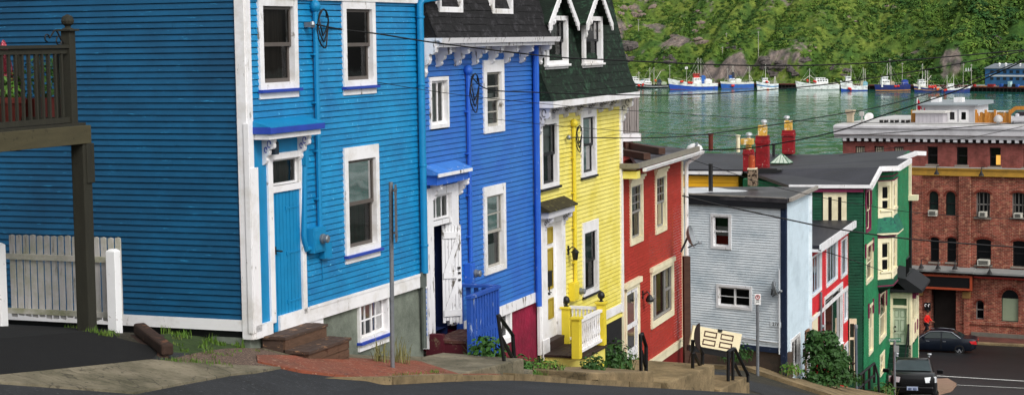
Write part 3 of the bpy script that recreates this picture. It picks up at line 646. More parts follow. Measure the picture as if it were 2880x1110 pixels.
zdt=FY.px(1550,625)[1]; zdb=FY.px(1560,948)[1]; zct=FY.px(1560,590)[1]
m=MB(); clap(m,FY,.05,UY,zdb-.3,zb+.25,.098,OY+[(d0,d1,zdb-1,zct)],groove=.015); m.box(FY,.02,UY-.02,-7,-.95,gs(20)-1.5,zf1); obj('wall',m,YEL,yh,recalc=False)
m=MB(); a=FY.px(1700,876,.04)[0]; m.box(FY,d1,UY,-.02,.045,FY.px(1750,872)[1],FY.px(1750,849)[1]+.0); 
obj('skirt_board',m,WHITE,yh)
m=MB(); m.box(FY,.02,UY-.02,-.7,.0,gs(20)-1.6,FY.px(1750,872)[1]); obj('foundation_wall',m,TARBLACK,yh)
m=MB(); m.box(FY,-.08,.08,.0,.055,zdb-.2,zb+.1); m.cut(); m.box(FY,UY-.1,UY+.05,.0,.055,FY.px(1750,875)[1],zb+.1); objs('corner_board',m,WHITE,yh)
# frieze with brackets
GREYW=mat('pale_grey_frieze','#cfcfd4',.5,.06,4)
m=MB(); m.box(FY,-.05,UY+.03,.0,.05,zb-.02,zf0); m.box(FY,-.08,UY+.2,.0,.42,zf0,zf1); fz=obj('frieze_board',m,GREYW,yh)
m=MB(); m.box(FY,-.12,UY+.25,.36,.44,zf0-.01,zf1+.02); m.box(FY,-.14,-.1,0,.44,zf0-.01,zf1+.02); obj('fascia',m,WHITE,fz)
for px in (1560,1596,1630,1662,1694,1722): bracket(FY,yh,FY.px(px,295,.1)[0],zf0,.3,.3,.09,GREYW,inlay=BLACKMETAL)
bracket(FY,yh,-.02,zf0,.62,.34,.12,GREYW,inlay=BLACKMETAL); bracket(FY,yh,UY,zf0,.62,.34,.12,GREYW,inlay=BLACKMETAL)
# mansard
zr=zf1
prof=[(.42,zr),(.22,zr+.42),(.07,zr+.95),(-.05,zr+1.45),(-.2,zr+2.05),(-.36,zr+2.7)]
m=MB(); slope_shingles(m,FY,-.12,UY+.22,prof,15,.28); obj('mansard_roof',m,SHG,yh,recalc=False)
for k,(tl,br) in enumerate((((1537,44),(1600,192)),((1642,46),(1697,188)))):
    a=uzbox(FY,tl,br,.2); ww=.14
    W=window(FY,yh,uz=a,w=ww,trim=(.16,.14,.1,.08),proj=.06,ms=BSASH,ml=(1,1),curtains=((.4,1,LACE),),name='dormer_window',depth=.45,ledge=WHITE,apron=.1)
    uc=(a[0]+a[1])/2; hw=(a[1]-a[0])/2+.16; zg=a[3]-.08; zp=zg+.75
    m=MB(); P=FY.pt
    for s,e in ((a[0]-.0,a[0]+.04),(a[1]-.04,a[1])): m.box(FY,s,e,-.6,ww-.02,a[2],a[3])
    m.poly([P(uc-hw+.1,ww-.01,zg),P(uc+hw-.1,ww-.01,zg),P(uc,ww-.01,zp-.05)])
    dm=obj('dormer',m,SHG,yh)
    m=MB()
    for sg in (-1,1):
        m.hexa([P(uc+sg*(hw+.1),ww+.2,zg-.12),P(uc+sg*(hw+.1),-1.2,zg-.12),P(uc,-1.2,zp),P(uc,ww+.2,zp),P(uc+sg*(hw+.1),ww+.2,zg-.07),P(uc+sg*(hw+.1),-1.2,zg-.07),P(uc,-1.2,zp+.07),P(uc,ww+.2,zp+.07)])
    obj('gable_roof',m,SHG,dm)
    m=MB()
    for sg in (-1,1):
        n=9
        for i in range(n):
            f0,f1=i/n,(i+1)/n; x0,x1=uc+sg*(hw+.12)*(1-f0),uc+sg*(hw+.12)*(1-f1); za,zb_=zg-.12+(zp-zg+.12)*f0,zg-.12+(zp-zg+.12)*f1
            m.hexa([P(x0,ww+.2,za-.12),P((x0+x1)/2,ww+.2,(za+zb_)/2-.17),P((x0+x1)/2,ww+.235,(za+zb_)/2-.17),P(x0,ww+.235,za-.12),P(x0,ww+.2,za+.04),P((x0+x1)/2,ww+.2,(za+zb_)/2+.04),P((x0+x1)/2,ww+.235,(za+zb_)/2+.04),P(x0,ww+.235,za+.04)])
            m.hexa([P((x0+x1)/2,ww+.2,(za+zb_)/2-.17),P(x1,ww+.2,zb_-.12),P(x1,ww+.235,zb_-.12),P((x0+x1)/2,ww+.235,(za+zb_)/2-.17),P((x0+x1)/2,ww+.2,(za+zb_)/2+.04),P(x1,ww+.2,zb_+.04),P(x1,ww+.235,zb_+.04),P((x0+x1)/2,ww+.235,(za+zb_)/2+.04)])
    obj('bargeboard',m,WHITE,dm)
    bracket(FY,yh,a[0]+.05,a[3]-.0,.5,.2,.08,WHITE,w=ww+.05)
# door
m=MB(); m.box(FY,d0-.02,i0,-.12,.07,zdb-.35,zct); m.box(FY,i1,d1,-.12,.07,zdb,zct); m.box(FY,i0,i1,-.12,.07,zdt,zct); m.box(FY,d0-.06,i0+.02,.07,.1,zdb-.35,zdb+.1); m.box(FY,d0-.06,d1,.07,.11,zct-.12,zct-.02); obj('door_frame',m,WHITE,yh,bevel=.008)
m=MB(); m.box(FY,i0,i1,-.12,-.08,zdb,zdt); D=obj('panel_door',m,WHITE,yh)
pl,pr=i0+.1,i0+(i1-i0)*.74
for ya,yb in ((638,683),(697,812),(838,895)):
    za,zb2=FY.px(1546,yb,-.08)[1],FY.px(1546,ya,-.08)[1]
    m=MB(); frame4(m,FY,pl,pr,za,zb2,.03,.03,.03,.03,-.08,-.05); m.box(FY,pl+.06,pr-.06,-.08,-.062,za+.06,zb2-.06); m.box(FY,pl+.03,pr-.03,-.08,-.073,za+.03,zb2-.03); obj('door_panel',m,MUSTARD,D)
u,z=FY.px(1541,785,.0); m=MB(); m.box(FY,u-.15,u+.15,-.06,.05,z-.15,z+.15); m.box(FY,u-.17,u+.17,-.06,.06,z+.15,z+.18)
for s in (-.05,.1): m.tube([FY.pt(u+s,-.0,z-.15),FY.pt(u+s,-.0,z-.28),FY.pt(u+s,.05,z-.3)],.012,5)
obj('mailbox',m,BLACKMETAL,yh)
m=MB(); u,z=FY.px(1543,825,-.05); m.ball(FY.pt(u,-.04,z),.035); obj('door_knob',m,BLACKMETAL,D,smooth=True)
m=MB(); m.box(FY,i0,i1,-.12,.1,zdb-.06,zdb); m.box(FY,i0,i1,.06,.09,zdb-.35,zdb-.06); obj('threshold',m,DKBROWN,yh)
# canopy
c0,c1=FY.px(1508,610)[0],FY.px(1619,590,.3)[0]; zk=FY.px(1560,598,.3)[1]
m=MB(); m.box(FY,c0,c1,0,.28,zk-.1,zk+.03); can=obj('door_canopy',m,GREYW,yh)
m=MB(); m.profu(FY,[(0,zk+.04),(.34,zk+.04),(.34,zk+.07),(0,zk+.24)],c0-.06,c1+.06); obj('canopy_roof',m,mat('mossy_shingle','#37321f',.9,.4,6,fleck='#6d6a3a',fleck_amt=.2,fleck_scale=8),can)
for px in (1537,1590): bracket(FY,yh,FY.px(px,620,.1)[0],zk-.1,.32,.26,.07,GREYW,inlay=BLACKMETAL)
# service, lamp
u,z=service(FY,yh,1614,355,795,.045,YELT,box=((1611,797),(1626,840)),meter=(1636,818)); cable_loop(FY,yh,u+.2,z,.1,.22,.6,BLACKMETAL,3); MAST3=FY.pt(u+.05,.1,z-.05)
m=MB(); a,z=FY.px(1605,386,.1); m.lathe(FY.pt(a-.15,.1,z),[(.03,-.05),(.06,0),(.03,.05)],8); obj('insulator',m,GREYMETAL,yh); INS3=FY.pt(a-.1,.12,z)
m=MB(); a,z=FY.px(1596,703,.0); m.box(FY,a-.05,a+.05,0,.03,z-.1,z+.1); m.tube([FY.pt(a,.03,z),FY.pt(a,.12,z+.09),FY.pt(a,.18,z+.04)],.014,6); m.lathe(FY.pt(a,.18,z-.22),[(.03,0),(.06,.01),(.085,.17),(.11,.18),(.04,.24),(.015,.28)],6); L=obj('porch_lantern',m,BLACKMETAL,yh)
m=MB(); m.lathe(FY.pt(a,.18,z-.2),[(.058,0),(.083,.14)],6); obj('lantern_glass',m,mat('smoky_lantern_glass','#5a6a5c',.2,.2,6),L)
# porch
wo=1.03; pz=FY.px(1635,1008,wo)[1]; e0,e1=d0-.05,FY.px(1704,966,wo)[0]
yp=thing('porch','yellow skirted porch with dark brown deck at the yellow house door','porch',FY.pt((e0+e1)/2,.6,gs(15)))
m=MB()
for i in range(8): m.box(FY,e0,e1+.04,.06+i*.123,.06+i*.123+.119,pz-.05,pz+R.uniform(-.003,.003))
obj('deck',m,DKBROWN,yp)
m=MB(); m.box(FY,e0+.03,e1,wo-.06,wo-.02,pz-.34,pz-.05); m.box(FY,e0+.03,e0+.07,.06,wo-.06,pz-.34,pz-.05); m.box(FY,e1-.04,e1,.06,wo-.06,pz-.34,pz-.05); obj('skirt',m,YEL,yp)
m=MB()
for a,b in ((e1-.12,wo-.14),(e0+1.0,wo-.2)): m.box(FY,a,a+.1,b,b+.1,gs(17)-1.0,pz-.3); m.cut()
objs('leg',m,YELT,yp)
m=MB(); m.box(FY,e0+.1,e0+1.0,wo-.3,wo+.28,pz-.66,pz-.54); obj('step',m,mat('red_brown_step','#6a3f2c',.8,.3,4),yp)
yr=thing('porch_railing','white turned baluster railing between yellow posts with black ball finials','railing',FY.pt(e1-1,wo-.1,pz))
uA=FY.px(1622,960,wo-.1)[0]; uB=FY.px(1692,950,wo-.1)[0]; uC=uB
def yp_post(u,w,z1,fin):
    m=MB(); m.box(FY,u-.09,u+.09,w-.09,w+.09,pz,z1); m.box(FY,u-.12,u+.12,w-.12,w+.12,z1,z1+.05); o=obj('newel_post',m,YELT,yr,bevel=.008)
    if fin: m=MB(); m.lathe(FY.pt(u,w,z1+.05),[(.06,0),(.03,.03),(.03,.05),(.075,.09),(.085,.14),(.06,.2),(.02,.23)],10); obj('finial',m,BLACKMETAL,o,smooth=True)
zA=FY.px(1622,897,wo-.1)[1]; zB=FY.px(1691,868,wo-.1)[1]; zC=FY.px(1610,860,.2)[1]
zr_=max(zA,zB-.02)
yp_post(uA,wo-.1,zr_,False); yp_post(uB,wo-.1,zr_+.08,True); yp_post(uC,.12,FY.px(1612,858,.12)[1],True)
def balus(p,q,n,ztop):
    m=MB(); m.beam(Vector(p)+Vector((0,0,ztop)),Vector(q)+Vector((0,0,ztop)),.1,.06); m.cut(); m.beam(Vector(p)+Vector((0,0,pz+.12)),Vector(q)+Vector((0,0,pz+.12)),.08,.06); objs('rail',m,WHITE,yr)
    h=ztop-pz-.18
    for i in range(n):
        c=Vector(p).lerp(Vector(q),(i+.7)/(n+.4)); m=MB(); m.lathe((c.x,c.y,pz+.15),[(.028,0),(.028,.16*h),(.016,.2*h),(.03,.36*h),(.024,.5*h),(.014,.7*h),(.022,.74*h),(.014,.78*h),(.026,.84*h),(.026,h)],7); obj('baluster',m,WHITE,yr,smooth=True)
balus(FY.pt(uA+.09,wo-.1,0),FY.pt(uB-.09,wo-.1,0),11,zr_-.06)
balus(FY.pt(uB-.0,.2,0),FY.pt(uB-.0,wo-.2,0),7,zr_-.02)
# ================================================================== RED HOUSE
q=FY.pt(UY,0,0); FD=Frame((q.x,q.y),vpdir(3100)); UD=FD.px(1919,760)[0]
RED=mat('brick_red_shingle','#a92f22',.75,.24,3,(1,1,3),bump=.3,fleck='#7d2416',fleck_amt=.18,fleck_scale=10,dirt='#9c2c1a',dirt_amt=.35,dirt_scale=1.0)
CORR=mat('red_corrugated_skirting','#7d1f1c',.6,.15,3)
dh=thing('shingled_house','brick red house with cream window trims and flat black roof','house',FD.pt(0,0,gs(20)))
SGREY=mat('grey_sash','#8c8a86',.5,.1,6)
OD=[window(FD,dh,(1774,514),(1811,676),trim=(.11,.1,.12,.14),mt=CREAM,ms=SGREY,mu=(2,3),ml=(1,1),cap=.14,curtains=((.5,1,LACE),)),
    window(FD,dh,(1845,491),(1877,646),trim=(.11,.1,.12,.14),mt=CREAM,ms=SGREY,mu=(2,3),ml=(1,1),cap=.14,curtains=((.5,1,LACE),)),]
bwz=uzbox(FD,(1833,766),(1896,884),.05)
# broad picture window with narrow sashes either side
m=MB(); frame4(m,FD,bwz[0],bwz[1],bwz[2],bwz[3],.1,.1,.1,.16,0,.06); m.box(FD,bwz[0]-.05,bwz[1]+.05,0,.1,bwz[3],bwz[3]+.12)
bw=obj('picture_window',m,CREAM,dh); a0,a1,b0,b1=bwz[0]+.1,bwz[1]-.1,bwz[2]+.16,bwz[3]-.1; L=a1-a0
m=MB(); p=MB()
for x,y,hung in ((0,.26,1),(.26,.72,0),(.72,1,1)):
    frame4(m,FD,a0+L*x,a0+L*y,b0,b1,.05,.05,.05,.06,-.07,-.02)
    if hung: m.box(FD,a0+L*x,a0+L*y,-.07,-.01,(b0+b1)/2-.03,(b0+b1)/2+.03)
    p.quad(FD.pt(a0+L*x,-.05,b0),FD.pt(a0+L*y,-.05,b0),FD.pt(a0+L*y,-.05,b1),FD.pt(a0+L*x,-.05,b1))
obj('sash',m,SGREY,bw); obj('pane',p,GLASSG,bw)
m=MB(); d=.7; P=FD.pt
for A,B in (((a0-.03,-.08),(a0-.03,-d)),((a1+.03,-.08),(a1+.03,-d)),((a0-.03,-d),(a1+.03,-d))): m.quad(P(*A,b0-.03),P(*B,b0-.03),P(*B,b1+.03),P(*A,b1+.03))
m.quad(P(a0,-.08,b0-.03),P(a1,-.08,b0-.03),P(a1,-d,b0-.03),P(a0,-d,b0-.03)); m.quad(P(a0,-.08,b1+.03),P(a1,-.08,b1+.03),P(a1,-d,b1+.03),P(a0,-d,b1+.03)); obj('reveal',m,DARKIN,bw)
m=MB(); curtain_mesh(m,FD,a0+L*.5,a1-.1,b0,b1,-.3); obj('curtain',m,mat('yellow_curtain','#b5a63a',.9,.3,5),bw,smooth=True)
OD.append((bwz[0]+.02,bwz[1]-.02,bwz[2]+.02,bwz[3]))
# door
dr=uzbox(FD,(1759,812),(1801,1030),.05); dzb=FD.px(1783,1022)[1]
m=MB(); m.box(FD,dr[0],dr[0]+.13,-.05,.06,dzb,dr[3]); m.box(FD,dr[1]-.1,dr[1],-.05,.06,dzb,dr[3]); m.box(FD,dr[0],dr[1],-.05,.06,dr[3]-.1,dr[3]); m.box(FD,dr[0]-.05,dr[1]+.05,0,.12,dr[3],dr[3]+.13); obj('door_frame',m,CREAM,dh)
l,r=dr[0]+.13,dr[1]-.1; t=dr[3]-.1
m=MB(); zm1=dzb+(t-dzb)*.52; zm0=dzb+.45; frame4(m,FD,l,r,dzb,t,.1,.1,.1,.42,-.04,.02); m.box(FD,l,r,-.04,.02,zm1-.05,zm1+.05); D=obj('storm_door',m,WHITE_OLD,dh)
m=MB(); m.quad(P(l+.1,-.01,dzb+.4),P(r-.1,-.01,dzb+.4),P(r-.1,-.01,t-.1),P(l+.1,-.01,t-.1)); obj('pane',m,GLASSG,D)
m=MB(); m.box(FD,l,r,-.5,-.45,dzb,t); obj('inner_door',m,mat('dark_green_door','#1c2a20',.5,.3,3),D)
OD.append((dr[0]+.02,dr[1]-.02,dzb-2,dr[3]))
ztop=FD.px(1830,480)[1]
zbs=FD.px(1921,958,.05)[1]; zbs0=FD.px(1921,985,.05)[1]
def rb(u):
    a=FD.px(1823,1013); b=FD.px(1921,945); return a[1]+(b[1]-a[1])*(u-a[0])/(b[0]-a[0])
m=MB(); clap(m,FD,.08,UD-.02,dzb-.2,ztop+.3,.078,OD,board=.9,proj=.016,zmin=lambda u: rb(u)-.05,groove=.013); m.box(FD,.02,UD-.02,-3,-.95,gs(28)-1.5,ztop+.2); obj('wall',m,RED,dh,recalc=False)
m=MB(); u0=dr[1]; P=FD.pt; m.prism([P(u0,.0,rb(u0)-.24),P(UD,0,rb(UD)-.24),P(UD,0,rb(UD)),P(u0,0,rb(u0))],[P(u0,.05,rb(u0)-.24),P(UD,.05,rb(UD)-.24),P(UD,.05,rb(UD)),P(u0,.05,rb(u0))]); m.prism([P(u0,.05,rb(u0)-.05),P(UD,.05,rb(UD)-.05),P(UD,.05,rb(UD)),P(u0,.05,rb(u0))],[P(u0,.08,rb(u0)-.05),P(UD,.08,rb(UD)-.05),P(UD,.08,rb(UD)),P(u0,.08,rb(u0))]); obj('skirt_board',m,CREAM,dh)
m=MB(); n=int((UD-u0)/.07)
for i in range(n): a=u0+(UD-u0)*i/n; m.box(FD,a,a+.04,-.03,.025,gs(28)-1.2,rb(a)-.2); m.box(FD,a+.04,a+.07,-.03,.0,gs(28)-1.2,rb(a)-.2)
obj('skirting',m,CORR,dh)
m=MB(); m.box(FD,0,.09,0,.05,dzb-.1,ztop); m.cut(); m.box(FD,UD-.13,UD,.0,.05,rb(UD),ztop); objs('corner_board',m,CREAM,dh)
zev=FD.px(1760,470,.4)[1]; zeb=zev-.10
rr=[FD.pt(-.1,.5,0),FD.pt(UD+.25,.5,0),at(1938,417,56.0),at(1750,398,57)]
m=MB(); bk=[FD.pt(-.1,.45,0).xy,FD.pt(UD+.15,.45,0).xy,atz(1935,419,zev).xy,atz(1750,398,zev).xy]
m.plan(bk,zev-.12,zev); ro=obj('flat_roof',m,mat('old_tar_roof','#241e1f',.55,.35,1.2,(1,1,1),bump=.4,dirt='#6d6d78',dirt_amt=.22,dirt_scale=.6),dh)
m=MB(); m.box(FD,-.12,UD+.1,.42,.5,zeb,zev+.02); m.box(FD,-.12,-.06,.0,.42,zeb,zev+.02); m.box(FD,-.1,UD+.1,0,.42,zeb-.03,zeb); obj('fascia',m,mat('weathered_fascia','#7d786c',.7,.12,3,fleck='#6e675a',fleck_amt=.15),ro)
m=MB(); m.profu(FD,[(.5,zeb-.1),(.58,zeb-.1),(.61,zeb-.02),(.5,zeb-.02)],.25,UD+.28); obj('gutter',m,WHITE,ro)
m=MB(); u=UD+.06; m.tube([FD.pt(UD+.2,.56,zeb),FD.pt(UD+.2,.45,zeb-.15),FD.pt(u,.15,zeb-.35),FD.pt(u,.12,zeb-.5),FD.pt(u,.12,FD.px(1928,960)[1])],.055,8); obj('downspout',m,WHITE,dh,smooth=True)
m=MB(); a,z=FD.px(1806,828,.0); m.box(FD,a-.05,a+.05,0,.03,z-.1,z+.1); m.tube([FD.pt(a,.03,z),FD.pt(a,.15,z+.08),FD.pt(a,.2,z)],.02,6); m.lathe(FD.pt(a,.2,z-.17),[(.1,0),(.11,.05),(.05,.16),(.02,.18)],8); L=obj('door_lamp',m,BLACKMETAL,dh)
m=MB(); m.ball(FD.pt(a,.2,z-.17),.075); obj('lamp_shade',m,mat('frosted_lamp','#d8d0b8',.4,.05,3),L,smooth=True)
m=MB(); m.box(FD,0.0,.35,.0,.42,zeb-.26,zeb-.08); obj('eave_box',m,YEL,dh)
# rooftop timbers and boxed deck behind
TIMB=mat('old_dark_timber','#4b342a',.85,.3,3,(1,1,5))
for px0,py0,px1,py1,n in ((1752,405,1862,425,'a'),(1752,428,1820,440,'b')):
    a=atz(px0,py0,zev+.1); b=atz(px1,py1,zev+.1); m=MB(); m.beam(a,b,.18,.16); tag(obj('timber_beam',m,TIMB),'long dark timber lying along the back of the red house roof' if n=='a' else 'shorter dark timber lying on the red house roof near the eave','timber','timbers on the red house roof')
SILVER=mat('silvered_boards','#8d8784',.9,.25,3,(9,9,.4),bump=.3,fleck='#55504d',fleck_amt=.2,fleck_scale=6,fleck_stretch=(4,4,.3))
dk=thing('roof_deck','silvery weathered board deck screen behind the yellow house, on posts','deck',at(1772,400,51))
YB=51.0; a=at(1735,320,YB); b=at(1801,320,YB); fr=Frame((a.x,a.y),(b.x-a.x,b.y-a.y+.2)); U=(b-a).length; z1=at(1770,262,YB).z; z0=at(1770,375,YB).z; zb0=at(1770,398,YB).z
m=MB(); n=9
for i in range(n): m.box(fr,U*i/n+.006,U*(i+1)/n-.006,-.02,.02+R.uniform(-.006,.006),z0,z1+R.uniform(-.02,.02))
obj('screen',m,SILVER,dk)
m=MB(); m.box(fr,-.1,U+.05,-2,.06,zb0,z0-.02); obj('platform',m,WHITE_OLD,dk)
m=MB()
for x in (.3,U-.25): m.box(fr,x-.06,x+.06,-.1,.02,zev-.0,zb0); m.cut()
objs('post',m,TIMB,dk)
m=MB(); m.box(fr,-.1,U+.04,-.05,.05,z1,z1+.06); obj('top_rail',m,SILVER,dk)
# white street lamp at the corner of the red roof
c=FD.pt(UD+.25,.4,zev+.1); lp=thing('street_lamp','white hooded street lamp at the far corner of the red house roof','lamp',c)
e=at(1968,418,c.y+.1); s=at(1940,419,c.y+.1)
m=MB(); m.tube([FD.pt(UD+.05,.4,zev),c,Vector(s),Vector(s).lerp(Vector(e),.4)],.035,7); obj('arm',m,GREYMETAL,lp)
m=MB(); mid=Vector(s).lerp(Vector(e),.5); m.lathe(mid-Vector((0,0,.06)),[(.2,0),(.23,.04),(.2,.13),(.1,.2),(.01,.22)],12); m.lathe(Vector(s),[(.08,-.05),(.09,.03),(.05,.1)],8); obj('hood',m,WHITE,lp,smooth=True)
m=MB(); m.ball(mid-Vector((0,0,.07)),.15,10,.7); obj('lens',m,mat('lamp_lens','#b9b8a0',.2,.1,3),lp,smooth=True)
# ================================================================== PALE BLUE HOUSE
p=at(2209,800,60); FL=Frame((p.x,p.y),vpdir(3250)); UL=FL.px(2281,800)[0]
FS=Frame((p.x,p.y),(1.253,-1)); SL=FS.px(1895,800)[0]
PALE=mat('pale_blue_siding','#eaf1f5',.55,.05,2,(1,1,2.5),dirt='#b4c3cc',dirt_amt=.22,dirt_scale=.9); PALEF=mat('pale_blue_front','#cfe0ea',.55,.05,2,(1,1,2.5),dirt='#b0c2cc',dirt_amt=.2)
NAVY=mat('navy_trim','#1b2a44',.5,.2,3,fleck='#56617a',fleck_amt=.05); BRNCON=mat('brown_foundation','#54443a',.9,.3,2,dirt='#33302a',dirt_amt=.4)
lh=thing('clapboard_house','pale blue house with navy corner board and flat roof holding a puddle','house',FL.pt(0,0,gs(34)))
zt=FL.px(2212,566)[1]; zf=FS.px(2100,562)[1]; zb=FS.px(2200,978)[1]; zb2=FS.px(2200,993)[1]
FLAG=None
def flagpanel(fr,u0,u1,z0,z1,w,cols,par):
    for i,cm in enumerate(cols):
        m=MB(); za=z0+(z1-z0)*i/len(cols); zc_=z0+(z1-z0)*(i+1)/len(cols); curtain_mesh(m,fr,u0,u1,za,zc_,w,amp=.01,per=.3); obj('flag_band',m,cm,par,smooth=True)
OL=[window(FS,lh,(1998,600),(2056,702),trim=(.1,.1,.08,.09),mu=(1,1),curtains=(),depth=.5),
    window(FS,lh,(2014,797),(2114,873),trim=(.09,.09,.09,.09),style='slide',mu=(1,2),ml=(1,2),curtains=(),depth=.5)]
o=OL[0]; wpar=[x for x in lh.children if x.name.startswith('window')][0]
flagpanel(FS,o[0]+.07,o[1]-.07,o[2]+.1,o[3]-.08,-.13,(mat('flag_red','#9c2018',.8,.1,3),mat('flag_white','#cfcfc8',.8,.06,3),mat('flag_green','#1d4a28',.8,.1,3)),wpar)
m=MB(); clap(m,FS,SL,-.12,zb,zf,.084,OL,groove=.016,proj=.02,board=3.8); cpl=[FS.pt(SL,-.65,0).xy,isect(FS,-.65,FL,-.65),FL.pt(UL,-.65,0).xy,at(2284,523,64).xy,at(1905,521,64.8).xy]; m.plan(cpl,gs(38)-1,zf-.05); obj('side_wall',m,PALE,lh,recalc=False)
OF=[window(FL,lh,(2226,955),(2252,1027),trim=(.12,.12,.1,.12),style='slide',depth=.5)]
dl0,dl1=FL.px(2263,930)[0],FL.px(2279,930)[0]; dt=FL.px(2271,925)[1]; dbm=FL.px(2271,1052)[1]
OF.append((dl0,dl1,dbm-1,dt))
m=MB(); clap(m,FL,.1,UL,dbm-.3,zt-.05,.084,OF,groove=.008,proj=.014); obj('wall',m,PALEF,lh,recalc=False)
m=MB(); m.box(FS,-.16,.03,-.02,.035,gs(34)-.3,zt-.1); m.box(FL,-.03,.14,-.02,.035,gs(34)-.3,zt-.1); obj('corner_board',m,NAVY,lh)
m=MB(); m.box(FS,SL,-.16,-.02,.04,zb2,zb); obj('baseboard',m,NAVY,lh)
m=MB(); m.box(FS,SL,-.02,-.5,-.02,gs(34)-1.2,zb2); m.box(FL,.02,UL,-.5,-.01,gs(38)-1.5,dbm-.28); obj('foundation_wall',m,BRNCON,lh)
m=MB(); m.box(FL,dl0,dl0+.1,-.05,.05,dbm,dt); m.box(FL,dl1-.08,dl1,-.05,.05,dbm,dt); m.box(FL,dl0,dl1,-.05,.05,dt-.1,dt); m.box(FL,dl0,dl1,-.12,-.06,dbm,dt); obj('door',m,mat('brown_door','#8a6246',.6,.2,3),lh)
# roof
cor=[FS.pt(SL,.12,0).xy, FL.pt(-.12,.14,0).xy+FS.n*.1, FL.pt(UL+.12,.2,0).xy, at(2284,523,64.4).xy, at(1905,521,65.2).xy]
m=MB(); m.plan(cor,zt-.02,zt+.12); rf=obj('flat_roof',m,mat('wet_black_roof','#29272b',.42,.35,.9,bump=.2,dirt='#5f5c60',dirt_amt=.25),lh)
m=MB(); m.box(FS,SL,.1,.06,.14,zt-.22,zt+.10); obj('fascia',m,mat('black_fascia','#1c1d22',.5,.2,4),rf)
m=MB(); m.box(FL,-.1,UL+.12,.14,.24,zt+.02,zt+.14); m.box(FS,SL,.1,.12,.15,zt+.10,zt+.15); obj('drip_edge',m,mat('worn_metal_edge','#9a948c',.5,.25,6),rf)
# puddle of rain water lying on the roof
pu=[]
for k in range(36):
    a=k/36*6.283; cxx,cyy=1965+ (112+22*math.sin(3*a+1))*math.cos(a)+8*math.sin(5*a), 535+(7.5+1.5*math.sin(4*a))*math.sin(a)
    q=atz(cxx,cyy,zt+.124); pu.append(q)
m=MB(); m.poly(pu); tag(obj('roof_puddle',m,mat('sky_white_puddle','#d9dbe0',.3,.08,1,spec=.8)),'bright rain puddle on the flat roof of the pale blue house','puddle')  # off-white base colour stands in for reflected sky
m=MB(); q=atz(1999,538,zt+.12); m.tube([q,q+Vector((0,0,.95))],.075,8); tag(obj('vent_pipe',m,BLACKMETAL,smooth=True),'black vent pipe standing in the puddle on the pale blue house roof','vent pipe')
# conduits, house number, lantern, letterbox
m=MB(); a=FS.px(2190,830)[0]; m.tube([FS.pt(-.2,.06,zb+2.6),FS.pt(-.2,.06,zb-.2)],.025,6); a0=FS.px(2090,955)[0]; z=FS.px(2150,957)[1]; m.tube([FS.pt(a0,.05,z+.05),FS.pt(-.9,.05,z),FS.pt(-.2,.05,z-.02)],.02,6); obj('conduit',m,mat('white_conduit','#d5d8da',.5,.05,4),lh,smooth=True)
m=MB(); a,z=FS.px(2184,911); m.box(FS,a-.22,a+.2,.02,.035,z-.09,z+.09); nb=obj('number_plate',m,PALE,lh); text_part('house_number','27A',FS,a,.037,z,.17,mat('black_numeral','#141414',.5,.05,3),nb)
m=MB(); a,z=FL.px(2262,944); m.tube([FL.pt(a,0,z+.1),FL.pt(a,.15,z+.15),FL.pt(a,.2,z+.05)],.02,6); m.lathe(FL.pt(a,.2,z-.3),[(.04,0),(.1,.24),(.13,.26),(.02,.38)],6); obj('porch_lantern',m,BLACKMETAL,lh)
m=MB(); a,z=FL.px(2259,991); m.box(FL,a-.15,a+.15,.02,.16,z-.12,z+.12); m.box(FL,a-.17,a+.17,.02,.2,z+.12,z+.15); obj('mailbox',m,mat('brown_mailbox','#3c2a22',.5,.2,4),lh)
# satellite dishes (things of their own, bolted on)
def dish(name_label, c, r, face, arm_to, base, group=None):
    t=thing('satellite_dish',name_label,'satellite dish',base,group)
    m=MB(); m.lathe(c,[(0.01,0),(r*.5,.03),(r*.85,.09),(r,.14),(r*1.02,.13),(r*.86,.07),(r*.5,.01)],16,face); obj('reflector',m,mat('grey_dish','#8d9296',.5,.08,4),t,smooth=True)
    m=MB(); m.tube([c,base],.03,6); m.tube([c-Vector((0,0,r*.9)),arm_to],.018,5); obj('bracket_arm',m,mat('dish_arm','#3e4146',.5,.15,5),t)
    m=MB(); m.lathe(arm_to,[(.03,-.05),(.05,0),(.03,.05)],8,face); obj('receiver',m,mat('grey_dish','#8d9296'),t)
Yd=50.0; dish('grey satellite dish seen edge on, on the corner of the brick red house',at(1934,667,Yd),.31,(.9,-.25,.25),at(1968,682,Yd),at(1915,708,Yd))
Yd=60.0; dish('small grey satellite dish seen edge on, beside the navy corner board',at(2172,812,Yd),.27,(.95,-.2,.3),at(2196,818,Yd),at(2168,840,Yd+.6))
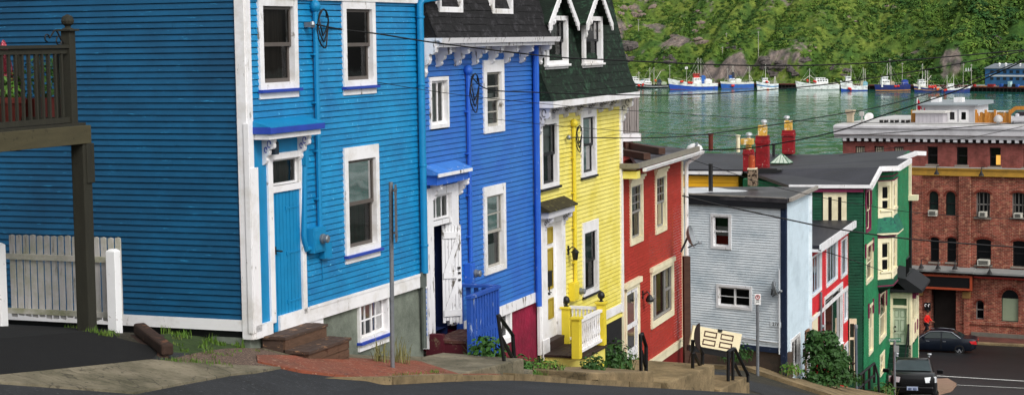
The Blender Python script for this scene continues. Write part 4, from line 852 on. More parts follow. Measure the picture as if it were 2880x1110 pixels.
# rubble chimney on the pale roof
YC=64.0
def px_chimney(name,label,Y,parts,grp=None,rot=.3):
    """parts: (x0,x1,y0,y1,material,partname,round)"""
    x0,x1,y0,y1=parts[0][:4]; b=at((x0+x1)/2,y1,Y); t=thing('chimney',label,'chimney',b,grp)
    for x0,x1,y0,y1,mt,nm,rd in parts:
        a=at((x0+x1)/2,y1,Y); c=at((x0+x1)/2,y0,Y); r=(x1-x0)/2*Y/FPX; m=MB()
        ax=Vector((a.x,a.y,a.z)); h=c.z-a.z
        if rd=='r': m.lathe(ax,[(r,0),(r,h*.8),(r*.8,h*.98),(.01,h)],12)
        elif rd=='c': m.lathe(ax,[(r*.5,0),(r*.5,h*.45),(r,h*.5),(r*.9,h*.85),(r*.3,h)],12)
        else:
            f=Frame((a.x,a.y),(math.cos(rot),-math.sin(rot))); k=r/(math.cos(rot)+math.sin(rot)) *1.02
            if rd=='t': m.profu(f,[(-k*1.08,a.z),(k*1.08,a.z),(k*1.08,a.z+h*.1),(k,a.z+h*.13),(k,a.z+h*.72),(k*1.1,a.z+h*.76),(k*1.1,a.z+h*.85),(k*1.02,a.z+h*.88),(k*1.02,a.z+h),(-k*1.02,a.z+h),(-k*1.02,a.z+h*.88),(-k*1.1,a.z+h*.85),(-k*1.1,a.z+h*.76),(-k,a.z+h*.72),(-k,a.z+h*.13),(-k*1.08,a.z+h*.1)],-k,k); m.box(f,-k*1.1,k*1.1,-k*1.09,k*1.09,a.z+h*.76,a.z+h*.85)
            else: m.box(f,-k,k,-k,k,a.z,a.z+h)
        obj(nm,m,mt,t,smooth=(rd in 'rc'))
    return t
CHRED=mat('red_chimney_brick','#96171f',.8,.25,3,bump=.4,bscale=14,dirt='#5c1114',dirt_amt=.3,dirt_scale=2,fleck='#c9a9a0',fleck_amt=.06,fleck_scale=8)
CHYEL=mat('flaking_yellow_pot','#dcae4a',.8,.2,4,fleck='#f0e3c8',fleck_amt=.3,fleck_scale=6,dirt='#8d6a2a',dirt_amt=.2,dirt_scale=3)
CHBLK=mat('tarred_chimney_base','#1b1a1d',.7,.3,4); STEEL=mat('pale_flue_cap','#c9ccce',.35,.15,6,metal=.5)
CHORG=mat('rusty_orange_flue','#a8431c',.7,.3,3,(1,1,.4),fleck='#d8925a',fleck_amt=.15); RUBBLE=mat('crumbling_rubble','#8d7a66',.95,.4,5,bump=.9,bscale=8,fleck='#2a1d14',fleck_amt=.4,fleck_scale=7)
px_chimney('chimney','crumbling brown rubble chimney with rusty orange flue on the pale blue house roof',YC,[(2102,2133,476,522,RUBBLE,'base','s'),(2101,2131,472,477,CREAM,'slab','s'),(2105,2124,436,473,CHORG,'flue','r')])
# ================================================================== LARGE FLAT ROOF: GREEN HOUSE
p=at(2428,800,73); FG=Frame((p.x,p.y),vpdir(3150)); FT=Frame((p.x,p.y),(1,-.2)); UG=FG.px(2556,700)[0]
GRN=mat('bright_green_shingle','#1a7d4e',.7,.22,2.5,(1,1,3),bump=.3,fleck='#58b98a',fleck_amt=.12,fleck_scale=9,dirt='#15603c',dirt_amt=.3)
GRN_SHADED=mat('shaded_green_side','#0d5238',.7,.2,2.5,(1,1,3),dirt='#093a28',dirt_amt=.35); MAUV=mat('maroon_trim','#7a2048',.5,.15,4,fleck='#b08a94',fleck_amt=.08)  # shaded copy of the green: darker for the side away from the sun
gh=thing('shingled_house','green shingled house with cream bay windows and wide flat dark roof','house',FG.pt(0,0,gs(50)))
RISE=.5
zg=FT.px(2350,529)[1]; zgb=gs(50)-.8
SG=FT.px(2255,600)[0]; fw=FG.px(2428,1090)[1]
OG=[]
def gwin(tl,br,trim,mt,**k): OG.append(window(FG,gh,tl,br,trim=trim,mt=mt,ms=CREAM,depth=.4,sw=.035,**k))
gwin((2437,535),(2451,646),(.14,.1,.1,.1),MAUV)
gwin((2438,690),(2457,782),(.12,.1,.1,.1),CREAM)
gwin((2446,860),(2457,986),(.1,.1,.1,.1),CREAM)
gwin((2475,828),(2494,942),(.14,.12,.12,.12),CREAM)
gwin((2477,998),(2489,1042),(.1,.1,.1,.1),CREAM)
m=MB()
for tl,br in (((2437,530),(2451,575)),((2437,685),(2457,706)),((2446,852),(2457,880)),((2475,824),(2494,858))):
    a=uzbox(FG,tl,br,.06); m.box(FG,a[0]-.16,a[0]-.02,.02,.07,a[2],a[3]); m.cut(); m.box(FG,a[1]+.02,a[1]+.14,.02,.07,a[2],a[3]); m.cut()
objs('shutter_block',m,MAUV,gh)
m=MB(); clap(m,FG,.06,UG,zgb-1,zg+RISE,.12,OG,board=.24,proj=.02,groove=.012,zmax=lambda u: zg-.08+RISE*max(0,min(1,u/3.6))); m.plan([isect(FT,-.35,FG,-.6),FG.pt(UG,-.6,0).xy,FG.pt(UG,-6,0).xy,FG.pt(6,-6,0).xy],zgb-3,zg-.15); obj('wall',m,GRN,gh,recalc=False)
m=MB(); clap(m,FT,SG,-.02,zgb,zg-.1,.12,[],board=.3,proj=.018,groove=.012); m.plan([FT.pt(SG,-.2,0).xy,isect(FT,-.2,FG,-.3),FT.pt(-1,-6,0).xy,FT.pt(SG,-6,0).xy],zgb-1,zg-.14); obj('side_wall',m,GRN_SHADED,gh,recalc=False)
# roof: one flat sheet with the bay's own lobe
zr=zg+.02
def rz(u): return zr+RISE*max(0,min(1,u/3.6))
ov=[FT.pt(SG-.5,.2,0).xy,FT.pt(.0,.2,0).xy+FG.n*.3,FG.pt(3.0,.32,0).xy,FG.pt(3.4,1.0,0).xy,FG.pt(8,1.0,0).xy,FG.pt(8.6,.4,0).xy,FG.pt(UG-.6,.4,0).xy,FG.pt(UG+.1,.75,0).xy,FG.pt(UG+.3,.2,0).xy,at(2555,437,93).xy,at(2295,436,92).xy,at(1930,427,95).xy,at(1895,481,83.3).xy,at(2092,484,82.5).xy]
zs_=[0,0,RISE,RISE,RISE,RISE,RISE*.6,RISE*.5,RISE*.5,.1,0,0,0,0]
m=MB(); m.prism([(q[0],q[1],zr-.03+h) for q,h in zip(ov,zs_)],[(q[0],q[1],zr+.1+h) for q,h in zip(ov,zs_)]); gr_=obj('flat_roof',m,mat('slate_grey_roof','#1d1d25',.5,.3,.7,(1,3,1),bump=.25,dirt='#34343d',dirt_amt=.35,dirt_scale=.5,crack=(.22,.006)),gh)
m=MB()
def edge(pts,a,b,z0,z1,hs=None):
    hs=hs or [0]*len(pts)
    for p,q,h,g in zip(pts,pts[1:],hs,hs[1:]): m.beam((p[0],p[1],(z0+z1)/2+h),(q[0],q[1],(z0+z1)/2+g),a,z1-z0)
edge(ov[1:9],.12,0,zr-.06,zr+.14,zs_[1:9]); edge(ov[0:2],.08,0,zr+.0,zr+.13); obj('white_edging',m,WHITE,gr_)
m=MB(); edge([FT.pt(SG,.12,0).xy,FT.pt(0,.12,0).xy],.1,0,zr-.16,zr-.03); obj('maroon_band',m,MAUV,gr_)
m=MB(); m.box(FG,UG-.35,UG+.05,.0,.12,FG.px(2556,553)[1],zr-.05); m.box(FG,UG-.45,UG+.15,0,.45,FG.px(2556,562)[1],FG.px(2556,548)[1]); obj('corner_board',m,CREAM,gh)
m=MB(); m.tube([FG.pt(UG-.1,.1,FG.px(2556,562)[1]),FG.pt(UG-.1,.1,gs(66))],.07,7); obj('downspout',m,BLACKMETAL,gh,smooth=True)
# bay
b0=FG.px(2468,560)[0]; W_=.3
while FG.px(2511,560,W_)[0]>b0+.62: W_+=.01
b1=FG.px(2511,560,W_)[0]; b2=max(b1+.9,FG.px(2524,560,W_)[0]); b3=b2+(b1-b0)
def bayloop(g=0.0): return [FG.pt(b0-g,-.05,0).xy,FG.pt(b1-g*.4,W_+g,0).xy,FG.pt(b2+g*.4,W_+g,0).xy,FG.pt(b3+g,-.05,0).xy]
def zz(y,x=2490): 
    k=FG.px(x,y,W_*.5); return min(k[1],zg+RISE-.02)
FC=Frame(FG.pt(b0,0,0).xy,(FG.pt(b1,W_,0)-FG.pt(b0,0,0)).xy); LC=(FG.pt(b1,W_,0)-FG.pt(b0,0,0)).length
FF=Frame(FG.pt(b1,W_,0).xy,FG.d); LF=b2-b1
def bay(name,y0,y1,mt,g=0,par=None):
    m=MB(); m.plan(bayloop(g),zz(y1),zz(y0)); return obj(name,m,mt,par or gh)
def baylevel(yt,yb):
    m=MB(); z1,z0=zz(yt),zz(yb)
    bw=obj('bay_window',MB(),None,gh)
    m=MB(); holed(m,FC,0,LC,-.12,0,z0,z1,[(LC*.3,LC*.78,z0+.35,z1-.2)]); holed(m,FF,0,LF,-.12,0,z0,z1,[(LF*.2,LF*.8,z0+.35,z1-.2)]); m.plan([FG.pt(b2,W_,0).xy,FG.pt(b3,0,0).xy,FG.pt(b3-.1,-.1,0).xy,FG.pt(b2-.1,W_-.15,0).xy],z0,z1); 
    me=obj('bay_casing',m,CREAM,bw); 
    m=MB(); p=MB()
    for fr,L in ((FC,LC),(FF,LF)):
        f0,f1=(.3,.78) if fr is FC else (.2,.8)
        frame4(m,fr,L*f0,L*f1,z0+.35,z1-.2,.05,.05,.05,.05,-.1,-.05); zm=(z0+z1)/2; m.box(fr,L*f0,L*f1,-.1,-.04,zm-.05,zm+.05); m.box(fr,L*f0-.1,L*f1+.1,0,.06,z0+.27,z0+.35)
        p.quad(fr.pt(L*f0,-.08,z0+.35),fr.pt(L*f1,-.08,z0+.35),fr.pt(L*f1,-.08,z1-.2),fr.pt(L*f0,-.08,z1-.2))
    m.box(FC,0,.06,0,.04,z0,z1); m.box(FC,LC-.06,LC+.02,0,.04,z0,z1)
    obj('sash',m,CREAM,bw); obj('pane',p,DARKGLASS,bw)
baylevel(509,612); baylevel(668,783)
bay('bay_head',476,484,MAUV,.06); bay('bay_panel',484,494,GRN,.0); bay('bay_band',494,497,MAUV,.04); bay('bay_panel',497,506,GRN); bay('bay_band',506,509,MAUV,.04)
bay('bay_cornice',653,658,CREAM,.25); bay('bay_band',658,668,MAUV,.05); bay('bay_apron',783,806,GRN_SHADED,.02); bay('bay_band',800,803,MAUV,.05)
m=MB(); A=bayloop(.02); B=bayloop(.28); z1,z0=zz(610),zz(652)
n=7
for i in range(n):
    f0,f1=i/n,(i+1.1)/n
    la=[a.lerp(b,f1*.96+.0) for a,b in zip(A,B)]; lb=[a.lerp(b,f0*.96) for a,b in zip(A,B)]
    za=z1+(z0-z1)*min(1,f1)+.0; zb_=z1+(z0-z1)*f0
    m.prism([(q.x,q.y,za) for q in la],[(q.x,q.y,zb_) for q in lb])
obj('bay_skirt',m,mat('teal_shingle','#1d6e54',.7,.3,4,(1,1,3),bump=.4,fleck='#123f44',fleck_amt=.3,fleck_scale=6),gh)
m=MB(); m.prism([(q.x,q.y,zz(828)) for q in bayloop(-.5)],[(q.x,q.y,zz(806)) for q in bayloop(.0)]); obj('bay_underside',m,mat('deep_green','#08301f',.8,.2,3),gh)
# entrance porch beyond the bay, door facing uphill
ue=FG.px(2503,900)[0]; q=FG.pt(ue,0,0); FE=Frame((q.x,q.y),(FG.n.x,FG.n.y)); we=FE.px(2562,900)[0]
ze1=FE.px(2530,819)[1]; ze0=FE.px(2530,968)[1]; ze2=FE.px(2530,1060)[1]
de0,de1=FE.px(2511,900)[0],FE.px(2550,900)[0]; zdt=FE.px(2530,865)[1]; ztr=FE.px(2530,839)[1]; ztb=FE.px(2530,858)[1]
ent=thing('entrance_porch','cream entrance porch with pale green door on the side of the green house','porch',FG.pt(ue,.5,gs(62)))
m=MB(); m.box(FE,0,de0,-.2,.03,ze0,ze1); m.box(FE,de1,we,-.2,.03,ze0,ze1); m.box(FE,de0,de1,-.2,.03,ztr+.02,ze1); m.box(FE,de0,de1,-.2,.03,zdt,ztb); m.box(FE,-.02,.06,.03,.06,ze0,ze1); m.box(FE,we-.08,we,.03,.06,ze0,ze1); m.box(FE,.1,we-.1,.03,.05,ztr+.1,ztr+.16); m.box(FE,.1,we-.1,.03,.05,ze1-.12,ze1-.06)
obj('surround',m,CREAM,ent)
m=MB(); m.box(FE,de0,de1,-.12,-.06,ze0,zdt); D=obj('panel_door',m,mat('pale_green_door','#c3cdb4',.5,.05,3),ent)
m=MB()
for i in range(2):
    for f0,f1 in ((.05,.3),(.36,.68),(.74,.94)):
        a=de0+(de1-de0)*(.12+.42*i); b=a+(de1-de0)*.33; frame4(m,FE,a,b,ze0+(zdt-ze0)*f0,ze0+(zdt-ze0)*f1,.03,.03,.03,.03,-.06,-.045)
obj('door_moulding',m,mat('shaded_green_door','#9fab90',.5,.05,3),D)
m=MB(); z=ze0+(zdt-ze0)*.48; m.ball(FE.pt(de0+.1,-.02,z),.045); m.ball(FE.pt(de0+.1,-.02,z-.2),.04); obj('door_knob',m,BLACKMETAL,D)
m=MB(); m.box(FE,de0,de1,-.12,-.08,ztb,ztr+.02); obj('transom',m,mat('green_transom_glass','#3c5a40',.15,.2,2,spec=.6),ent)
m=MB(); f=FG.off(u=ue,w=we); L=FG.px(2582,900,we)[0]-ue
for a in (0,L*.3,L*.62,L*.9): m.box(f,a,a+.16,-.12,.05,ze0,ze1)
m.box(f,0,L+.1,-.1,.03,ze0,ze0+1.0); obj('side_panel',m,CREAM,ent)
m=MB(); m.box(f,L*.36,L*.5,.03,.06,ze0+.35,ze0+.8); m.cut(); m.box(f,L*.68,L*.84,.03,.06,ze0+.35,ze0+.8); m.cut()
for a in (.05,L*.35,L*.7): m.box(f,a,a+.14,.05,.22,ze1-.3,ze1); m.cut()
objs('bracket',m,MAUV,ent)
m=MB(); m.box(f,-.3,L+.4,-we-.2,.5,ze1,ze1+.12); m.profu(f,[(-.2,ze1+.12),(.5,ze1+.12),(-.2,ze1+.6),(-we,ze1+.75)],-.3,L+.4); obj('porch_roof',m,mat('black_porch_roof','#17171b',.6,.25,3),ent)
m=MB(); m.box(FE,0,we,-.15,.0,ze2-.5,ze0); m.box(f,0,L+.1,-.1,.02,ze2-1.5,ze0); obj('skirt',m,mat('deep_green','#08301f'),ent)
m=MB(); m.box(f,0,.14,-.1,.05,ze2-1,ze0); m.cut(); m.box(f,L*.95,L*.95+.1,-.1,.05,ze2-1.2,ze0); objs('leg',m,CREAM,ent)
m=MB(); m.box(f,.14,L,-.05,.03,ze0-1.1,ze0-.1); obj('lower_panel',m,GRN,ent)
gs_=thing('entrance_steps','dark green wooden steps climbing to the pale green door','steps',FE.pt(we*.45,.8,ze2-.5))
m=MB(); n=8
for i in range(n): m.box(FE,.05,we-.08,.05+i*.25,.05+(i+1)*.25,ze0-.06-(i+1)*.2-.05,ze0-.06-(i)*.2-.04)
obj('tread',m,mat('dark_green_step','#0d3324',.8,.25,3),gs_)
m=MB(); m.beam(FE.pt(we-.1,.05,ze0+.9),FE.pt(we-.1,2.0,ze0-.9),.05,.08); m.beam(FE.pt(we-.1,2.0,ze0-2.2),FE.pt(we-.1,2.0,ze0-.85),.07,.07); m.beam(FE.pt(we-.1,.05,ze0),FE.pt(we-.1,.05,ze0+.95),.07,.07); obj('handrail',m,BLACKMETAL,gs_)
m=MB(); z=zz(796); 
for a in (0,1.4): 
    for k in range(6): m.tube([FG.pt(b3+a*0+k*.22,.9,z-.0),FG.pt(b3+k*.22,.9,z+.75)],.02,4)
m.tube([FG.pt(b3,.9,z+.75),FG.pt(b3+1.2,.9,z+.75)],.025,5); m.tube([FG.pt(b3,.9,z+.05),FG.pt(b3+1.2,.9,z+.05)],.025,5); tag(obj('balcony_railing',m,BLACKMETAL),'small black iron balcony railing above the cream entrance porch','railing')
# tall cream window and narrow side door on the dark green side
a=uzbox(FT,(2315,538),(2381,640),.05); m=MB(); frame4(m,FT,a[0],a[1],a[2],a[3],.2,.2,.22,.1,0,.07); mu=(a[0]+a[1])/2; m.box(FT,mu-.12,mu+.12,0,.07,a[2]+.1,a[3]-.22); m.box(FT,a[0]-.05,a[1]+.05,0,.1,a[3],a[3]+.06); sw=obj('side_window',m,CREAM,gh)
m=MB(); m.box(FT,a[0]+.2,mu-.12,.0,.035,a[2]+.1,a[3]-.22); m.box(FT,mu+.12,a[1]-.2,.0,.035,a[2]+.1,a[3]-.22); obj('pane',m,mat('dark_louvre','#17130f',.3,.3,6,(1,1,.2)),sw)
a=uzbox(FT,(2389,895),(2409,1060),.05); m=MB(); frame4(m,FT,a[0],a[1],a[2],a[3],.02,.1,.2,0,0,.07); m.box(FT,a[0],a[1],0,.06,a[3]-.85,a[3]-.75); sd=obj('side_door',m,CREAM,gh)
m=MB(); m.box(FT,a[0],a[1]-.1,0,.03,a[2],a[3]-.85); m.box(FT,a[0],a[1]-.1,0,.03,a[3]-.75,a[3]-.2); obj('door_panel',m,mat('dark_green_door','#1c2a20'),sd)
# golden neighbour behind: wall under the flat roof, left
g0=at(1890,500,83.6); g1=at(2076,500,82.6); FY2=Frame((g0.x,g0.y),(g1.x-g0.x,g1.y-g0.y)); U=(g1-g0).length
ny=thing('clapboard_house','golden yellow clapboard house wall under the wide flat dark roof','house',FY2.pt(U/2,0,zr-4))
m=MB(); clap(m,FY2,0,U,zr-3.5,zr-.2,.2,[],proj=.02,groove=.02,zmax=lambda u:99); m.box(FY2,0,U,-3,-.1,zr-5,zr-.15); obj('wall',m,mat('golden_clapboard','#f2b41c',.5,.06,2,(1,1,2.5)),ny,recalc=False)
m=MB(); m.box(FY2,-.2,U+.2,0,.25,zr-.12,zr+.02); obj('fascia',m,WHITE,ny)
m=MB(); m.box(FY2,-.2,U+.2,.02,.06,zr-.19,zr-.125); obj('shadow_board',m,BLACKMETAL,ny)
# chimneys, skylight, vents on the wide roof
px_chimney('chimney','red chimney with yellow cross shaped pots, nearest on the wide dark roof',81.0,[(2089,2122,420,480,CHRED,'shaft','t'),(2097,2114,388,421,CHYEL,'pot','r'),(2082,2122,390,406,CHYEL,'cross_pot','s'),(2097,2116,372,388,STEEL,'cap','c')],'red chimneys on the wide dark roof')
px_chimney('chimney','red chimney with yellow pot and tarred black base beside the glass skylight',82.5,[(2124,2166,381,472,CHRED,'shaft','t'),(2122,2160,427,470,CHBLK,'base','s'),(2131,2159,352,382,CHYEL,'pot','s'),(2140,2158,336,353,STEEL,'cap','c')],'red chimneys on the wide dark roof')
px_chimney('chimney','red chimney with yellow pot standing alone at the far roof edge',92.0,[(2198,2238,366,432,CHRED,'shaft','t'),(2199,2230,412,435,CHBLK,'base','s'),(2205,2230,338,367,CHYEL,'pot','s'),(2204,2222,325,339,STEEL,'cap','c')],'red chimneys on the wide dark roof')
c=atz(2198,466,zr+.1); sk=thing('skylight','small green and white glass pyramid skylight on the wide dark roof','skylight',c)
f=Frame((c.x,c.y),(.93,-.368)); h=.42
m=MB(); m.box(f,-.42,.42,-.42,.42,c.z,c.z+.14); obj('curb',m,mat('tarred_curb','#4a443e',.8,.3,4),sk)
m=MB(); P=f.pt; ap=P(0,0,c.z+.58); k=[P(-.44,-.44,c.z+.14),P(.44,-.44,c.z+.14),P(.44,.44,c.z+.14),P(-.44,.44,c.z+.14)]
for i in range(4): m.poly([k[i],k[(i+1)%4],ap])
obj('glazing',m,mat('pale_green_glazing','#c3d0c0',.25,.15,4,spec=.7),sk)
m=MB()
for i in range(4):
    m.beam(k[i],ap,.025,.025); m.beam(k[i],k[(i+1)%4],.025,.025)
    for t in (.25,.5,.75): 
        a=k[i].lerp(k[(i+1)%4],t); m.beam(a,a.lerp(ap,.9-.9*abs(t-.5)*1.6),.018,.018)
obj('glazing_bar',m,mat('green_glazing_bar','#1f5a3c',.4,.1,4),sk)
for (x,y,h_,r_,lab,mt) in ((1999,424,.82,.12,'rust red vent pipe standing at the far edge of the wide dark roof',mat('dull_rust_pipe','#5e271b',.75,.3,4,fleck='#9a5a3c',fleck_amt=.15)),(2076,428,.8,.1,'short buff vent post at the far edge of the wide dark roof',CREAM),(2176,440,.55,.07,'short black vent pipe between two red chimneys',BLACKMETAL)):
    q=atz(x,y,zr+.1); m=MB(); m.lathe(q,[(r_,0),(r_,h_),(r_*1.3,h_),(r_*1.3,h_+.08),(.01,h_+.1)],10); tag(obj('vent_pipe',m,mt,smooth=True),lab,'vent pipe')
q=atz(2160,486,zr+.1); m=MB(); m.box(Frame((q.x,q.y),(1,-.2)),-.5,.6,-.35,.35,q.z,q.z+.16); m.box(Frame((q.x,q.y),(1,-.2)),-.35,.4,-.25,.25,q.z+.16,q.z+.2); tag(obj('roof_hatch',m,BLACKMETAL),'low black roof hatch in front of the glass skylight','hatch')
# ================================================================== SMALL BRIGHT RED HOUSE
p=FL.pt(UL,0,0); FA=Frame((p.x,p.y),vpdir(3180)); UA=FA.px(2388,850)[0]
SCAR=mat('scarlet_clapboard','#d8202c',.55,.12,2.5,(1,1,2.5),dirt='#b01a24',dirt_amt=.3,dirt_scale=1.0)
BLUW=mat('pale_blue_window_frame','#b9c6d4',.5,.06,4)
ah=thing('shopfront_house','small scarlet clapboard house with low roof and ground floor shop window','house',FA.pt(0,0,gs(42)))
ROD=mat('dark_scarlet_door','#8c1a26',.6,.15,3)
OA=[window(FA,ah,(2284,723),(2312,815),trim=(.06,.06,.06,.06),mt=WHITE,ms=BLUW,style='fixed',mu=(4,1),depth=.4,sw=.05,thin=.03,curtains=((0,1,PALECUR),)),
    window(FA,ah,(2326,695),(2357,783),trim=(.06,.06,.06,.06),mt=WHITE,ms=BLUW,style='fixed',mu=(4,1),depth=.4,sw=.05,thin=.03,curtains=((0,1,PALECUR),)),
    window(FA,ah,(2367,675),(2384,770),trim=(.06,.06,.06,.06),mt=WHITE,ms=BLUW,style='fixed',mu=(2,1),depth=.4,thin=.03),
    window(FA,ah,(2375,818),(2385,898),trim=(.06,.06,.06,.06),mt=WHITE,ms=BLUW,style='fixed',depth=.4),
    window(FA,ah,(2376,968),(2386,1030),trim=(.06,.06,.06,.06),mt=WHITE,ms=BLUW,style='fixed',depth=.4),
    window(FA,ah,(2320,836),(2371,960),trim=(.12,.12,.12,.14),mt=WHITE,ms=SGREY,style='slide',depth=.9,name='shop_window',ledge=WHITE)]
za=FA.px(2335,668)[1]; zab=gs(46)-1
dd=uzbox(FA,(2299,870),(2318,960),.0); dw=uzbox(FA,(2283,890),(2298,960),.0); zdd=FA.px(2300,1010)[1]
m=MB(); m.box(FA,dd[0],dd[1],-.04,.02,zdd,dd[3]); D=obj('door',m,ROD,ah)
m=MB(); m.tube([FA.pt(dd[0]+.3,.08,zdd),FA.pt(dd[0]+.3,.08,dd[3]+.6)],.05,6); m.lathe(FA.pt(dd[0]+.55,.04,dd[3]-.7),[(.09,0),(.09,.06),(.07,.12)],10,(FA.n.x,FA.n.y,0)); m.lathe(FA.pt(dd[0]+.3,.04,dd[3]-1.4),[(.09,0),(.09,.06),(.07,.12)],10,(FA.n.x,FA.n.y,0)); obj('meter',m,GREYMETAL,ah)
m=MB(); m.box(FA,dw[0],dw[1],-.04,.03,zdd,dw[3]); obj('side_door',m,CREAM,ah)
OA+= [(dd[0],dd[1],zdd-1,dd[3]),(dw[0],dw[1],zdd-1,dw[3])]
m=MB(); clap(m,FA,.02,UA,zab,za-.05,.1,OA,groove=.012,proj=.018); m.box(FA,.0,UA-.05,-3,-1.0,zab-1,za-.08); obj('wall',m,SCAR,ah,recalc=False)
m=MB(); a=FA.px(2282,890)[0]; z=FA.px(2371,822)[1]; m.box(FA,.0,UA*.93,.0,.06,z+.02,z+.14); m.cut(); m.box(FA,UA-.08,UA+.03,0,.05,zab,za); objs('trim_board',m,WHITE,ah)
zr2=FA.px(2300,690,.25)[1]
lp_=[FA.pt(-.05,.3,0).xy,FA.pt(UA*.92,.3,0).xy,FA.pt(UA+.1,.0,0).xy,FA.pt(UA+.1,-2.5,0).xy,FA.pt(-.05,-3.5,0).xy]
zr2=max(za+.02,zr2-.1)
m=MB(); m.plan(lp_,zr2,zr2+.1); rf=obj('flat_roof',m,mat('slate_grey_roof','#2d2d38'),ah)
m=MB(); m.box(FA,-.05,UA*.93,.3,.38,zr2-.14,zr2+.12); m.box(FA,-.05,UA*.93,.0,.3,zr2-.14,zr2-.04); obj('fascia',m,WHITE_OLD,rf)
# ================================================================== GROUND, ROAD, PAVEMENT
TS=[-34+.5*i for i in range(int((160+34)/.5)+1)]
def gridmesh(ws, dz=0.0, ts=TS, fn=None):
    m=MB(); n=len(ws)
    for t in ts:
        for w in ws:
            q=ROW.pt(t,w,0); m.v.append((q.x,q.y,(fn or hgt)(t,w)+dz))
    for i in range(len(ts)-1):
        for j in range(n-1): m.f.append((i*n+j,i*n+j+1,(i+1)*n+j+1,(i+1)*n+j))
    return m
SOIL=mat('dark_soil','#3a352b',.95,.35,2,bump=.6,bscale=20,dirt='#24261a',dirt_amt=.4,dirt_scale=1.5,fleck='#6a5d4a',fleck_amt=.2,fleck_scale=20)
ASPH=mat('asphalt','#303133',.85,.22,1.2,bump=.6,bscale=60,dirt='#222324',dirt_amt=.4,dirt_scale=.6,fleck='#4c4e50',fleck_amt=.18,fleck_scale=18,crack=(.3,.008))
ASPHD=mat('black_asphalt','#0e0e0e',.95,.3,2,bump=.5,bscale=70,fleck='#3a3936',fleck_amt=.05,fleck_scale=40)
ASPHW=mat('wet_asphalt','#141517',.5,.3,.8,bump=.25,bscale=60,dirt='#1f2123',dirt_amt=.3,dirt_scale=.3)
REDPAD=mat('brick_red_paving','#8a4a35',.9,.2,2,bump=.5,bscale=40,dirt='#6a4636',dirt_amt=.3,fleck='#b0907a',fleck_amt=.2,fleck_scale=16,crack=(1.3,.012))
ws=[-60,-40,-25,-15,-10,-6,-4,-2,-.9,-.5,0,.5,1,1.5,1.8,2.1,2.5,3,4,6,9,12,16,24,40,70,110]
tag(obj('ground',gridmesh(ws),SOIL,smooth=True,recalc=False),kind='structure')
def sheet(name, pts, dz, m_, road=False, skirt=0.0, kind='structure', base=None):
    """plan polygon (t,w) draped on the hill; cut every .5 m along t so that it follows the ground sheet"""
    bm=bmesh.new(); vs=[bm.verts.new((t,w,0)) for t,w in pts]; bm.faces.new(vs)
    t0,t1=min(p[0] for p in pts),max(p[0] for p in pts)
    for t in TS:
        if t0<t<t1: bmesh.ops.bisect_plane(bm,geom=bm.verts[:]+bm.edges[:]+bm.faces[:],plane_co=(t,0,0),plane_no=(1,0,0))
    for w in (-.9,2.1,2.5):
        bmesh.ops.bisect_plane(bm,geom=bm.verts[:]+bm.edges[:]+bm.faces[:],plane_co=(0,w,0),plane_no=(0,1,0))
    bmesh.ops.triangulate(bm,faces=[f for f in bm.faces if len(f.verts)>4])
    mb=MB(); bm.verts.ensure_lookup_table(); bm.verts.index_update()
    H=base or ((lambda t,w: gr(t)) if road else hgt)
    for v in bm.verts: q=ROW.pt(v.co.x,v.co.y,0); mb.v.append((q.x,q.y,H(v.co.x,v.co.y)+dz))
    for f in bm.faces: mb.f.append(tuple(v.index for v in f.verts))
    if skirt:
        for e in bm.edges:
            if len(e.link_faces)==1:
                a,b=e.verts[0].index,e.verts[1].index; k=len(mb.v); A,B=mb.v[a],mb.v[b]
                mb.v+= [(A[0],A[1],A[2]-skirt),(B[0],B[1],B[2]-skirt)]; mb.f.append((a,b,k+1,k))
    bm.free(); o=obj(name,mb,m_); tag(o,kind=kind); return o
def TW(px,py,dz=0,road=False): return ROW.loc(hit(px,py,dz,road))
# main road down the hill, road surface uses the road profile
tt=[-34+2*i for i in range(0,45)]
sheet('road',[(-34,-2.5),(-8,.2),(-4,.75),(-1.8,1.45),(0,2.3),(6,2.45),(26,2.5),(33,2.5),(46,2.6),(56,3.6),(56,14),(-34,14)],.012,ASPH,road=True)
tag(obj('road',gridmesh([14,20,30,60,110],.012,[t for t in TS if 0<=t<=56],fn=lambda t,w: gr(t)),ASPH,recalc=False),kind='structure')
sheet('far_pavement',[(-34,14),(20,14),(20,17.5),(-34,17.5)],.14,CONCRETE,road=True,skirt=.3)
sheet('road',[(-14,-2.2),(-4.5,-.7),(-1.9,.4),(-1.0,1.2),(-.2,2.35),(-14,2.35)],.02,ASPH)
# the side yard to the left: driveway and concrete pavement
sheet('driveway',[(-12,-9),(-1.9,-1.35),(-1.9,-.75),(-3.0,-.9),(-12,-3.2)] if False else [TW(0,1064),TW(425,1019),TW(455,985),TW(330,955),TW(0,905)][::1],.03,ASPHD)
pk=[TW(0,1064),TW(425,1019),TW(560,1030),TW(790,1040),TW(724,1052),TW(648,1060),TW(503,1088),TW(380,1112),(-9.5,-.6),(-12,-4)]
sheet('pavement',pk,.05,CONCRETE,skirt=.35)
sheet('tarmac_patch',[TW(500,1100,0,True),TW(730,1062,0,True),TW(800,1066,0,True),TW(830,1078,0,True),TW(700,1108,0,True)],.03,ASPHD,road=True)
sheet('gravel_strip',[TW(470,1018),TW(640,985),TW(760,985),TW(860,1024),TW(735,1042),TW(560,1030)],.035,mat('brown_gravel','#5a4a40',.95,.4,9,bump=.8,bscale=60,fleck='#9a8270',fleck_amt=.3,fleck_scale=40))
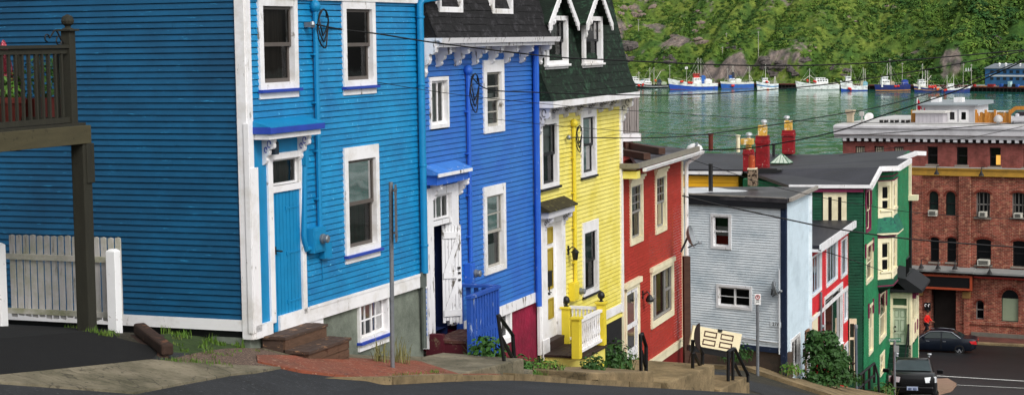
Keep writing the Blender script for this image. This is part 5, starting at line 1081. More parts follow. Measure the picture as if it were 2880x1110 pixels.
# red paved pad with worn kerb in front of the blue house
KB=lambda t,w: gr(min(t,40))+.13+(.10 if w<1.2 else 0)
rp=[(-1.45,.95),(-.9,.62),(1.0,.62),(4.3,.75),(4.6,2.2),(2,2.28),(.6,2.2),(-.6,1.9),(-1.2,1.5)]
def padz(t,w): return max(hgt(t,w),gr(t)+.05)+.06
sheet('red_paving',rp,.0,REDPAD,base=padz,skirt=.5)
kc=[(-1.75,1.42),(-1.2,1.66),(-.5,2.02),(.5,2.3),(2,2.37),(4.6,2.33),(9,2.33),(13,2.38)]
def kat(x):
    for (a,p),(b,q) in zip(kc,kc[1:]):
        if x<=b: return p+(q-p)*(x-a)/(b-a)
    return kc[-1][1]
x=-1.75
while x<12.8:
    L=R.uniform(1.8,2.8); e=min(x+L,13); j=R.uniform(-.02,.02); dz=R.uniform(-.025,.02); hw=.11
    sheet('kerb',[(x+.012,kat(x)-hw+j),(e-.012,kat(e)-hw+j),(e-.012,kat(e)+hw+j),(x+.012,kat(x)+hw+j)],.12+dz,TANCON,road=True,skirt=.4); x=e
sheet('side_pavement',[(.2,.05),(2.5,.1),(5.5,.3),(5.5,.75),(1,.62),(.2,.62)],.05,CONCRETE,skirt=.1)
# stepped concrete slabs down the row
def slab(name,t0,t1,w0,w1,z,mt,th=1.2,slope=0):
    m=MB(); P=ROW.pt; m.hexa([P(t0,w0,z-th),P(t1,w0,z-th),P(t1,w1,z-th),P(t0,w1,z-th),P(t0,w0,z),P(t1,w0,z-slope),P(t1,w1,z-slope-.03),P(t0,w1,z-.03)])
    o=obj(name,m,mt,bevel=.025); tag(o,kind='structure'); return o
slab('stepped_pavement',2.9,5.9,.55,2.12,-5.33,CONCRETE,slope=.24)
slab('stepped_pavement',5.9,6.4,.7,2.1,-5.85,CONCRETE)
slab('stepped_pavement',8.7,13.0,.9,2.3,-6.3,TANCON,slope=.72)
slab('stepped_pavement',13.7,17.5,.4,2.4,-7.38,TANCON,slope=.26)
slab('stepped_pavement',18.2,20.7,.5,2.35,-8.35,TANCON,slope=.14)
slab('stepped_pavement',20.7,21.2,.6,2.3,-8.72,TANCON)
# side lane between the brick red and pale blue houses, its far pavement
sheet('side_lane',[(23.6,-20),(25.2,-2),(25.6,2.5),(33.0,2.5),(30.2,.2),(30.8,-3),(33,-20)],.015,ASPH)
a=ROW.loc(FS.pt(0,.05,0)); b=ROW.loc(FS.pt(SL,.05,0)); c=ROW.loc(FS.pt(SL-6,1.9,0)); 
sheet('side_pavement',[(a[0]+.1,a[1]+.2),(b[0],b[1]),ROW.loc(FS.pt(SL,2.0,0)),ROW.loc(FS.pt(-1.5,2.3,0)),(a[0]-1.6,a[1]+1.9),(43.5,2.5),(44,1.5),(39.5,.2)],.13,TANCON,skirt=.5)
# lower cross street with its markings, pavement and corner island
def strip(name,t0,t1,dz,mt):
    tag(obj(name,gridmesh([-60,-30,-10,-.9,2.1,2.5,10,30,60,110],dz,[t for t in TS if t0<=t<=t1],fn=lambda t,w: gr(t)),mt,recalc=False),kind='structure')
strip('cross_street',56,101.5,.03,ASPHW)
def stripe(p,q,w):
    a=TW(*p,0,True); b=TW(*q,0,True); d=Vector((b[0]-a[0],b[1]-a[1])).normalized(); n=Vector((-d.y,d.x))*w/2
    sheet('road_marking',[(a[0]+n.x,a[1]+n.y),(b[0]+n.x,b[1]+n.y),(b[0]-n.x,b[1]-n.y),(a[0]-n.x,a[1]-n.y)],.045,mat('road_paint','#d9d9d4',.7,.08,4,fleck='#4a4a48',fleck_amt=.12,fleck_scale=6),road=True)
stripe((2626,1057),(2990,1079),.42); stripe((2684,1083),(2990,1098),.32)
BRP=mat('red_brick_paving','#6d4138',.7,.25,3,bump=.4,bscale=20,dirt='#4d312c',dirt_amt=.4)
strip('brick_pavement',101.5,120,.16,BRP)
m=MB(); P=ROW.pt; z=gr(101.25); m.hexa([P(101.05,-60,z-.3),P(101.05,110,z-.3),P(101.5,110,z-.3),P(101.5,-60,z-.3),P(101.05,-60,z+.15),P(101.05,110,z+.15),P(101.5,110,z+.17),P(101.5,-60,z+.17)]); tag(obj('kerb_stone',m,TANCON),kind='structure')
# corner island of rough concrete beside the parked black car
isl=[TW(2628,1072,0,True),TW(2665,1070,0,True),TW(2690,1085,0,True),TW(2678,1100,0,True),TW(2640,1112,0,True)]
sheet('traffic_island',isl,.16,mat('pinkish_concrete','#9a7c68',.9,.2,2,bump=.4),road=True,skirt=.4)
# water and the land under the far shore
SEA=-25.0
WATER=bpy.data.materials.new('harbour_water'); WATER.use_nodes=True; nt=WATER.node_tree; N=nt.nodes; K=nt.links; b=N['Principled BSDF']
b.inputs['Base Color'].default_value=(.016,.15,.115,1); b.inputs['Roughness'].default_value=.08; b.inputs['IOR'].default_value=1.33
tc=N.new('ShaderNodeTexCoord')
def wav(sc,st,det): 
    mp=N.new('ShaderNodeMapping'); mp.inputs['Scale'].default_value=st; K.new(tc.outputs['Object'],mp.inputs[0]); nz=N.new('ShaderNodeTexNoise'); nz.inputs['Scale'].default_value=sc; nz.inputs['Detail'].default_value=det; K.new(mp.outputs[0],nz.inputs['Vector']); return nz.outputs['Fac']
big=wav(.02,(1,1,1),3); fine=wav(.30,(1,.45,1),3); mid=wav(.09,(1,.6,1),3)
sx=N.new('ShaderNodeSeparateXYZ'); K.new(tc.outputs['Object'],sx.inputs[0])
near=N.new('ShaderNodeMapRange'); near.inputs['From Min'].default_value=110; near.inputs['From Max'].default_value=-120; K.new(sx.outputs['Y'],near.inputs['Value'])
rp=N.new('ShaderNodeValToRGB'); rp.color_ramp.elements[0].position=.47; rp.color_ramp.elements[1].position=.68; K.new(fine,rp.inputs['Fac'])
r2=N.new('ShaderNodeValToRGB'); r2.color_ramp.elements[0].position=.38; r2.color_ramp.elements[1].position=.6; K.new(big,r2.inputs['Fac'])
mu=N.new('ShaderNodeMath'); mu.operation='MULTIPLY'; K.new(rp.outputs[0],mu.inputs[0]); K.new(near.outputs[0],mu.inputs[1])
m3=N.new('ShaderNodeMath'); m3.operation='MULTIPLY'; K.new(mu.outputs[0],m3.inputs[0]); K.new(r2.outputs[0],m3.inputs[1])
b1=N.new('ShaderNodeBump'); b1.inputs['Strength'].default_value=.55; b1.inputs['Distance'].default_value=1.0; K.new(mid,b1.inputs['Height'])
b2=N.new('ShaderNodeBump'); b2.inputs['Strength'].default_value=1.0; b2.inputs['Distance'].default_value=3.2; K.new(m3.outputs[0],b2.inputs['Height']); K.new(b1.outputs['Normal'],b2.inputs['Normal'])
K.new(b2.outputs['Normal'],b.inputs['Normal'])
m=MB(); m.quad((-900,150,SEA),(1500,150,SEA),(1500,1100,SEA),(-900,1100,SEA)); tag(obj('harbour_water',m,WATER),kind='structure')
# ================================================================== DECK, FENCE AND YARD ON THE LEFT
DKW=mat('grey_green_deck_wood','#2b2a21',.85,.25,3,(4,4,.6),bump=.3,fleck='#2a281f',fleck_amt=.2,fleck_scale=6); DKWL=mat('pale_deck_beam','#48432f',.85,.2,3,(.6,.6,4),bump=.3,fleck='#332e20',fleck_amt=.16,fleck_scale=7)
YD=25.5; q=at(250,640,YD); FX=Frame((q.x,q.y),FB.d)
def zY(x,y,Y=YD): return at(x,y,Y).z
dkz=zY(250,352); dkb=zY(250,403)
dk=thing('raised_deck','raised grey wooden deck on a dark post with baluster railing beside blue house','deck',FX.pt(0,0,gs(-2.5)))
m=MB(); m.box(FX,-4.5,.06,-.02,.05,dkb,dkz); m.box(FX,-4.5,.0,-2.5,-.08,dkb-.35,dkb-.0) if False else None; obj('rim_beam',m,DKWL,dk,bevel=.006)
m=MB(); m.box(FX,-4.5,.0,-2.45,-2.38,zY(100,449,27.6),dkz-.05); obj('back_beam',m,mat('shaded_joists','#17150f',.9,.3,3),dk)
m=MB()
for i in range(17): m.box(FX,-4.5,.04,-.02-.145*i-.14,-.02-.145*i,dkz,dkz+.035)
obj('floor',m,DKW,dk)
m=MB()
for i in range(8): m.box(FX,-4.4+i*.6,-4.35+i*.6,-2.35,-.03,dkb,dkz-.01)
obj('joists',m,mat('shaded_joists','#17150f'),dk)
zb_=gs(-2.6)-.25
m=MB(); m.box(FX,-.12,.08,-.17,.03,zb_,dkb); m.box(FX,-.15,.13,-.2,.06,dkb-.42,dkb-.0) if False else m.box(FX,-.06,.12,-.1,.052,dkb-.55,dkb); obj('leg',m,DKW,dk,bevel=.012)
zr=zY(215,126); zrb=zY(215,343)
def rail_run(fr,u0,u1,w,pitch,ax):
    m=MB(); B=(lambda a,b,z0,z1,h: m.box(fr,a,b,w-h,w+h,z0,z1)) if ax=='u' else (lambda a,b,z0,z1,h: m.box(fr,w-h,w+h,a,b,z0,z1))
    B(u0,u1,zr-.045,zr,.05); B(u0,u1,zrb-.0,zrb+.07,.03); B(u0,u1,zr-.12,zr-.05,.02); obj('rail',m,DKW,dk)
    n=int((u1-u0)/pitch)
    for i in range(n):
        a=u1-.1-i*pitch; m=MB()
        if ax=='u': m.box(fr,a-.035,a+.0,w-.02,w+.015,zrb,zr-.05)
        else: m.box(fr,w-.02,w+.015,a-.035,a,zrb,zr-.05)
        obj('baluster',m,DKW,dk)
rail_run(FX,-3.4,-.08,-.12,.145,'u'); rail_run(FX,-2.4,-.2,-.15,.16,'w')
m=MB(); m.box(FX,-.22,-.08,-.2,-.06,dkz,zY(215,88)); m.box(FX,-.26,-.04,-.24,-.02,zY(215,88),zY(215,82)); m.lathe(FX.pt(-.15,-.13,zY(215,82)),[(.09,0),(.04,.02),(.04,.04),(.08,.07),(.09,.11),(.07,.17),(.01,.2)],12); obj('newel_post',m,DKW,dk,bevel=.006)
m=MB(); m.box(FX,-.22,-.08,-2.45,-2.31,dkb-1.9,zr); obj('back_post',m,DKW,dk)
for k,uu in enumerate((-.2,-2.05)):
    z0=zY(190,110); c=FX.pt(uu,-.13,z0); m=MB(); D=FX.d
    pts=[]
    for i in range(22):
        t=i/21; x=-.06-.32*t; z=.0-.06+.16*math.sin(t*2.6)-.02*math.sin(t*9); pts.append(c+Vector((D.x*x,D.y*x,z)))
    m.tube(pts,.012,5); e=pts[-1]; m.tube([e+Vector((D.x*(.05*math.cos(a)-.05),D.y*(.05*math.cos(a)-.05),.05*math.sin(a))) for a in [i*.6 for i in range(9)]],.01,5); e=pts[3]; m.tube([e+Vector((D.x*(.06*math.cos(a)-.06),D.y*(.06*math.cos(a)-.06),-.06*math.sin(a))) for a in [i*.6 for i in range(9)]],.01,5)
    tag(obj('hanging_bracket',m,BLACKMETAL),'black scrolled iron plant bracket on the ball topped deck post' if k==0 else 'black scrolled iron plant bracket at the left picture edge','bracket','scrolled plant brackets on the deck')
LEAFD=mat('dark_green_leaf','#2f5220',.6,.45,6); LEAF=mat('mid_green_leaf','#345c1e',.6,.45,5); LEAFY=mat('fresh_green_leaf','#4f7826',.6,.4,5)
TERR=mat('terracotta_red','#5c1f17',.7,.2,4)
def plant(label,c,rx,ry,rz,n,size,mt,cat='plant',pot=None,group=None,name='potted_plant'):
    t=thing(name,label,cat,c,group); r=random.Random(int(c[0]*100)+n)
    m=MB(); leafmesh(m,Vector(c)+Vector((0,0,rz*.25)),rx,ry,rz,n,size,r); obj('foliage',m,mt,t,recalc=False)
    m=MB()
    for k in range(5): a=r.uniform(0,6.28); m.tube([Vector(c),Vector(c)+Vector((rx*.3*math.cos(a),ry*.3*math.sin(a),rz*.5)),Vector(c)+Vector((rx*.7*math.cos(a),ry*.7*math.sin(a),rz*.95))],[.012,.008,.004],4)
    obj('stem',m,LEAFD,t,recalc=False)
    if pot:
        m=MB(); pot(m); obj('pot',m,TERR,t)
    return t
q=at(135,345,26.3); u,w=FX.loc(q); z=dkz+.035
plant('bushy green plant in a long red planter behind the deck balusters',FX.pt(u,w,z+.3),.36,.34,.6,300,.05,LEAF,pot=lambda m: m.box(FX,u-.5,u+.42,w-.14,w+.14,z,z+.33))
q=at(30,345,25.6); u2,w2=FX.loc(q); 
plant('small yellowish plant in a round terracotta pot at the left end of the deck',FX.pt(u2,w2,z+.34),.2,.2,.32,130,.05,LEAFY,pot=lambda m: m.lathe(FX.pt(u2,w2,z),[(.13,0),(.2,.28),(.22,.28),(.22,.36),(.19,.36)],12))
q=at(18,345,26.0); u3,w3=FX.loc(q); m=MB()
m.lathe(FX.pt(u3,w3,z),[(.03,0),(.03,.35),(.11,.4),(.12,.7),(.07,1.0),(.03,1.12),(.01,1.15)],9); tag(obj('folded_parasol',m,mat('red_striped_cloth','#7c1c2c',.8,.25,9,(1,1,3),fleck='#d77a86',fleck_amt=.3,fleck_scale=8,fleck_stretch=(2,2,.6)),smooth=True),'folded red striped parasol standing at the left end of the deck','parasol')
# picket fence parallel to the blue side wall
q=at(326,800,26.1); FP=Frame((q.x,q.y),LW.d)
GWH=mat('weathered_white_picket','#c4c0bd',.7,.08,5,(5,5,.5),fleck='#8a877c',fleck_amt=.15,fleck_scale=6,fleck_stretch=(3,3,.3),dirt='#8f9168',dirt_amt=.12,dirt_scale=1.2)
fe=thing('picket_fence','white picket fence panel with mossy lower rail below the deck','fence',FP.pt(-.8,0,gs(-2)))
def fz(y,x=200): return FP.px(x,y)[1]
zt=fz(668,330); zbp=fz(902,330)
m=MB()
n=16
for i in range(n):
    a=.1-i*.1205; w_=.086; j=R.uniform(-.01,.012); m=MB(); m.profw(FP,[(a-w_,zbp+R.uniform(-.02,.02)),(a,zbp+R.uniform(-.02,.02)),(a,zt+j-.012),(a-w_*.5,zt+j),(a-w_,zt+j-.012)],-.012,.012); obj('picket',m,GWH,fe)
m=MB(); m.box(FP,-1.85,.1,.012,.05,fz(738,330)-.0,fz(722,330)); m.cut(); m.box(FP,-1.85,.1,.012,.05,fz(893,330),fz(878,330)); objs('rail',m,mat('mossy_white_rail','#c9c5bb',.75,.1,5,dirt='#7d8050',dirt_amt=.3,dirt_scale=1.4),fe)
PW=mat('bright_white_post','#eeeeee',.6,.05,4,fleck='#8a7a70',fleck_amt=.05,fleck_scale=6)
for x0,x1,y0,y1,lab in ((307,344,705,953,'thick white fence post at the right end of the picket fence'),(-20,20,688,897,'thick white fence post cut by the left picture edge')):
    Yp=25.9 if x0>0 else 26.0; a=at((x0+x1)/2,y1,Yp); h=at((x0+x1)/2,y0,Yp).z; k=(x1-x0)/2*Yp/FPX*.82
    f=Frame((a.x,a.y),LW.d); m=MB(); m.box(f,-k,k,-k,k,a.z-.15,h); m.hexa([f.pt(-k,-k,h),f.pt(k,-k,h),f.pt(k,k,h),f.pt(-k,k,h),f.pt(-k*.5,-k*.5,h+.03),f.pt(k*.5,-k*.5,h+.03),f.pt(k*.5,k*.5,h+.03),f.pt(-k*.5,k*.5,h+.03)])
    tag(obj('fence_post',m,PW,bevel=.008),lab,'fence post','thick white fence posts')
# sleepers holding the grass bank, stones
SLP=mat('rotten_brown_sleeper','#3a2a22',.9,.35,4,(2,2,2),bump=.6,fleck='#6d4a36',fleck_amt=.2,fleck_scale=5)
p=hit(372,948); q=hit(458,1010)
for k,(dz,sh,lab) in enumerate(((-.06,0,'lower rotten brown timber edging the grass beside the driveway'),(.1,.06,'upper rotten brown timber edging the grass beside the driveway'))):
    m=MB(); m.beam(p+Vector((sh,.2,dz)),q+Vector((sh,.05,dz+.02)),.17,.16); tag(obj('edging_timber',m,SLP,bevel=.03),lab,'timber','rotten timbers by the driveway')
for (x,y,r,c,lab) in ((590,938,.085,'#a3764a','orange brown stone lying at the foot of the blue side wall'),(572,934,.06,'#c9c3b4','pale small stone lying at the foot of the blue side wall')):
    h=hit(x,y); m=MB(); m.ball(h+Vector((0,0,r*.5)),r,9,.75); m.v=[tuple(Vector(v)+Vector((R.uniform(-1,1),R.uniform(-1,1),R.uniform(-1,1)))*r*.12) for v in m.v]; tag(obj('stone',m,mat('stone'+c[1:],c,.9,.2,8),smooth=True),lab,'stone')
# ------------------------------------------------------------------ grass and weeds
def blades(m,c,n,sp,h,r,wd=.006):
    for i in range(n):
        a=r.uniform(0,6.28); d=sp*math.sqrt(r.random()); p=Vector(c)+Vector((d*math.cos(a),d*math.sin(a),0)); t=r.uniform(0,6.28); L=h*r.uniform(.5,1.2); b=r.uniform(.1,.6)*L
        x=Vector((math.cos(t),math.sin(t),0)); s=Vector((-x.y,x.x,0))*wd
        m.add([p-s,p+s,p+x*b*.4+Vector((0,0,L*.65))+s*.7,p+x*b*.4+Vector((0,0,L*.65))-s*.7,p+x*b+Vector((0,0,L))],[(0,1,2,3),(3,2,4)])
GRASS=mat('grass_blade','#527624',.7,.5,3,dirt='#6b6a34',dirt_amt=.25,dirt_scale=2); GRASSD=mat('dry_grass_blade','#7d7a48',.8,.3,4)
rg=random.Random(3)
P4q=[TW(462,1000),TW(478,935),TW(690,950),TW(735,998),TW(590,1013)]
sheet('lawn',P4q,.012,mat('dark_turf','#34461e',.95,.5,5,bump=.8,bscale=40))
m=MB(); P4=[hit(460,1000),hit(476,938),hit(690,952),hit(735,1000),hit(590,1015)]
def inpoly(x,y,P):
    c=False
    for a,b in zip(P,P[1:]+P[:1]):
        if (a.y>y)!=(b.y>y) and x<(b.x-a.x)*(y-a.y)/(b.y-a.y)+a.x: c=not c
    return c
xs=[p.x for p in P4]; ys=[p.y for p in P4]; k=0
while k<2800:
    x,y=rg.uniform(min(xs),max(xs)),rg.uniform(min(ys),max(ys))
    if not inpoly(x,y,P4): continue
    k+=1; t,w=ROW.loc(Vector((x,y,0))); blades(m,(x,y,hgt(t,w)+.0),14,.08,.07 if rg.random()<.88 else .15,rg,.009)
tag(obj('lawn_grass',m,GRASS,recalc=False),kind='stuff')
m=MB()
for line,n in (((120,905,320,950),40),((1540,1030,1640,1050),20),((2225,1040,2400,1090),30),((1100,1068,1240,1058),18),((455,1015,640,1040),16),((1290,1050,1430,1052),16),((1440,1048,1620,1055),45),((2455,1085,2500,1105),25)):
    for i in range(n):
        f=rg.random(); x=line[0]+(line[2]-line[0])*f+rg.uniform(-4,4); y=line[1]+(line[3]-line[1])*f+rg.uniform(-5,4); h=hit(x,y); blades(m,h,14,.1,.1,rg)
tag(obj('verge_grass',m,GRASS,recalc=False),kind='stuff')
def weed(label,x,y,Y,rx,rz,n,size,mt,tall=0,ry=None,name='weed_clump'):
    c=at(x,y,Y); t,w=ROW.loc(c); c=Vector((c.x,c.y,c.z)); r=random.Random(int(x)); T=thing(name,label,'plant',c,'weeds along the house fronts' if name=='weed_clump' else None)
    m=MB(); leafmesh(m,c+Vector((0,0,rz*.15)),rx,ry or rx*.7,rz,n,size,r); obj('foliage',m,mt,T,recalc=False)
    m=MB(); blades(m,c-Vector((0,0,.1)),int(n*.25)+30,rx*.9,rz*(.9+tall),r,.008); obj('grass_stalks',m,GRASSD if tall else LEAF,T,recalc=False)
    return T
weed('broad leaved green weeds growing at the blue porch slats',1372,1012,32.6,.42,.42,260,.07,LEAF)
weed('low green weeds at the foot of the first black handrail',1462,1045,33.5,.3,.3,160,.05,LEAF)
weed('tall feathery weeds against the crimson foundation',1520,1044,35.4,.5,.24,240,.045,LEAFY,.5)
weed('ivy like dark weeds climbing the yellow porch corner',1668,1042,37.2,.28,.34,260,.045,LEAFD)
weed('dark tangled bush beside the tar black foundation',1728,1035,41.5,.5,.62,420,.06,LEAFD)
weed('small bright weeds by the white storm door',1778,1032,44.2,.35,.32,160,.05,LEAFY,.4)
weed('tuft of tall dry grass left of the grey sign post base',1072,1002,29.4,.14,.26,24,.02,GRASSD,.6)
weed('tuft of tall dry grass right of the grey sign post base',1130,1004,30.0,.18,.3,24,.02,GRASSD,.6)
weed('weeds at the brown foundation behind the parking sign',2068,1006,58.9,.6,.5,160,.08,LEAFD)
weed('bright tuft of grass at the pale blue house corner',2226,1046,59.5,.4,.3,120,.07,LEAFY,.5)
weed('small fern at the timber end beside the driveway',432,1016,25.6,.13,.14,90,.03,LEAF)
weed('overgrown grass beside the parked black car',2486,1112,70.5,.55,.5,200,.09,LEAF,.3)
weed('rough weeds behind the concrete kerb by the blue grey pole',2384,1072,63.5,.6,.4,160,.09,LEAFD)
T=thing('bush','large dark green bush before the small scarlet house','bush',at(2318,1055,61.5)); r=random.Random(5)
for nm in ('foliage',):
    m=MB(); c=at(2316,1040,61.5)
    for dx,dz,rr in ((-.2,-.35,.7),(.35,-.4,.6),(.5,-.05,.5),(.55,.3,.4),(.3,.2,.5),(0,.25,.62),(-.3,.75,.4),(.35,.6,.45),(.12,1.0,.4),(-.15,.35,.6),(-.32,1.15,.25)): leafmesh(m,c+Vector((dx,0,dz)),rr,.5,rr*.9,360,.085,r)
    obj(nm,m,LEAFD,T,recalc=False)
m=MB()
for k in range(7): a=r.uniform(-1,1); m.tube([at(2318,1058,61.6),at(2318,1058,61.6)+Vector((a*.4,.1,.6)),at(2318,1058,61.6)+Vector((a*.7,.1,1.5))],[.03,.02,.008],5)
obj('stem',m,mat('bush_bark','#2a2018',.9,.3,6),T)
# ------------------------------------------------------------------ sign posts, railings, boards
GALV=mat('grey_galvanised_post','#7d8084',.5,.2,6,metal=.3,fleck='#5a4a40',fleck_amt=.06)
b=hit(1104,1042); t=thing('sign_post','tall grey steel post with a sign seen edge on, on red paving','sign',b)
zt=at(1100,512,b.y).z; lean=at(1099,512,b.y)
m=MB(); m.tube([b-Vector((0,0,.2)),Vector((lean.x,lean.y,zt))],.034,9); obj('pole',m,GALV,t,smooth=True)
a=at(1112,520,b.y-.02); c=at(1112,678,b.y-.02); vd=Vector((a.x,a.y,0)).normalized(); f=Frame((a.x,a.y),(vd.x+.05,vd.y)); m=MB(); m.box(f,-.15,.15,-.012,.012,c.z,a.z); m.box(f,-.15,.15,-.02,.02,a.z-.1,a.z-.07); m.box(f,-.15,.15,-.02,.02,c.z+.07,c.z+.1); obj('sign_plate',m,mat('sign_back_grey','#5a5d61',.5,.1,5),t)
for z in (.9,.15):
    m=MB(); k=c.z+(a.z-c.z)*z; p=b.lerp(Vector((lean.x,lean.y,zt)),(k-b.z)/(zt-b.z)); m.beam(p,Vector((a.x,a.y,k)),.02,.03); obj('clamp',m,GALV,t)
m=MB(); m.lathe(b,[(.1,0),(.1,.01),(.05,.02)],8); obj('foot',m,CONCRETE,t)
def handrail(label,segs,group='black iron handrails along the steps',r=.03,mt=None):
    pts=[p for s in segs for p in s]; t=thing('handrail',label,'handrail',min(pts,key=lambda p:p.z),group)
    for nm,s in zip(('top_rail','post','post','brace','brace'),segs):
        m=MB(); m.tube(s,r,6); obj(nm,m,mt or BLACKMETAL,t)
    return t
def A(x,y,Y): return at(x,y,Y)
handrail('black iron handrail in front of the crimson foundation',[[A(1400,884,31.6),A(1404,888,31.6),A(1442,941,32.4),A(1448,1042,32.5)],[A(1400,884,31.6),A(1420,1032,31.7)],[A(1442,945,32.4),A(1448,1042,32.5)],[A(1409,946,31.65),A(1446,1014,32.4)]],r=.036)
handrail('black iron handrail before the brick red house door',[[A(1803,1052,38.5),A(1801,940,38.5),A(1806,937,38.5),A(1817,973,38.9),A(1817,1082,38.9)],[A(1803,1052,38.5),A(1801,940,38.5)],[A(1817,973,38.9),A(1817,1082,38.9)],[A(1803,985,38.5),A(1816,1030,38.9)]],r=.042)
h3=handrail('black iron handrail at the left end of the cream door barrier',[[A(1956,950,42.0),A(1961,961,42.1),A(1976,993,42.9),A(1974,1064,42.9)],[A(1948,955,42.0),A(1948,1036,42.1)],[A(1976,993,42.9),A(1974,1064,42.9)],[A(1950,990,42.0),A(1973,1034,42.9)]],r=.045)
m=MB(); c=A(1957,946,41.95); f=Frame((c.x,c.y),(1,.3)); pr=[(.14*math.cos(a),.31*math.sin(a)) for a in [math.pi/2+i*math.pi/10 for i in range(11)]]; m.profw(f,[(x+.1,c.z+z) for x,z in pr],-.02,.02); obj('end_plate',m,mat('dark_brown_plate','#2a1c18',.6,.2,4),h3)
handrail('black iron handrail at the right end of the cream door barrier',[[A(2047,989,45.0),A(2062,979,45.2),A(2066,979,45.3),A(2103,1052,46.9),A(2102,1098,46.9)],[A(2048,986,45.0),A(2048,1078,45.0)],[A(2061,981,45.2),A(2061,1074,45.2)],[A(2064,1019,45.3),A(2100,1092,46.9)]],r=.045)
# cream panel door fixed on its side as a barrier
Yb=46.0; tl,tr,bl=A(1938,913,Yb),A(2075,938,Yb+.6),A(1940,968,Yb); ux=(tr-tl); LU=ux.length; ux.normalize(); vz=(tl-bl); LV_=vz.length; vz=(vz-ux*vz.dot(ux)).normalized(); nn=ux.cross(vz).normalized(); 
if nn.y>0: nn=-nn
def BX(m,u0,u1,v0,v1,w0,w1):
    P=lambda u,v,w: bl+ux*u+vz*v+nn*w
    m.hexa([P(u0,v0,w0),P(u1,v0,w0),P(u1,v0,w1),P(u0,v0,w1),P(u0,v1,w0),P(u1,v1,w0),P(u1,v1,w1),P(u0,v1,w1)])
bd=thing('door_barrier','old cream panel door laid sideways as a barrier between the handrails','barrier',bl)
m=MB(); BX(m,0,LU,0,LV_,-.05,0); obj('slab',m,mat('cream_old_door','#efe2bd',.55,.06,4,fleck='#b09a70',fleck_amt=.05),bd)
BRL=mat('dark_brown_line','#4a2c22',.6,.15,5)
for i in range(2):
    for j in range(2):
        u0=LU*(.24+.34*i); v0=LV_*(.12+.42*j); du,dv=LU*.26,LV_*.3; m=MB()
        for q in ((u0,u0+du,v0,v0+.03),(u0,u0+du,v0+dv-.03,v0+dv),(u0,u0+.03,v0+.03,v0+dv-.03),(u0+du-.03,u0+du,v0+.03,v0+dv-.03)): BX(m,*q,0,.008)
        obj('panel_outline',m,BRL,bd)
m=MB(); BX(m,LU*.5,LU*.58,LV_-.05,LV_+.02,0,.03); obj('latch',m,BLACKMETAL,bd)
m=MB()
for u in (.12,LU-.15): BX(m,u,u+.06,-.75,.05,-.11,-.05); m.cut()
objs('stake',m,TIMB,bd)
m=MB(); BX(m,.05,LU-.1,-.16,-.02,-.2,-.06); obj('under_shadow',m,BLACKMETAL,bd)  # black bar put in as the shadow under the barrier
# weathered gate post beside the red house, skirting board in the lane
m=MB(); a=A(1932,1005,51); m.box(Frame((a.x,a.y),(1,.2)),-.09,.09,-.09,.09,a.z-.8,A(1932,720,51).z); tag(obj('lane_post',m,TIMB),'old weathered timber post in the gap between red and pale blue houses','post')
# no parking sign
b=at(2131,1022,58.3); z1=at(2131,824,58.3).z; t=thing('parking_sign','small white no parking sign on a grey post by the pale blue wall','sign',b)
m=MB(); m.tube([b-Vector((0,0,.5)),Vector((b.x,b.y,z1-.2))],.05,8); obj('pole',m,GALV,t,smooth=True)
f=Frame((b.x,b.y),(1,-.05)); zc_=at(2131,840,58.3).z; m=MB(); m.box(f,-.1,.1,.05,.065,zc_-.175,zc_+.175); pl=obj('sign_plate',m,mat('white_sign','#ecebe8',.4,.03,3),t,bevel=.01)
SR=mat('sign_red','#b3122a',.4,.05,3); SB=mat('sign_black','#161616',.5,.05,3)
m=MB(); c=f.pt(0,.068,zc_+.07); n3=Vector((f.n.x,f.n.y,0)); ring=[c+Vector((f.d.x*math.cos(a),f.d.y*math.cos(a),0))*.065+Vector((0,0,.065*math.sin(a))) for a in [i*6.283/24 for i in range(25)]]; m.tube(ring,.011,5); m.beam(c+Vector((f.d.x*-.045,f.d.y*-.045,.045)),c+Vector((f.d.x*.045,f.d.y*.045,-.045)),.014,.006,up=n3); obj('prohibition_ring',m,SR,pl)
text_part('letter','P',f,0,.066,zc_+.07,.11,SB,pl); m=MB(); [m.box(f,-.055+.028*i,-.055+.028*i+.018,.066,.069,zc_-.045-.05*j,zc_-.015-.05*j) for i in range(4) for j in range(2)]; obj('lettering',m,SB,pl)
m=MB(); m.box(f,-.085,-.05,.066,.07,zc_-.145,zc_-.13); obj('arrow',m,SB,pl)
# street name sign behind the black car
Ys=70.6; b=at(2516,1075,Ys); b.z=gs(48)-.3; t=thing('street_sign','green street name sign on a grey post by the entrance steps','sign',b)
m=MB(); m.tube([b,at(2516,956,Ys)],.05,8); obj('pole',m,GALV,t,smooth=True)
c=at(2516,955,Ys); f=Frame((c.x,c.y),(1,.02)); hh=5.4*Ys/FPX; m=MB(); m.box(f,-18*Ys/FPX,18*Ys/FPX,.0,.03,c.z-hh,c.z+hh); pl=obj('name_plate',m,mat('street_sign_green','#17694a',.4,.05,3),t); text_part('lettering','STANLEY PL',f,0,.032,c.z,.115,mat('white_sign','#ecebe8'),pl,squash=.75)
c=at(2520,979,Ys); m=MB(); m.box(f,c.x-f.O.x-.1,c.x-f.O.x+.1,.06,.075,c.z-.13,c.z+.13); obj('sign_back',m,mat('sign_back_pale','#9a9d9c',.4,.08,4,metal=.4),t)
b=at(2409,1095,66); t=thing('steel_pole','blue grey steel pole rising between the scarlet and green houses','pole',b); m=MB(); tp=at(2407,916,66); m.tube([b,tp],.055,9); obj('pole',m,mat('blue_grey_pole','#66707c',.45,.15,5,metal=.3),t,smooth=True); m=MB(); m.lathe(tp,[(.075,-.08),(.08,0),(.06,.05),(.01,.07)],9); obj('cap',m,GALV,t,smooth=True)
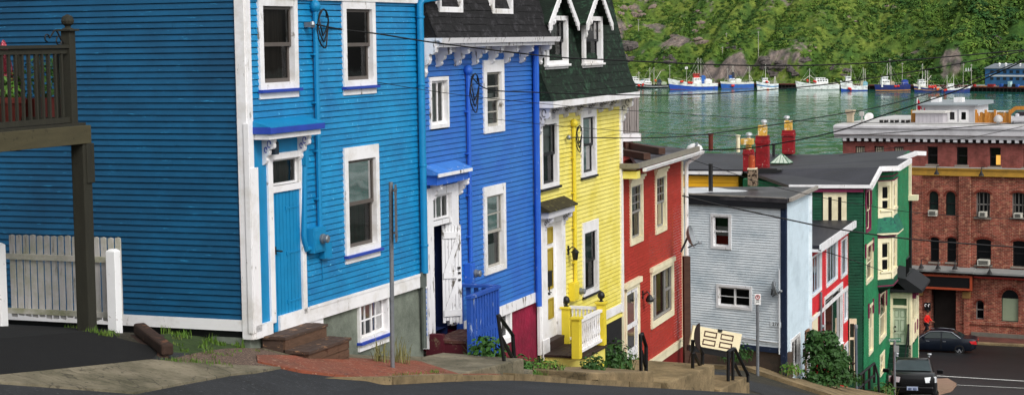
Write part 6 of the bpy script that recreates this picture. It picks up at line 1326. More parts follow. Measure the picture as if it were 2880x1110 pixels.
handrail('brown timber handrail descending by the dark bush',[[A(2342,972,62.5),A(2400,1021,65.5)],[A(2350,985,63),A(2350,1066,63)],[A(2381,1000,64.5),A(2383,1078,64.5)],[A(2350,1000,63),A(2390,1060,65)],[A(2352,1030,63),A(2384,1072,64.6)]],group='timber handrail',r=.055,mt=mat('brown_handrail','#3a2a20',.8,.3,4))
handrail('black iron handrail in front of the green house wall',[[A(2412,1058,67),A(2459,1020,68.5),A(2470,1056,68),A(2472,1105,68)],[A(2430,1044,67.5),A(2430,1106,67.5)],[A(2459,1020,68.5),A(2459,1075,68.5)],[A(2412,1092,67),A(2457,1055,68.4)],[A(2445,1032,68),A(2445,1092,68)]],group='black iron handrails along the steps',r=.05)
slab('entrance_landing',41.8,46.6,-.2,1.6,gs(45)-.15,mat('rust_brown_paving','#6d4a34',.9,.25,3,bump=.3),slope=.5)
# ================================================================== RED BRICK BUILDING ACROSS THE LOWER STREET
p=at(2370,600,130); FK=Frame((p.x,p.y),(.883,-.469)); UK=26.0
BRK=brick_mat('dark_red_brick','#96493a','#5a2a20','#a08270',1.0,math.atan2(.469,.883),patch='#b88468'); BRKU=brick_mat('rose_brick','#8a4540','#733834','#8c6a60',1.4,math.atan2(.469,.883))
kb=thing('brick_building','large red brick building with white dentil cornice and black shop sign band','building',FK.pt(8,0,-20.5))
def kz(y,x=2600): return FK.px(x,y)[1]
def ku(x,y=600): return FK.px(x,y)[0]
zc0,zc1=kz(388,2370),kz(351,2370); zbs=kz(470,2600); zbt=kz(492,2600); zg=-21.2
LOUV=mat('dark_blind','#1a1714',.3,.3,4)
def kbox(x0,x1,y0,y1): return uzbox(FK,(x0,y0),(x1,y1))
up=[kbox(2405,2432,411,437),kbox(2459,2486,411,437),kbox(2514,2541,413,438),kbox(2608,2637,412,462),kbox(2690,2721,413,464),kbox(2783,2814,415,468),kbox(2878,2908,418,470)]
ar=[kbox(2612,2639,537,606),kbox(2659,2687,538,607)]
mid=[kbox(2745,2784,539,611),kbox(2846,2882,541,612),kbox(2950,2988,545,616)]
fl2=[kbox(2616,2641,666,736),kbox(2663,2689,667,737),kbox(2745,2787,671,745),kbox(2848,2886,676,750),kbox(2950,2988,680,754)]
gar=[kbox(2744,2767,843,898),kbox(2816,2864,813,906),kbox(2920,2965,818,912)]
ent=kbox(2620,2688,812,936); ent=(ent[0],ent[1],zg,ent[3])
holes=ar+mid+fl2+gar+[ent]
m=MB(); holed(m,FK,0,UK,-.5,0,zbt,zc0,up); m.box(FK,.3,UK,-14,-.6,zbt,zc0); obj('upper_wall',m,BRKU,kb)
m=MB(); holed(m,FK,0,UK,-.5,0,zg,zbt,holes); m.box(FK,0,.5,-14,-.5,zg,zc0); m.box(FK,UK-.4,UK,-14,-.5,zg,zc0)
for x0,x1 in ((2567,2595),(2698,2730)): 
    a,b=ku(x0),ku(x1); m.box(FK,a,b,0,.18,kz(770),zbt-.02)
obj('wall',m,BRK,kb)
m=MB(); m.box(FK,.3,UK,-13.5,-.9,zg,zbt); obj('core',m,DARKIN,kb)
m=MB(); m.profu(FK,[(0,zbs-.0),(.25,zbs),(.25,zbt),(0,zbt)] if zbs<zbt else [(0,zbt),(.22,zbt),(.25,zbs-.12),(.34,zbs-.1),(.34,zbs),(0,zbs)],-.1,UK); obj('yellow_band',m,mat('ochre_band','#c9993e',.6,.1,2,dirt='#9a7a3a',dirt_amt=.2),kb)
m=MB(); m.box(FK,-.1,UK,.2,.37,zbs,zbs+.07); obj('band_cap',m,mat('pale_cap','#b9b3a8',.7,.1,3),kb)
# cornice, dentils, parapet
GWC=mat('grey_white_cornice','#d5d3d6',.55,.05,1.5,dirt='#b0adb0',dirt_amt=.2)
m=MB(); m.profu(FK,[(-.2,zc0+.02),(.34,zc0+.02),(.4,zc0+.2),(.52,zc0+.3),(.52,zc1-.25),(.6,zc1-.2),(.6,zc1-.05),(.0,zc1+.05),(-.2,zc1+.05)],-.5,UK); cn=obj('cornice',m,GWC,kb)
m=MB(); m.box(FK,-.02,UK,0,.14,kz(397,2370)-.0,zc0+.02); obj('dentil_band',m,mat('black_dentil_band','#1a1216',.7,.2,4),cn)
d=.52; n=46
for i in range(n):
    m=MB(); m.box(FK,.1+i*d,.1+i*d+.25,.14,.34,kz(396,2370)+.02,zc0+.02); obj('dentil',m,GWC,cn)
m=MB(); m.plan([FK.pt(a,b,0).xy for a,b in ((-.4,.3),(UK,.3),(UK,-14),(-.4,-14))],zc1-.1,zc1+.08); obj('roof_deck',m,mat('pale_roof_membrane','#c9c8c6',.6,.06,1,dirt='#a5a3a0',dirt_amt=.2),kb)
# windows
def kwin(o,mt,name='window',w=-.2,rail=True,bars=0,barm=None,pane=None,sillm=None,fr_=.07,arch=False):
    m=MB(); frame4(m,FK,*o,fr_,fr_,fr_,fr_,w-.06,w+.02)
    zm=(o[2]+o[3])/2
    if rail: m.box(FK,o[0]+fr_,o[1]-fr_,w-.05,w+.03,zm-.04,zm+.04)
    W=obj(name,m,mt,kb); q=MB(); q.quad(FK.pt(o[0],w-.03,o[2]),FK.pt(o[1],w-.03,o[2]),FK.pt(o[1],w-.03,o[3]),FK.pt(o[0],w-.03,o[3])); obj('pane',q,pane or DARKGLASS,W)
    if bars:
        q=MB()
        for i in range(bars): a=o[0]+(o[1]-o[0])*(i+.7)/(bars+.4); q.box(FK,a-.045,a+.045,w-.02,w+.03,o[2]+.08,o[3]-.08)
        obj('bars',q,barm,W)
    if sillm:
        q=MB(); q.box(FK,o[0]-.1,o[1]+.1,-.1,.1,o[2]-.12,o[2]); obj('sill',q,sillm,W)
    if arch:
        c=(o[0]+o[1])/2; r=(o[1]-o[0])/2; zs=o[3]-r*arch; m=MB()
        for sg in (-1,1):
            pts=[(c+sg*r,o[3])]+[(c+sg*r*math.cos(t),zs+r*arch*math.sin(t)) for t in [i*math.pi/16 for i in range(9)]]
            m.profw(FK,pts,-.25,-.004)
        obj('arch_spandrel',m,BRK,W)
        m=MB(); N_=11
        for i in range(N_):
            t0,t1=math.pi*(i+.08)/N_,math.pi*(i+.92)/N_
            ps=[(c+r*1.02*math.cos(t0),zs+r*1.02*arch*math.sin(t0)),(c+r*1.02*math.cos(t1),zs+r*1.02*arch*math.sin(t1)),(c+r*1.36*math.cos(t1),zs+(r*1.02*arch+r*.34)*math.sin(t1)),(c+r*1.36*math.cos(t0),zs+(r*1.02*arch+r*.34)*math.sin(t0))]
            m.profw(FK,ps,-.05,.03)
        obj('arch_bricks',m,mat('arch_brick','#6d2f22',.9,.3,5),W)
    return W
BF=mat('black_window_frame','#141214',.5,.2,5); GF=mat('grey_steel_frame','#7d7a76',.5,.12,4); STN=mat('grey_stone_sill','#8e867c',.8,.15,3)
for i,o in enumerate(up):
    if i<3: kwin(o,BF,bars=4,barm=mat('pale_window_bar','#b9b09a',.6,.08,4),rail=False,pane=mat('buff_blind','#4a4234',.4,.3,3))
    else: kwin(o,BF,sillm=STN)
m=MB(); o=up[5]; m.box(FK,o[0]+.42,o[0]+.75,-.19,-.16,o[2]+.1,o[2]+.75); obj('lit_lamp',m,mat('amber_lamp','#c98a2a',.5,.2,3,emit=((1,.55,.12),.8)),kb)
for o in ar: kwin(o,BF,arch=1.0,pane=mat('green_dark_glass','#1c2c28',.08,.4,.7,spec=.6),sillm=None)
for o in mid: kwin(o,GF,bars=3,barm=mat('thin_bar','#5a5854',.5,.1,4),arch=.35,sillm=STN)
for i,o in enumerate(fl2): kwin(o,BF,arch=.5 if i<2 else .3,sillm=STN)
kwin(gar[0],GF,arch=1.0)
for o in gar[1:]:
    W=kwin(o,BF,arch=1.0,rail=False); q=MB(); q.box(FK,o[0]+.06,o[1]-.06,-.2,-.17,o[2]+.06,o[2]+(o[3]-o[2])*.72); obj('blind',q,mat('sage_blind','#8d9a80',.7,.06,3),W)
# air conditioners sit in the windows
for (x0,x1,y0,y1,lab) in ((2613,2637,590,607,'pale window air conditioner under the left narrow arched window'),(2755,2776,594,610,'pale window air conditioner in the wide second storey window'),(2853,2876,598,613,'pale window air conditioner in the far right second storey window'),(2751,2785,728,746,'pale window air conditioner in the wide window above the black sign band')):
    o=kbox(x0,x1,y0,y1); c=FK.pt((o[0]+o[1])/2,.1,o[2]); t=thing('air_conditioner',lab,'air conditioner',c,'window air conditioners on the brick building')
    m=MB(); m.box(FK,o[0],o[1],-.2,.3,o[2],o[3]); obj('case',m,mat('ivory_case','#c9c6ba',.5,.06,4),t,bevel=.02); m=MB()
    for k in range(5): z=o[2]+(o[3]-o[2])*(.2+.14*k); m.box(FK,o[0]+.09,o[1]-.09,.3,.315,z,z+.03)
    obj('grille',m,mat('dark_grille','#34332f',.6,.1,4),t)
# string courses and base, sign bands
m=MB(); z=kz(908,2800); m.box(FK,ku(2700),UK,0,.1,z-.15,z+.05); obj('string_course',m,BRK,kb)
m=MB(); m.box(FK,ku(2735),UK,0,.14,zg,kz(936,2800)+.0); obj('stone_base',m,mat('grey_base_stone','#6e6b62',.9,.2,2),kb)
BLK=mat('black_sign_board','#0b0b0d',.45,.3,2); ORG=mat('orange_sign_frame','#a8492c',.5,.12,4); SLATE=mat('grey_awning_metal','#8a8c8a',.5,.1,3)
a=kbox(2561,2738,767,812); 
m=MB(); m.box(FK,a[0],a[1],.1,.55,a[2],a[3]); sg=obj('sign_board',m,BLK,kb)
m=MB(); frame4(m,FK,a[0]-.05,a[1]+.05,a[2]-.05,a[3]+.05,.16,.16,.12,.14,.5,.62); obj('sign_frame',m,ORG,sg)
m=MB(); z0,z1=kz(765),kz(746,2600); m.box(FK,ku(2558),ku(2745),.0,.5,z0+.05,z1-.2); obj('header_board',m,mat('dark_red_board','#3a1512',.6,.2,3),kb)
m=MB(); m.profu(FK,[(0,z1-.2),(.9,z1-.3),(.9,z1-.18),(0,z1+.05)],ku(2557),ku(2747)); obj('awning',m,SLATE,kb)
b=kbox(2740,2990,764,790); m=MB(); m.box(FK,b[0]+.05,UK,.05,.3,b[2],b[3]); obj('sign_band',m,BLK,kb)
m=MB(); m.box(FK,b[0]+.05,UK,.3,.34,b[2]-.02,b[2]+.09); obj('red_line',m,mat('red_neon_line','#b0382e',.5,.1,3),kb)
m=MB(); m.profu(FK,[(0,b[3]),(.8,b[3]-.05),(.8,b[3]+.08),(0,b[3]+.3)],b[0]+.05,UK); obj('awning',m,SLATE,kb)
for x,y in ((2602,749),(2649,751),(2696,752),(2793,765),(2645,488),(2770,492)):
    u,z=FK.px(x,y); m=MB(); m.tube([FK.pt(u,.2,z+.55),FK.pt(u,.9,z+.6),FK.pt(u,1.0,z+.3)],.03,5); m.lathe(FK.pt(u,1.0,z),[(.2,0),(.16,.1),(.06,.28),(.03,.34)],8); obj('gooseneck_lamp',m,BLACKMETAL,kb)
# entrance recess
m=MB(); w=-1.6; o=ent
m.quad(FK.pt(o[0],w,o[2]),FK.pt(o[1],w,o[2]),FK.pt(o[1],w,o[3]),FK.pt(o[0],w,o[3]))
for u in (o[0],o[1]): m.quad(FK.pt(u,0,o[2]),FK.pt(u,w,o[2]),FK.pt(u,w,o[3]),FK.pt(u,0,o[3]))
m.quad(FK.pt(o[0],0,o[3]),FK.pt(o[1],0,o[3]),FK.pt(o[1],w,o[3]),FK.pt(o[0],w,o[3])); EN=obj('entrance_recess',m,mat('black_recess','#0e0c0c',.7,.2,3),kb)
m=MB(); frame4(m,FK,o[0]+.9,o[1]-.3,o[2],o[3]-.5,.12,.12,.12,.12,-1.55,-1.45); obj('entrance_door',m,mat('dark_wood_door','#221510',.4,.2,3),EN)
m=MB(); u,z=FK.px(2668,870,-1.4); m.box(FK,u,u+.06,-1.45,-1.38,z-.2,z+.25); obj('door_handle',m,STEEL,EN)
for x0,x1,y0,y1 in ((2580,2596,811,829),(2711,2729,818,837)):
    q=kbox(x0,x1,y0,y1); m=MB(); m.box(FK,q[0],q[1],.0,.25,q[2],q[3]); m.box(FK,q[0]+.05,q[1]-.05,.0,.2,zg,q[2]); obj('pilaster',m,BRK,kb); m=MB(); m.box(FK,q[0]-.03,q[1]+.03,.0,.3,q[2],q[3]); obj('capital',m,mat('tan_capital','#8a6a3c',.8,.15,3),kb)
q=kbox(2601,2618,849,872); m=MB(); m.box(FK,*q[:2],0,.1,*q[2:]); nb=obj('notice_board',m,BLK,kb); m=MB(); c=(q[0]+q[1])/2
for s in (-1,1): m.tube([FK.pt(c+s*.12+.06*math.cos(t),.12,q[3]-.2+.09*math.sin(t)) for t in [i*.5 for i in range(1,10)]],.025,5); m.cut()
objs('white_mark',m,WHITE,nb)
# ------------------------------------------------------------------ roof of the brick building
YR=133.0
PH=mat('grey_penthouse_cladding','#c6c5c9',.6,.05,2,dirt='#a9a8ac',dirt_amt=.2); PHR=mat('grey_metal_roof','#8f979c',.45,.1,2)
def rb(x0,x1,y0,y1,w): 
    a=FK.px(x0,y1,w); b=FK.px(x1,y0,w); return (a[0],b[0],a[1],b[1])
ph=thing('roof_penthouse','grey clad rooftop penthouse with shallow metal roof and white framed windows','penthouse',FK.pt(10,-5,zc1)); o=rb(2592,2741,297,357,-4.0)
m=MB(); m.box(FK,o[0],o[1],-8,-4.0,zc1,o[3]); obj('wall',m,PH,ph)
m=MB(); m.profu(FK,[(-3.7,o[3]+.0),(-3.7,o[3]+.1),(-8.3,o[3]+.26),(-8.3,o[3])],o[0]-.25,o[1]+.3); obj('roof',m,PHR,ph)
for x0,x1,y0,y1 in ((2601,2628,310,340),(2634,2661,310,340),(2665,2692,309,343),(2697,2724,309,343)):
    q=rb(x0,x1,y0,y1,-3.98); m=MB(); frame4(m,FK,*q,.17,.17,.16,.16,-4,-3.93); W=obj('window',m,WHITE,ph); m=MB(); m.box(FK,q[0]+.15,q[1]-.15,-4,-3.96,q[2]+.15,q[3]-.15); obj('pane',m,DARKGLASS,W)
for x in (2634,2698): u=FK.px(x,286,-6)[0]; m=MB(); m.box(FK,u-.3,u+.3,-6.4,-5.6,o[3]+.1,o[3]+.5); obj('roof_light',m,WHITE,ph)
q=rb(2571,2656,318,358,-2.4); sh=thing('roof_shed','pale grey lean-to shed standing in front of the rooftop penthouse','shed',FK.pt(q[0],-2.4,zc1)); m=MB(); m.box(FK,q[0]+.1,q[1]-.1,-3.5,-2.4,zc1,q[3]); n=7
for i in range(n): u=q[0]+.1+(q[1]-q[0]-.2)*i/n; m.box(FK,u,u+.05,-2.4,-2.37,zc1,q[3])
obj('wall',m,mat('shed_cladding','#b7b3b8',.6,.08,2),sh); m=MB(); m.box(FK,q[0]-.1,q[1]+.1,-3.6,-2.25,q[3],q[3]+.14); obj('roof',m,mat('pale_shed_roof','#cbc9c4',.6,.06,2),sh)
HON=mat('honey_fence_boards','#bd7f33',.75,.2,4,(3,3,.4),fleck='#7d4f1e',fleck_amt=.15,fleck_scale=6,fleck_stretch=(3,3,.4))
def board_fence(name,label,x0,x1,y0,y1,w,n):
    q=rb(x0,x1,y0,y1,w); t=thing(name,label,'fence',FK.pt((q[0]+q[1])/2,w,zc1)); m=MB()
    for i in range(n): u=q[0]+(q[1]-q[0])*i/n; m.box(FK,u+.006,u+(q[1]-q[0])/n-.006,w-.04,w+R.uniform(-.01,.02),zc1,q[3]+.12+R.uniform(-.03,.03))
    obj('boards',m,HON,t); return q,t
q,t=board_fence('roof_fence','honey coloured board fence on the roof right of the penthouse',2746,2842,322,358,-3.0,16)
m=MB(); m.box(FK,q[0],q[1],-3.1,-3.0,q[3]+.18,q[3]+.26)
for i in range(4): u=q[0]+(q[1]-q[0])*(i+.3)/4; m.box(FK,u-.05,u+.05,-3.1,-3.0,q[3]-.1,q[3]+.2)
obj('white_rail',m,WHITE,t)
m=MB()
for x in (2745,2772,2798,2840): u=FK.px(x,320,-2.9)[0]; m.box(FK,u-.07,u+.07,-3.0,-2.88,zc1,q[3]+.32); m.cut()
objs('post',m,HON,t)
board_fence('roof_fence','narrow honey coloured board screen left of the grey rooftop shed',2562,2577,314,358,-3.0,3)
t=thing('roof_stair','dark stair enclosure with sloping honey coloured handrail at the roof right end','stair',FK.pt(22,-5,zc1))
a0=FK.px(2838,320,-3.0); a1=FK.px(2856,304,-3.0); a2=FK.px(2890,303,-3.0); m=MB(); P=FK.pt
m.beam(P(a0[0],-3,a0[1]),P(a1[0],-3,a1[1]),.1,.25); m.beam(P(a1[0],-3,a1[1]),P(a2[0]+1,-3,a2[1]),.1,.25); obj('handrail',m,HON,t)
m=MB(); m.profw(FK,[(a0[0]+.2,zc1),(a2[0]+1.5,zc1),(a2[0]+1.5,a2[1]-.3),(a1[0],a1[1]-.3),(a0[0]+.2,a0[1]-.3)],-5,-3.2); obj('enclosure',m,mat('dark_stair_board','#3f3b42',.7,.15,3),t)
t=thing('roof_vent','broad pale capped ventilator on the roof in front of the stair enclosure','ventilator',FK.pt(22,-2,zc1)); q=rb(2846,2884,326,362,-2.0); m=MB(); m.box(FK,q[0]+.1,q[1],-2.8,-2.0,zc1,q[3]-.35); m.profw(FK,[(q[0]-.05,q[3]-.35),(q[1]+.05,q[3]-.35),(q[1]-.1,q[3]-.05),(q[0]+.1,q[3]-.05)],-2.9,-1.9); obj('body',m,PH,t); m=MB(); u=(q[0]+q[1])/2; m.lathe(P(u-.2,-2.4,q[3]-.05),[(.15,0),(.15,.15),(.05,.2)],8); obj('cap',m,PH,t)
m=MB(); q=rb(2795,2816,344,360,-2.2); c=(q[0]+q[1])/2; m.lathe(P(c,-2.4,zc1),[(.12,0),(.12,.15),(.3,.2),(.32,.4),(.2,.6),(.02,.68)],10); tag(obj('roof_cowl',m,mat('pale_cowl','#b9b6b4',.5,.08,3),smooth=True),'pale round vent cowl in front of the honey board fence','vent')
for k,x in enumerate((2483,2513,2544)):
    q=rb(x-10,x+9,338,356,-2.0); t=thing('roof_condenser',('left','middle','right')[k]+'most of three black air condensers in a row on the roof' if k!=1 else 'middle one of three black air condensers in a row on the roof','condenser',P((q[0]+q[1])/2,-2.3,zc1),'black condensers on the roof')
    m=MB(); m.box(FK,q[0],q[1],-2.6,-2.0,zc1+.05,q[3]); obj('case',m,BLK,t,bevel=.03); m=MB(); m.box(FK,q[0]-.01,q[1]+.01,-2.61,-1.99,q[3],q[3]+.05); m.box(FK,q[0]+.28,q[0]+.34,-2,-1.98,zc1+.1,q[3]); obj('trim',m,mat('pale_cowl','#b9b6b4'),t)
q=rb(2382,2402,309,341,-1.5); c=(q[0]+q[1])/2; t=thing('chimney','buff stone chimney with flared cap at the left end of the brick building roof','chimney',P(c,-1.5,zc1)); m=MB(); k=.2; m.box(FK,c-k,c+k,-1.7,-1.3,zc1,q[3]-.4); obj('stack',m,mat('buff_stone','#b5a68e',.85,.15,3),t); m=MB(); m.hexa([P(c-k,-1.7,q[3]-.4),P(c+k,-1.7,q[3]-.4),P(c+k,-1.3,q[3]-.4),P(c-k,-1.3,q[3]-.4),P(c-k-.1,-1.8,q[3]-.1),P(c+k+.1,-1.8,q[3]-.1),P(c+k+.1,-1.2,q[3]-.1),P(c-k-.1,-1.2,q[3]-.1)]); m.box(FK,c-k-.1,c+k+.1,-1.8,-1.2,q[3]-.1,q[3]); obj('cap',m,mat('buff_stone','#b5a68e'),t)
m=MB(); u=FK.px(2424,340,-2)[0]; m.tube([P(u,-2,zc1),P(u,-2,zc1+.7)],.06,6); m.box(FK,u-.14,u+.14,-2.1,-1.9,zc1+.55,zc1+.85); tag(obj('roof_vent_pipe',m,mat('pale_cowl','#b9b6b4')),'short pale vent pipe left of the white roof dish','vent pipe')
m=MB(); u=FK.px(2445,345,-2)[0]; m.tube([P(u,-2,zc1),P(u,-2,zc1+.3)],.05,6); m.lathe(P(u,-2,zc1+.42),[(.02,0),(.2,.04),(.34,.12)],12,(FK.n.x,FK.n.y,.6)); tag(obj('roof_dish',m,WHITE),'white dish aerial on the roof left of the black condensers','dish')
t=thing('flag','red and white maple leaf flag drooping from a pole beside the penthouse','flag',P(FK.px(2577,320,-4)[0],-4,zc1)); u,z1=FK.px(2580,275,-4); u0=FK.px(2577,330,-4)[0]; m=MB(); m.tube([P(u0,-4,zc1),P(u,-4,z1)],.035,6); obj('pole',m,WHITE,t)
FRED=mat('flag_bright_red','#c8142e',.7,.1,3)
def flagpt(s,v): return P(u+.03+.5*s+.10*s*v*3*.3+.04*math.sin(s*9), -4+.05*math.sin(s*7+v*2), z1-.12-.7*v-.6*s*(1-.25*v))
for s0,s1,mt,nm in ((0,.28,FRED,'red_bar'),(.28,.72,WHITE,'white_field'),(.72,1,FRED,'red_bar')):
    m=MB(); 
    for i in range(4):
        for j in range(5): a,b=s0+(s1-s0)*i/4,s0+(s1-s0)*(i+1)/4; c,d_=j/5,(j+1)/5; m.quad(flagpt(a,c),flagpt(b,c),flagpt(b,d_),flagpt(a,d_))
    obj(nm,m,mt,t,smooth=True)
m=MB(); L=[(0,.5),(.12,.2),(.2,.28),(.3,.05),(.36,.12),(.42,-.1),(.2,-.2),(.04,-.2),(.03,-.45),(-.03,-.45),(-.04,-.2),(-.2,-.2),(-.42,-.1),(-.36,.12),(-.3,.05),(-.2,.28),(-.12,.2)]
m.poly([flagpt(.5+x*.36,.5-y*.6)+Vector((FK.n.x,FK.n.y,0))*.03 for x,y in L]); obj('maple_leaf',m,FRED,t)
# ================================================================== CARS
def wheel(parent,f,u,w,z,r,th,side,rimm):
    n3=Vector((f.n.x,f.n.y,0))*side; c=f.pt(u,w,z+r); m=MB(); m.lathe(c,[(r*.6,0),(r*.92,0),(r,.03),(r,th-.03),(r*.94,th),(r*.66,th+.005),(r*.64,th-.03)],18,n3)
    W=obj('wheel',m,RUBBER,parent,smooth=True); m=MB(); ax=f.d; 
    m.lathe(c+n3*(th-.05),[(r*.66,0),(r*.66,.035),(r*.6,.04),(r*.58,.0)],18,n3); m.lathe(c+n3*(th-.05),[(.02,.02),(r*.18,.025),(r*.16,.05),(.01,.055)],10,n3)
    for k in range(5):
        a=k*6.283/5+.3; d=Vector((ax.x*math.cos(a),ax.y*math.cos(a),math.sin(a))); m.beam(c+n3*(th-.03)+d*r*.1,c+n3*(th-.03)+d*r*.62,r*.2,.03,up=n3)
    obj('rim',m,rimm,W); return W
def loft(m,f,secs):   # secs: (u,[(w,z)...]) closed loops of equal length
    b=len(m.v); n=len(secs[0][1])
    for u,l in secs: m.v.extend([tuple(f.pt(u,w,z)) for w,z in l])
    for i in range(len(secs)-1):
        for k in range(n): m.f.append((b+i*n+k,b+i*n+(k+1)%n,b+(i+1)*n+(k+1)%n,b+(i+1)*n+k))
    m.f.append(tuple(b+k for k in range(n))); m.f.append(tuple(b+(len(secs)-1)*n+k for k in range(n)))
def ring(hw,z0,zs,z1,tuck=.92):  # lower body section: sill, shoulder, top
    return [(-hw*.9,z0),(-hw,z0+.12),(-hw,zs),(-hw*tuck,z1),(hw*tuck,z1),(hw,zs),(hw,z0+.12),(hw*.9,z0)]
def cabin(hwb,hwt,zb,zt): return [(-hwb,zb),(-hwt,zt-.06),(-hwt*.9,zt),(hwt*.9,zt),(hwt,zt-.06),(hwb,zb)]
CRIMM=mat('alloy_rim','#b9bcc0',.3,.06,5,metal=.7); LENS=mat('headlamp_lens','#d9dde0',.08,.06,4,spec=.8); TAIL=mat('tail_lamp_red','#c0161c',.2,.1,5)
def paint(n,c): 
    m=mat(n,c,.3,.12,2,spec=.35); m.node_tree.nodes['Principled BSDF'].inputs['Coat Weight'].default_value=.25; return m
PB=paint('black_car_paint','#08080a'); PN=paint('dark_navy_car_paint','#0d1420')
CG=mat('car_glass','#27312f',.05,.3,.6,spec=.7)
# sedan, rear to the right
Yc=119.5; b=at(2665,966,Yc); zc_=gr(ROW.loc(b)[0])+.03; f=Frame((b.x,b.y),(-.883,.469))   # +u is the nose, to the left
f=Frame((at(2748,966,Yc-1).x,at(2748,966,Yc-1).y),(-.95,.31)); f=f.off(w=0); 
se=thing('parked_sedan','dark navy four door sedan parked along the lower street kerb','car',f.pt(2.6,0,zc_)); z=zc_
# car side facing the camera is at -n or +n
sgn=1 if f.n.y<0 else -1
m=MB(); hw=.92
S=[(0,.55,.82,.95,.78),(.06,.40,.80,1.0,.86),(.35,.26,.82,1.04,.95),(1.0,.22,.84,1.05,1.0),(2.2,.2,.82,.98,1.0),(3.3,.2,.80,.95,1.0),(4.2,.22,.76,.90,.98),(4.8,.26,.66,.78,.9),(5.02,.36,.58,.66,.75),(5.08,.45,.55,.6,.66)]
loft(m,f,[(u,ring(hw*k,z+a,z+b_,z+c)) for u,a,b_,c,k in S]); body=obj('body',m,PN,se,smooth=True)
m=MB(); G=[(.75,.78,.70,1.0,1.03),(1.45,.80,.60,.98,1.40),(1.75,.80,.60,.97,1.46),(2.6,.80,.62,.96,1.48),(2.95,.80,.62,.95,1.44),(3.85,.78,.72,.92,.95)]
loft(m,f,[(u,cabin(a,b_,z+c,z+d)) for u,a,b_,c,d in G]); obj('roof',m,PN,se,smooth=True)
def sidequad(m,f,pts,off): m.poly([f.pt(u,(w+off)*1.0,zz_) for u,w,zz_ in pts])
m=MB()
for s in (1,-1):
    for A_ in ([(1.12,.795,1.04),(2.15,.80,1.03),(2.15,.635,1.40),(1.68,.632,1.40)],[(2.25,.80,1.03),(3.4,.79,.99),(2.95,.65,1.37),(2.25,.64,1.40)]): m.poly([f.pt(u,s*(w+.03),z+h) for u,w,h in A_]); m.cut()
m.poly([f.pt(u,w,z+h) for u,w,h in ((3.72,-.66,1.0),(3.72,.66,1.0),(3.02,.58,1.42),(3.02,-.58,1.42))]); m.cut(); m.poly([f.pt(u,w,z+h) for u,w,h in ((.84,-.62,1.1),(.84,.62,1.1),(1.4,.56,1.41),(1.4,-.56,1.41))]); objs('window',m,CG,se)
for u in (1.05,4.0):
    for s in (1,-1): wheel(se,f,u,s*.72,z,.33,.2,s,CRIMM)
m=MB()
for s in (1,-1):
    for A_ in ([(.05,.5),(.02,.5)],): pass
    m.hexa([f.pt(-.02,s*.5,z+.7),f.pt(.3,s*.9,z+.74),f.pt(.3,s*.95,z+.74),f.pt(-.04,s*.9,z+.7),f.pt(.02,s*.5,z+.92),f.pt(.42,s*.88,z+.9),f.pt(.42,s*.93,z+.9),f.pt(.02,s*.88,z+.92)]); m.cut()
objs('tail_light',m,TAIL,se)
m=MB()
for s in (1,-1): 
    for u in (2.0,3.05): m.box(f,u-.1,u+.1,s*.93-.02,s*.93+.02,z+.82,z+.85); m.cut()
objs('door_handle',m,CRIMM,se)
m=MB()
for s in (1,-1): m.box(f,3.25,3.4,s*.98-.1,s*.98+.1,z+1.0,z+1.13); m.cut()
objs('wing_mirror',m,PN,se)
m=MB()
for s in (1,-1):
    pts=[(.98,.80,1.05),(1.55,.63,1.42),(2.2,.62,1.47),(2.95,.64,1.42),(3.6,.79,1.0)]; m.tube([f.pt(u,s*(w+.03),z+h) for u,w,h in pts],.018,4); m.cut()
objs('window_trim',m,CRIMM,se)
m=MB()
for u in (2.2,):
    for s in (1,-1): m.box(f,u-.02,u+.03,s*.8-.02,s*.925,z+.35,z+1.0); m.cut()
objs('door_seam',m,BLACKMETAL,se)
# suv facing the camera
Yc=71.0; b=at(2566,1108,Yc); zc_=gr(ROW.loc(b)[0])+.03; dv=Vector((-b.x*.0-.20,-.98)); f=Frame((b.x,b.y),(.22,.975))   # +u away from the camera; nose at u=0
su=thing('parked_suv','black sport utility car parked facing uphill, headlights pale, roof rails','car',f.pt(2.2,0,zc_)); z=zc_; hw=.93
sl=.17
class SlopeFrame(Frame):
    def pt(s,u,w,zz): 
        q=Frame.pt(s,u,w,zz); q.z-=sl*u; return q
f=SlopeFrame(f.O,f.d)
m=MB(); S=[(-.04,.42,.68,.78,.80),(.02,.30,.88,1.0,.9),(.25,.26,.98,1.1,.97),(.9,.28,1.02,1.15,1.0),(1.5,.3,1.0,1.12,1.0),(3.0,.3,1.02,1.12,1.0),(4.2,.32,1.0,1.12,.98),(4.55,.4,.95,1.1,.92),(4.6,.5,.9,1.05,.85)]
loft(m,f,[(u,ring(hw*k,z+a,z+b_,z+c)) for u,a,b_,c,k in S]); obj('body',m,PB,su,smooth=True)
m=MB(); G=[(1.05,.82,.76,1.1,1.14),(1.75,.84,.66,1.08,1.62),(2.1,.84,.66,1.08,1.70),(3.6,.84,.66,1.08,1.70),(4.25,.82,.64,1.08,1.62),(4.5,.8,.7,1.05,1.1)]
loft(m,f,[(u,cabin(a,b_,z+c,z+d)) for u,a,b_,c,d in G]); obj('roof',m,PB,su,smooth=True)
m=MB(); m.poly([f.pt(u,w,z+h) for u,w,h in ((1.06,-.72,1.19),(1.06,.72,1.19),(1.64,.6,1.60),(1.64,-.6,1.60))]); obj('windscreen',m,mat('pale_windscreen','#3a484a',.06,.35,.9,spec=.8),su)
m=MB()
for s in (1,-1):
    for A_ in ([(1.6,.83,1.12),(2.6,.86,1.12),(2.6,.71,1.62),(1.95,.70,1.62)],[(2.7,.86,1.12),(3.6,.86,1.12),(3.5,.71,1.62),(2.7,.71,1.62)]): m.poly([f.pt(u,s*(w+.01),z+h) for u,w,h in A_]); m.cut()
objs('side_window',m,CG,su)
for u in (.85,3.6):
    for s in (1,-1): wheel(su,f,u,s*.72,z,.36,.23,s,CRIMM)
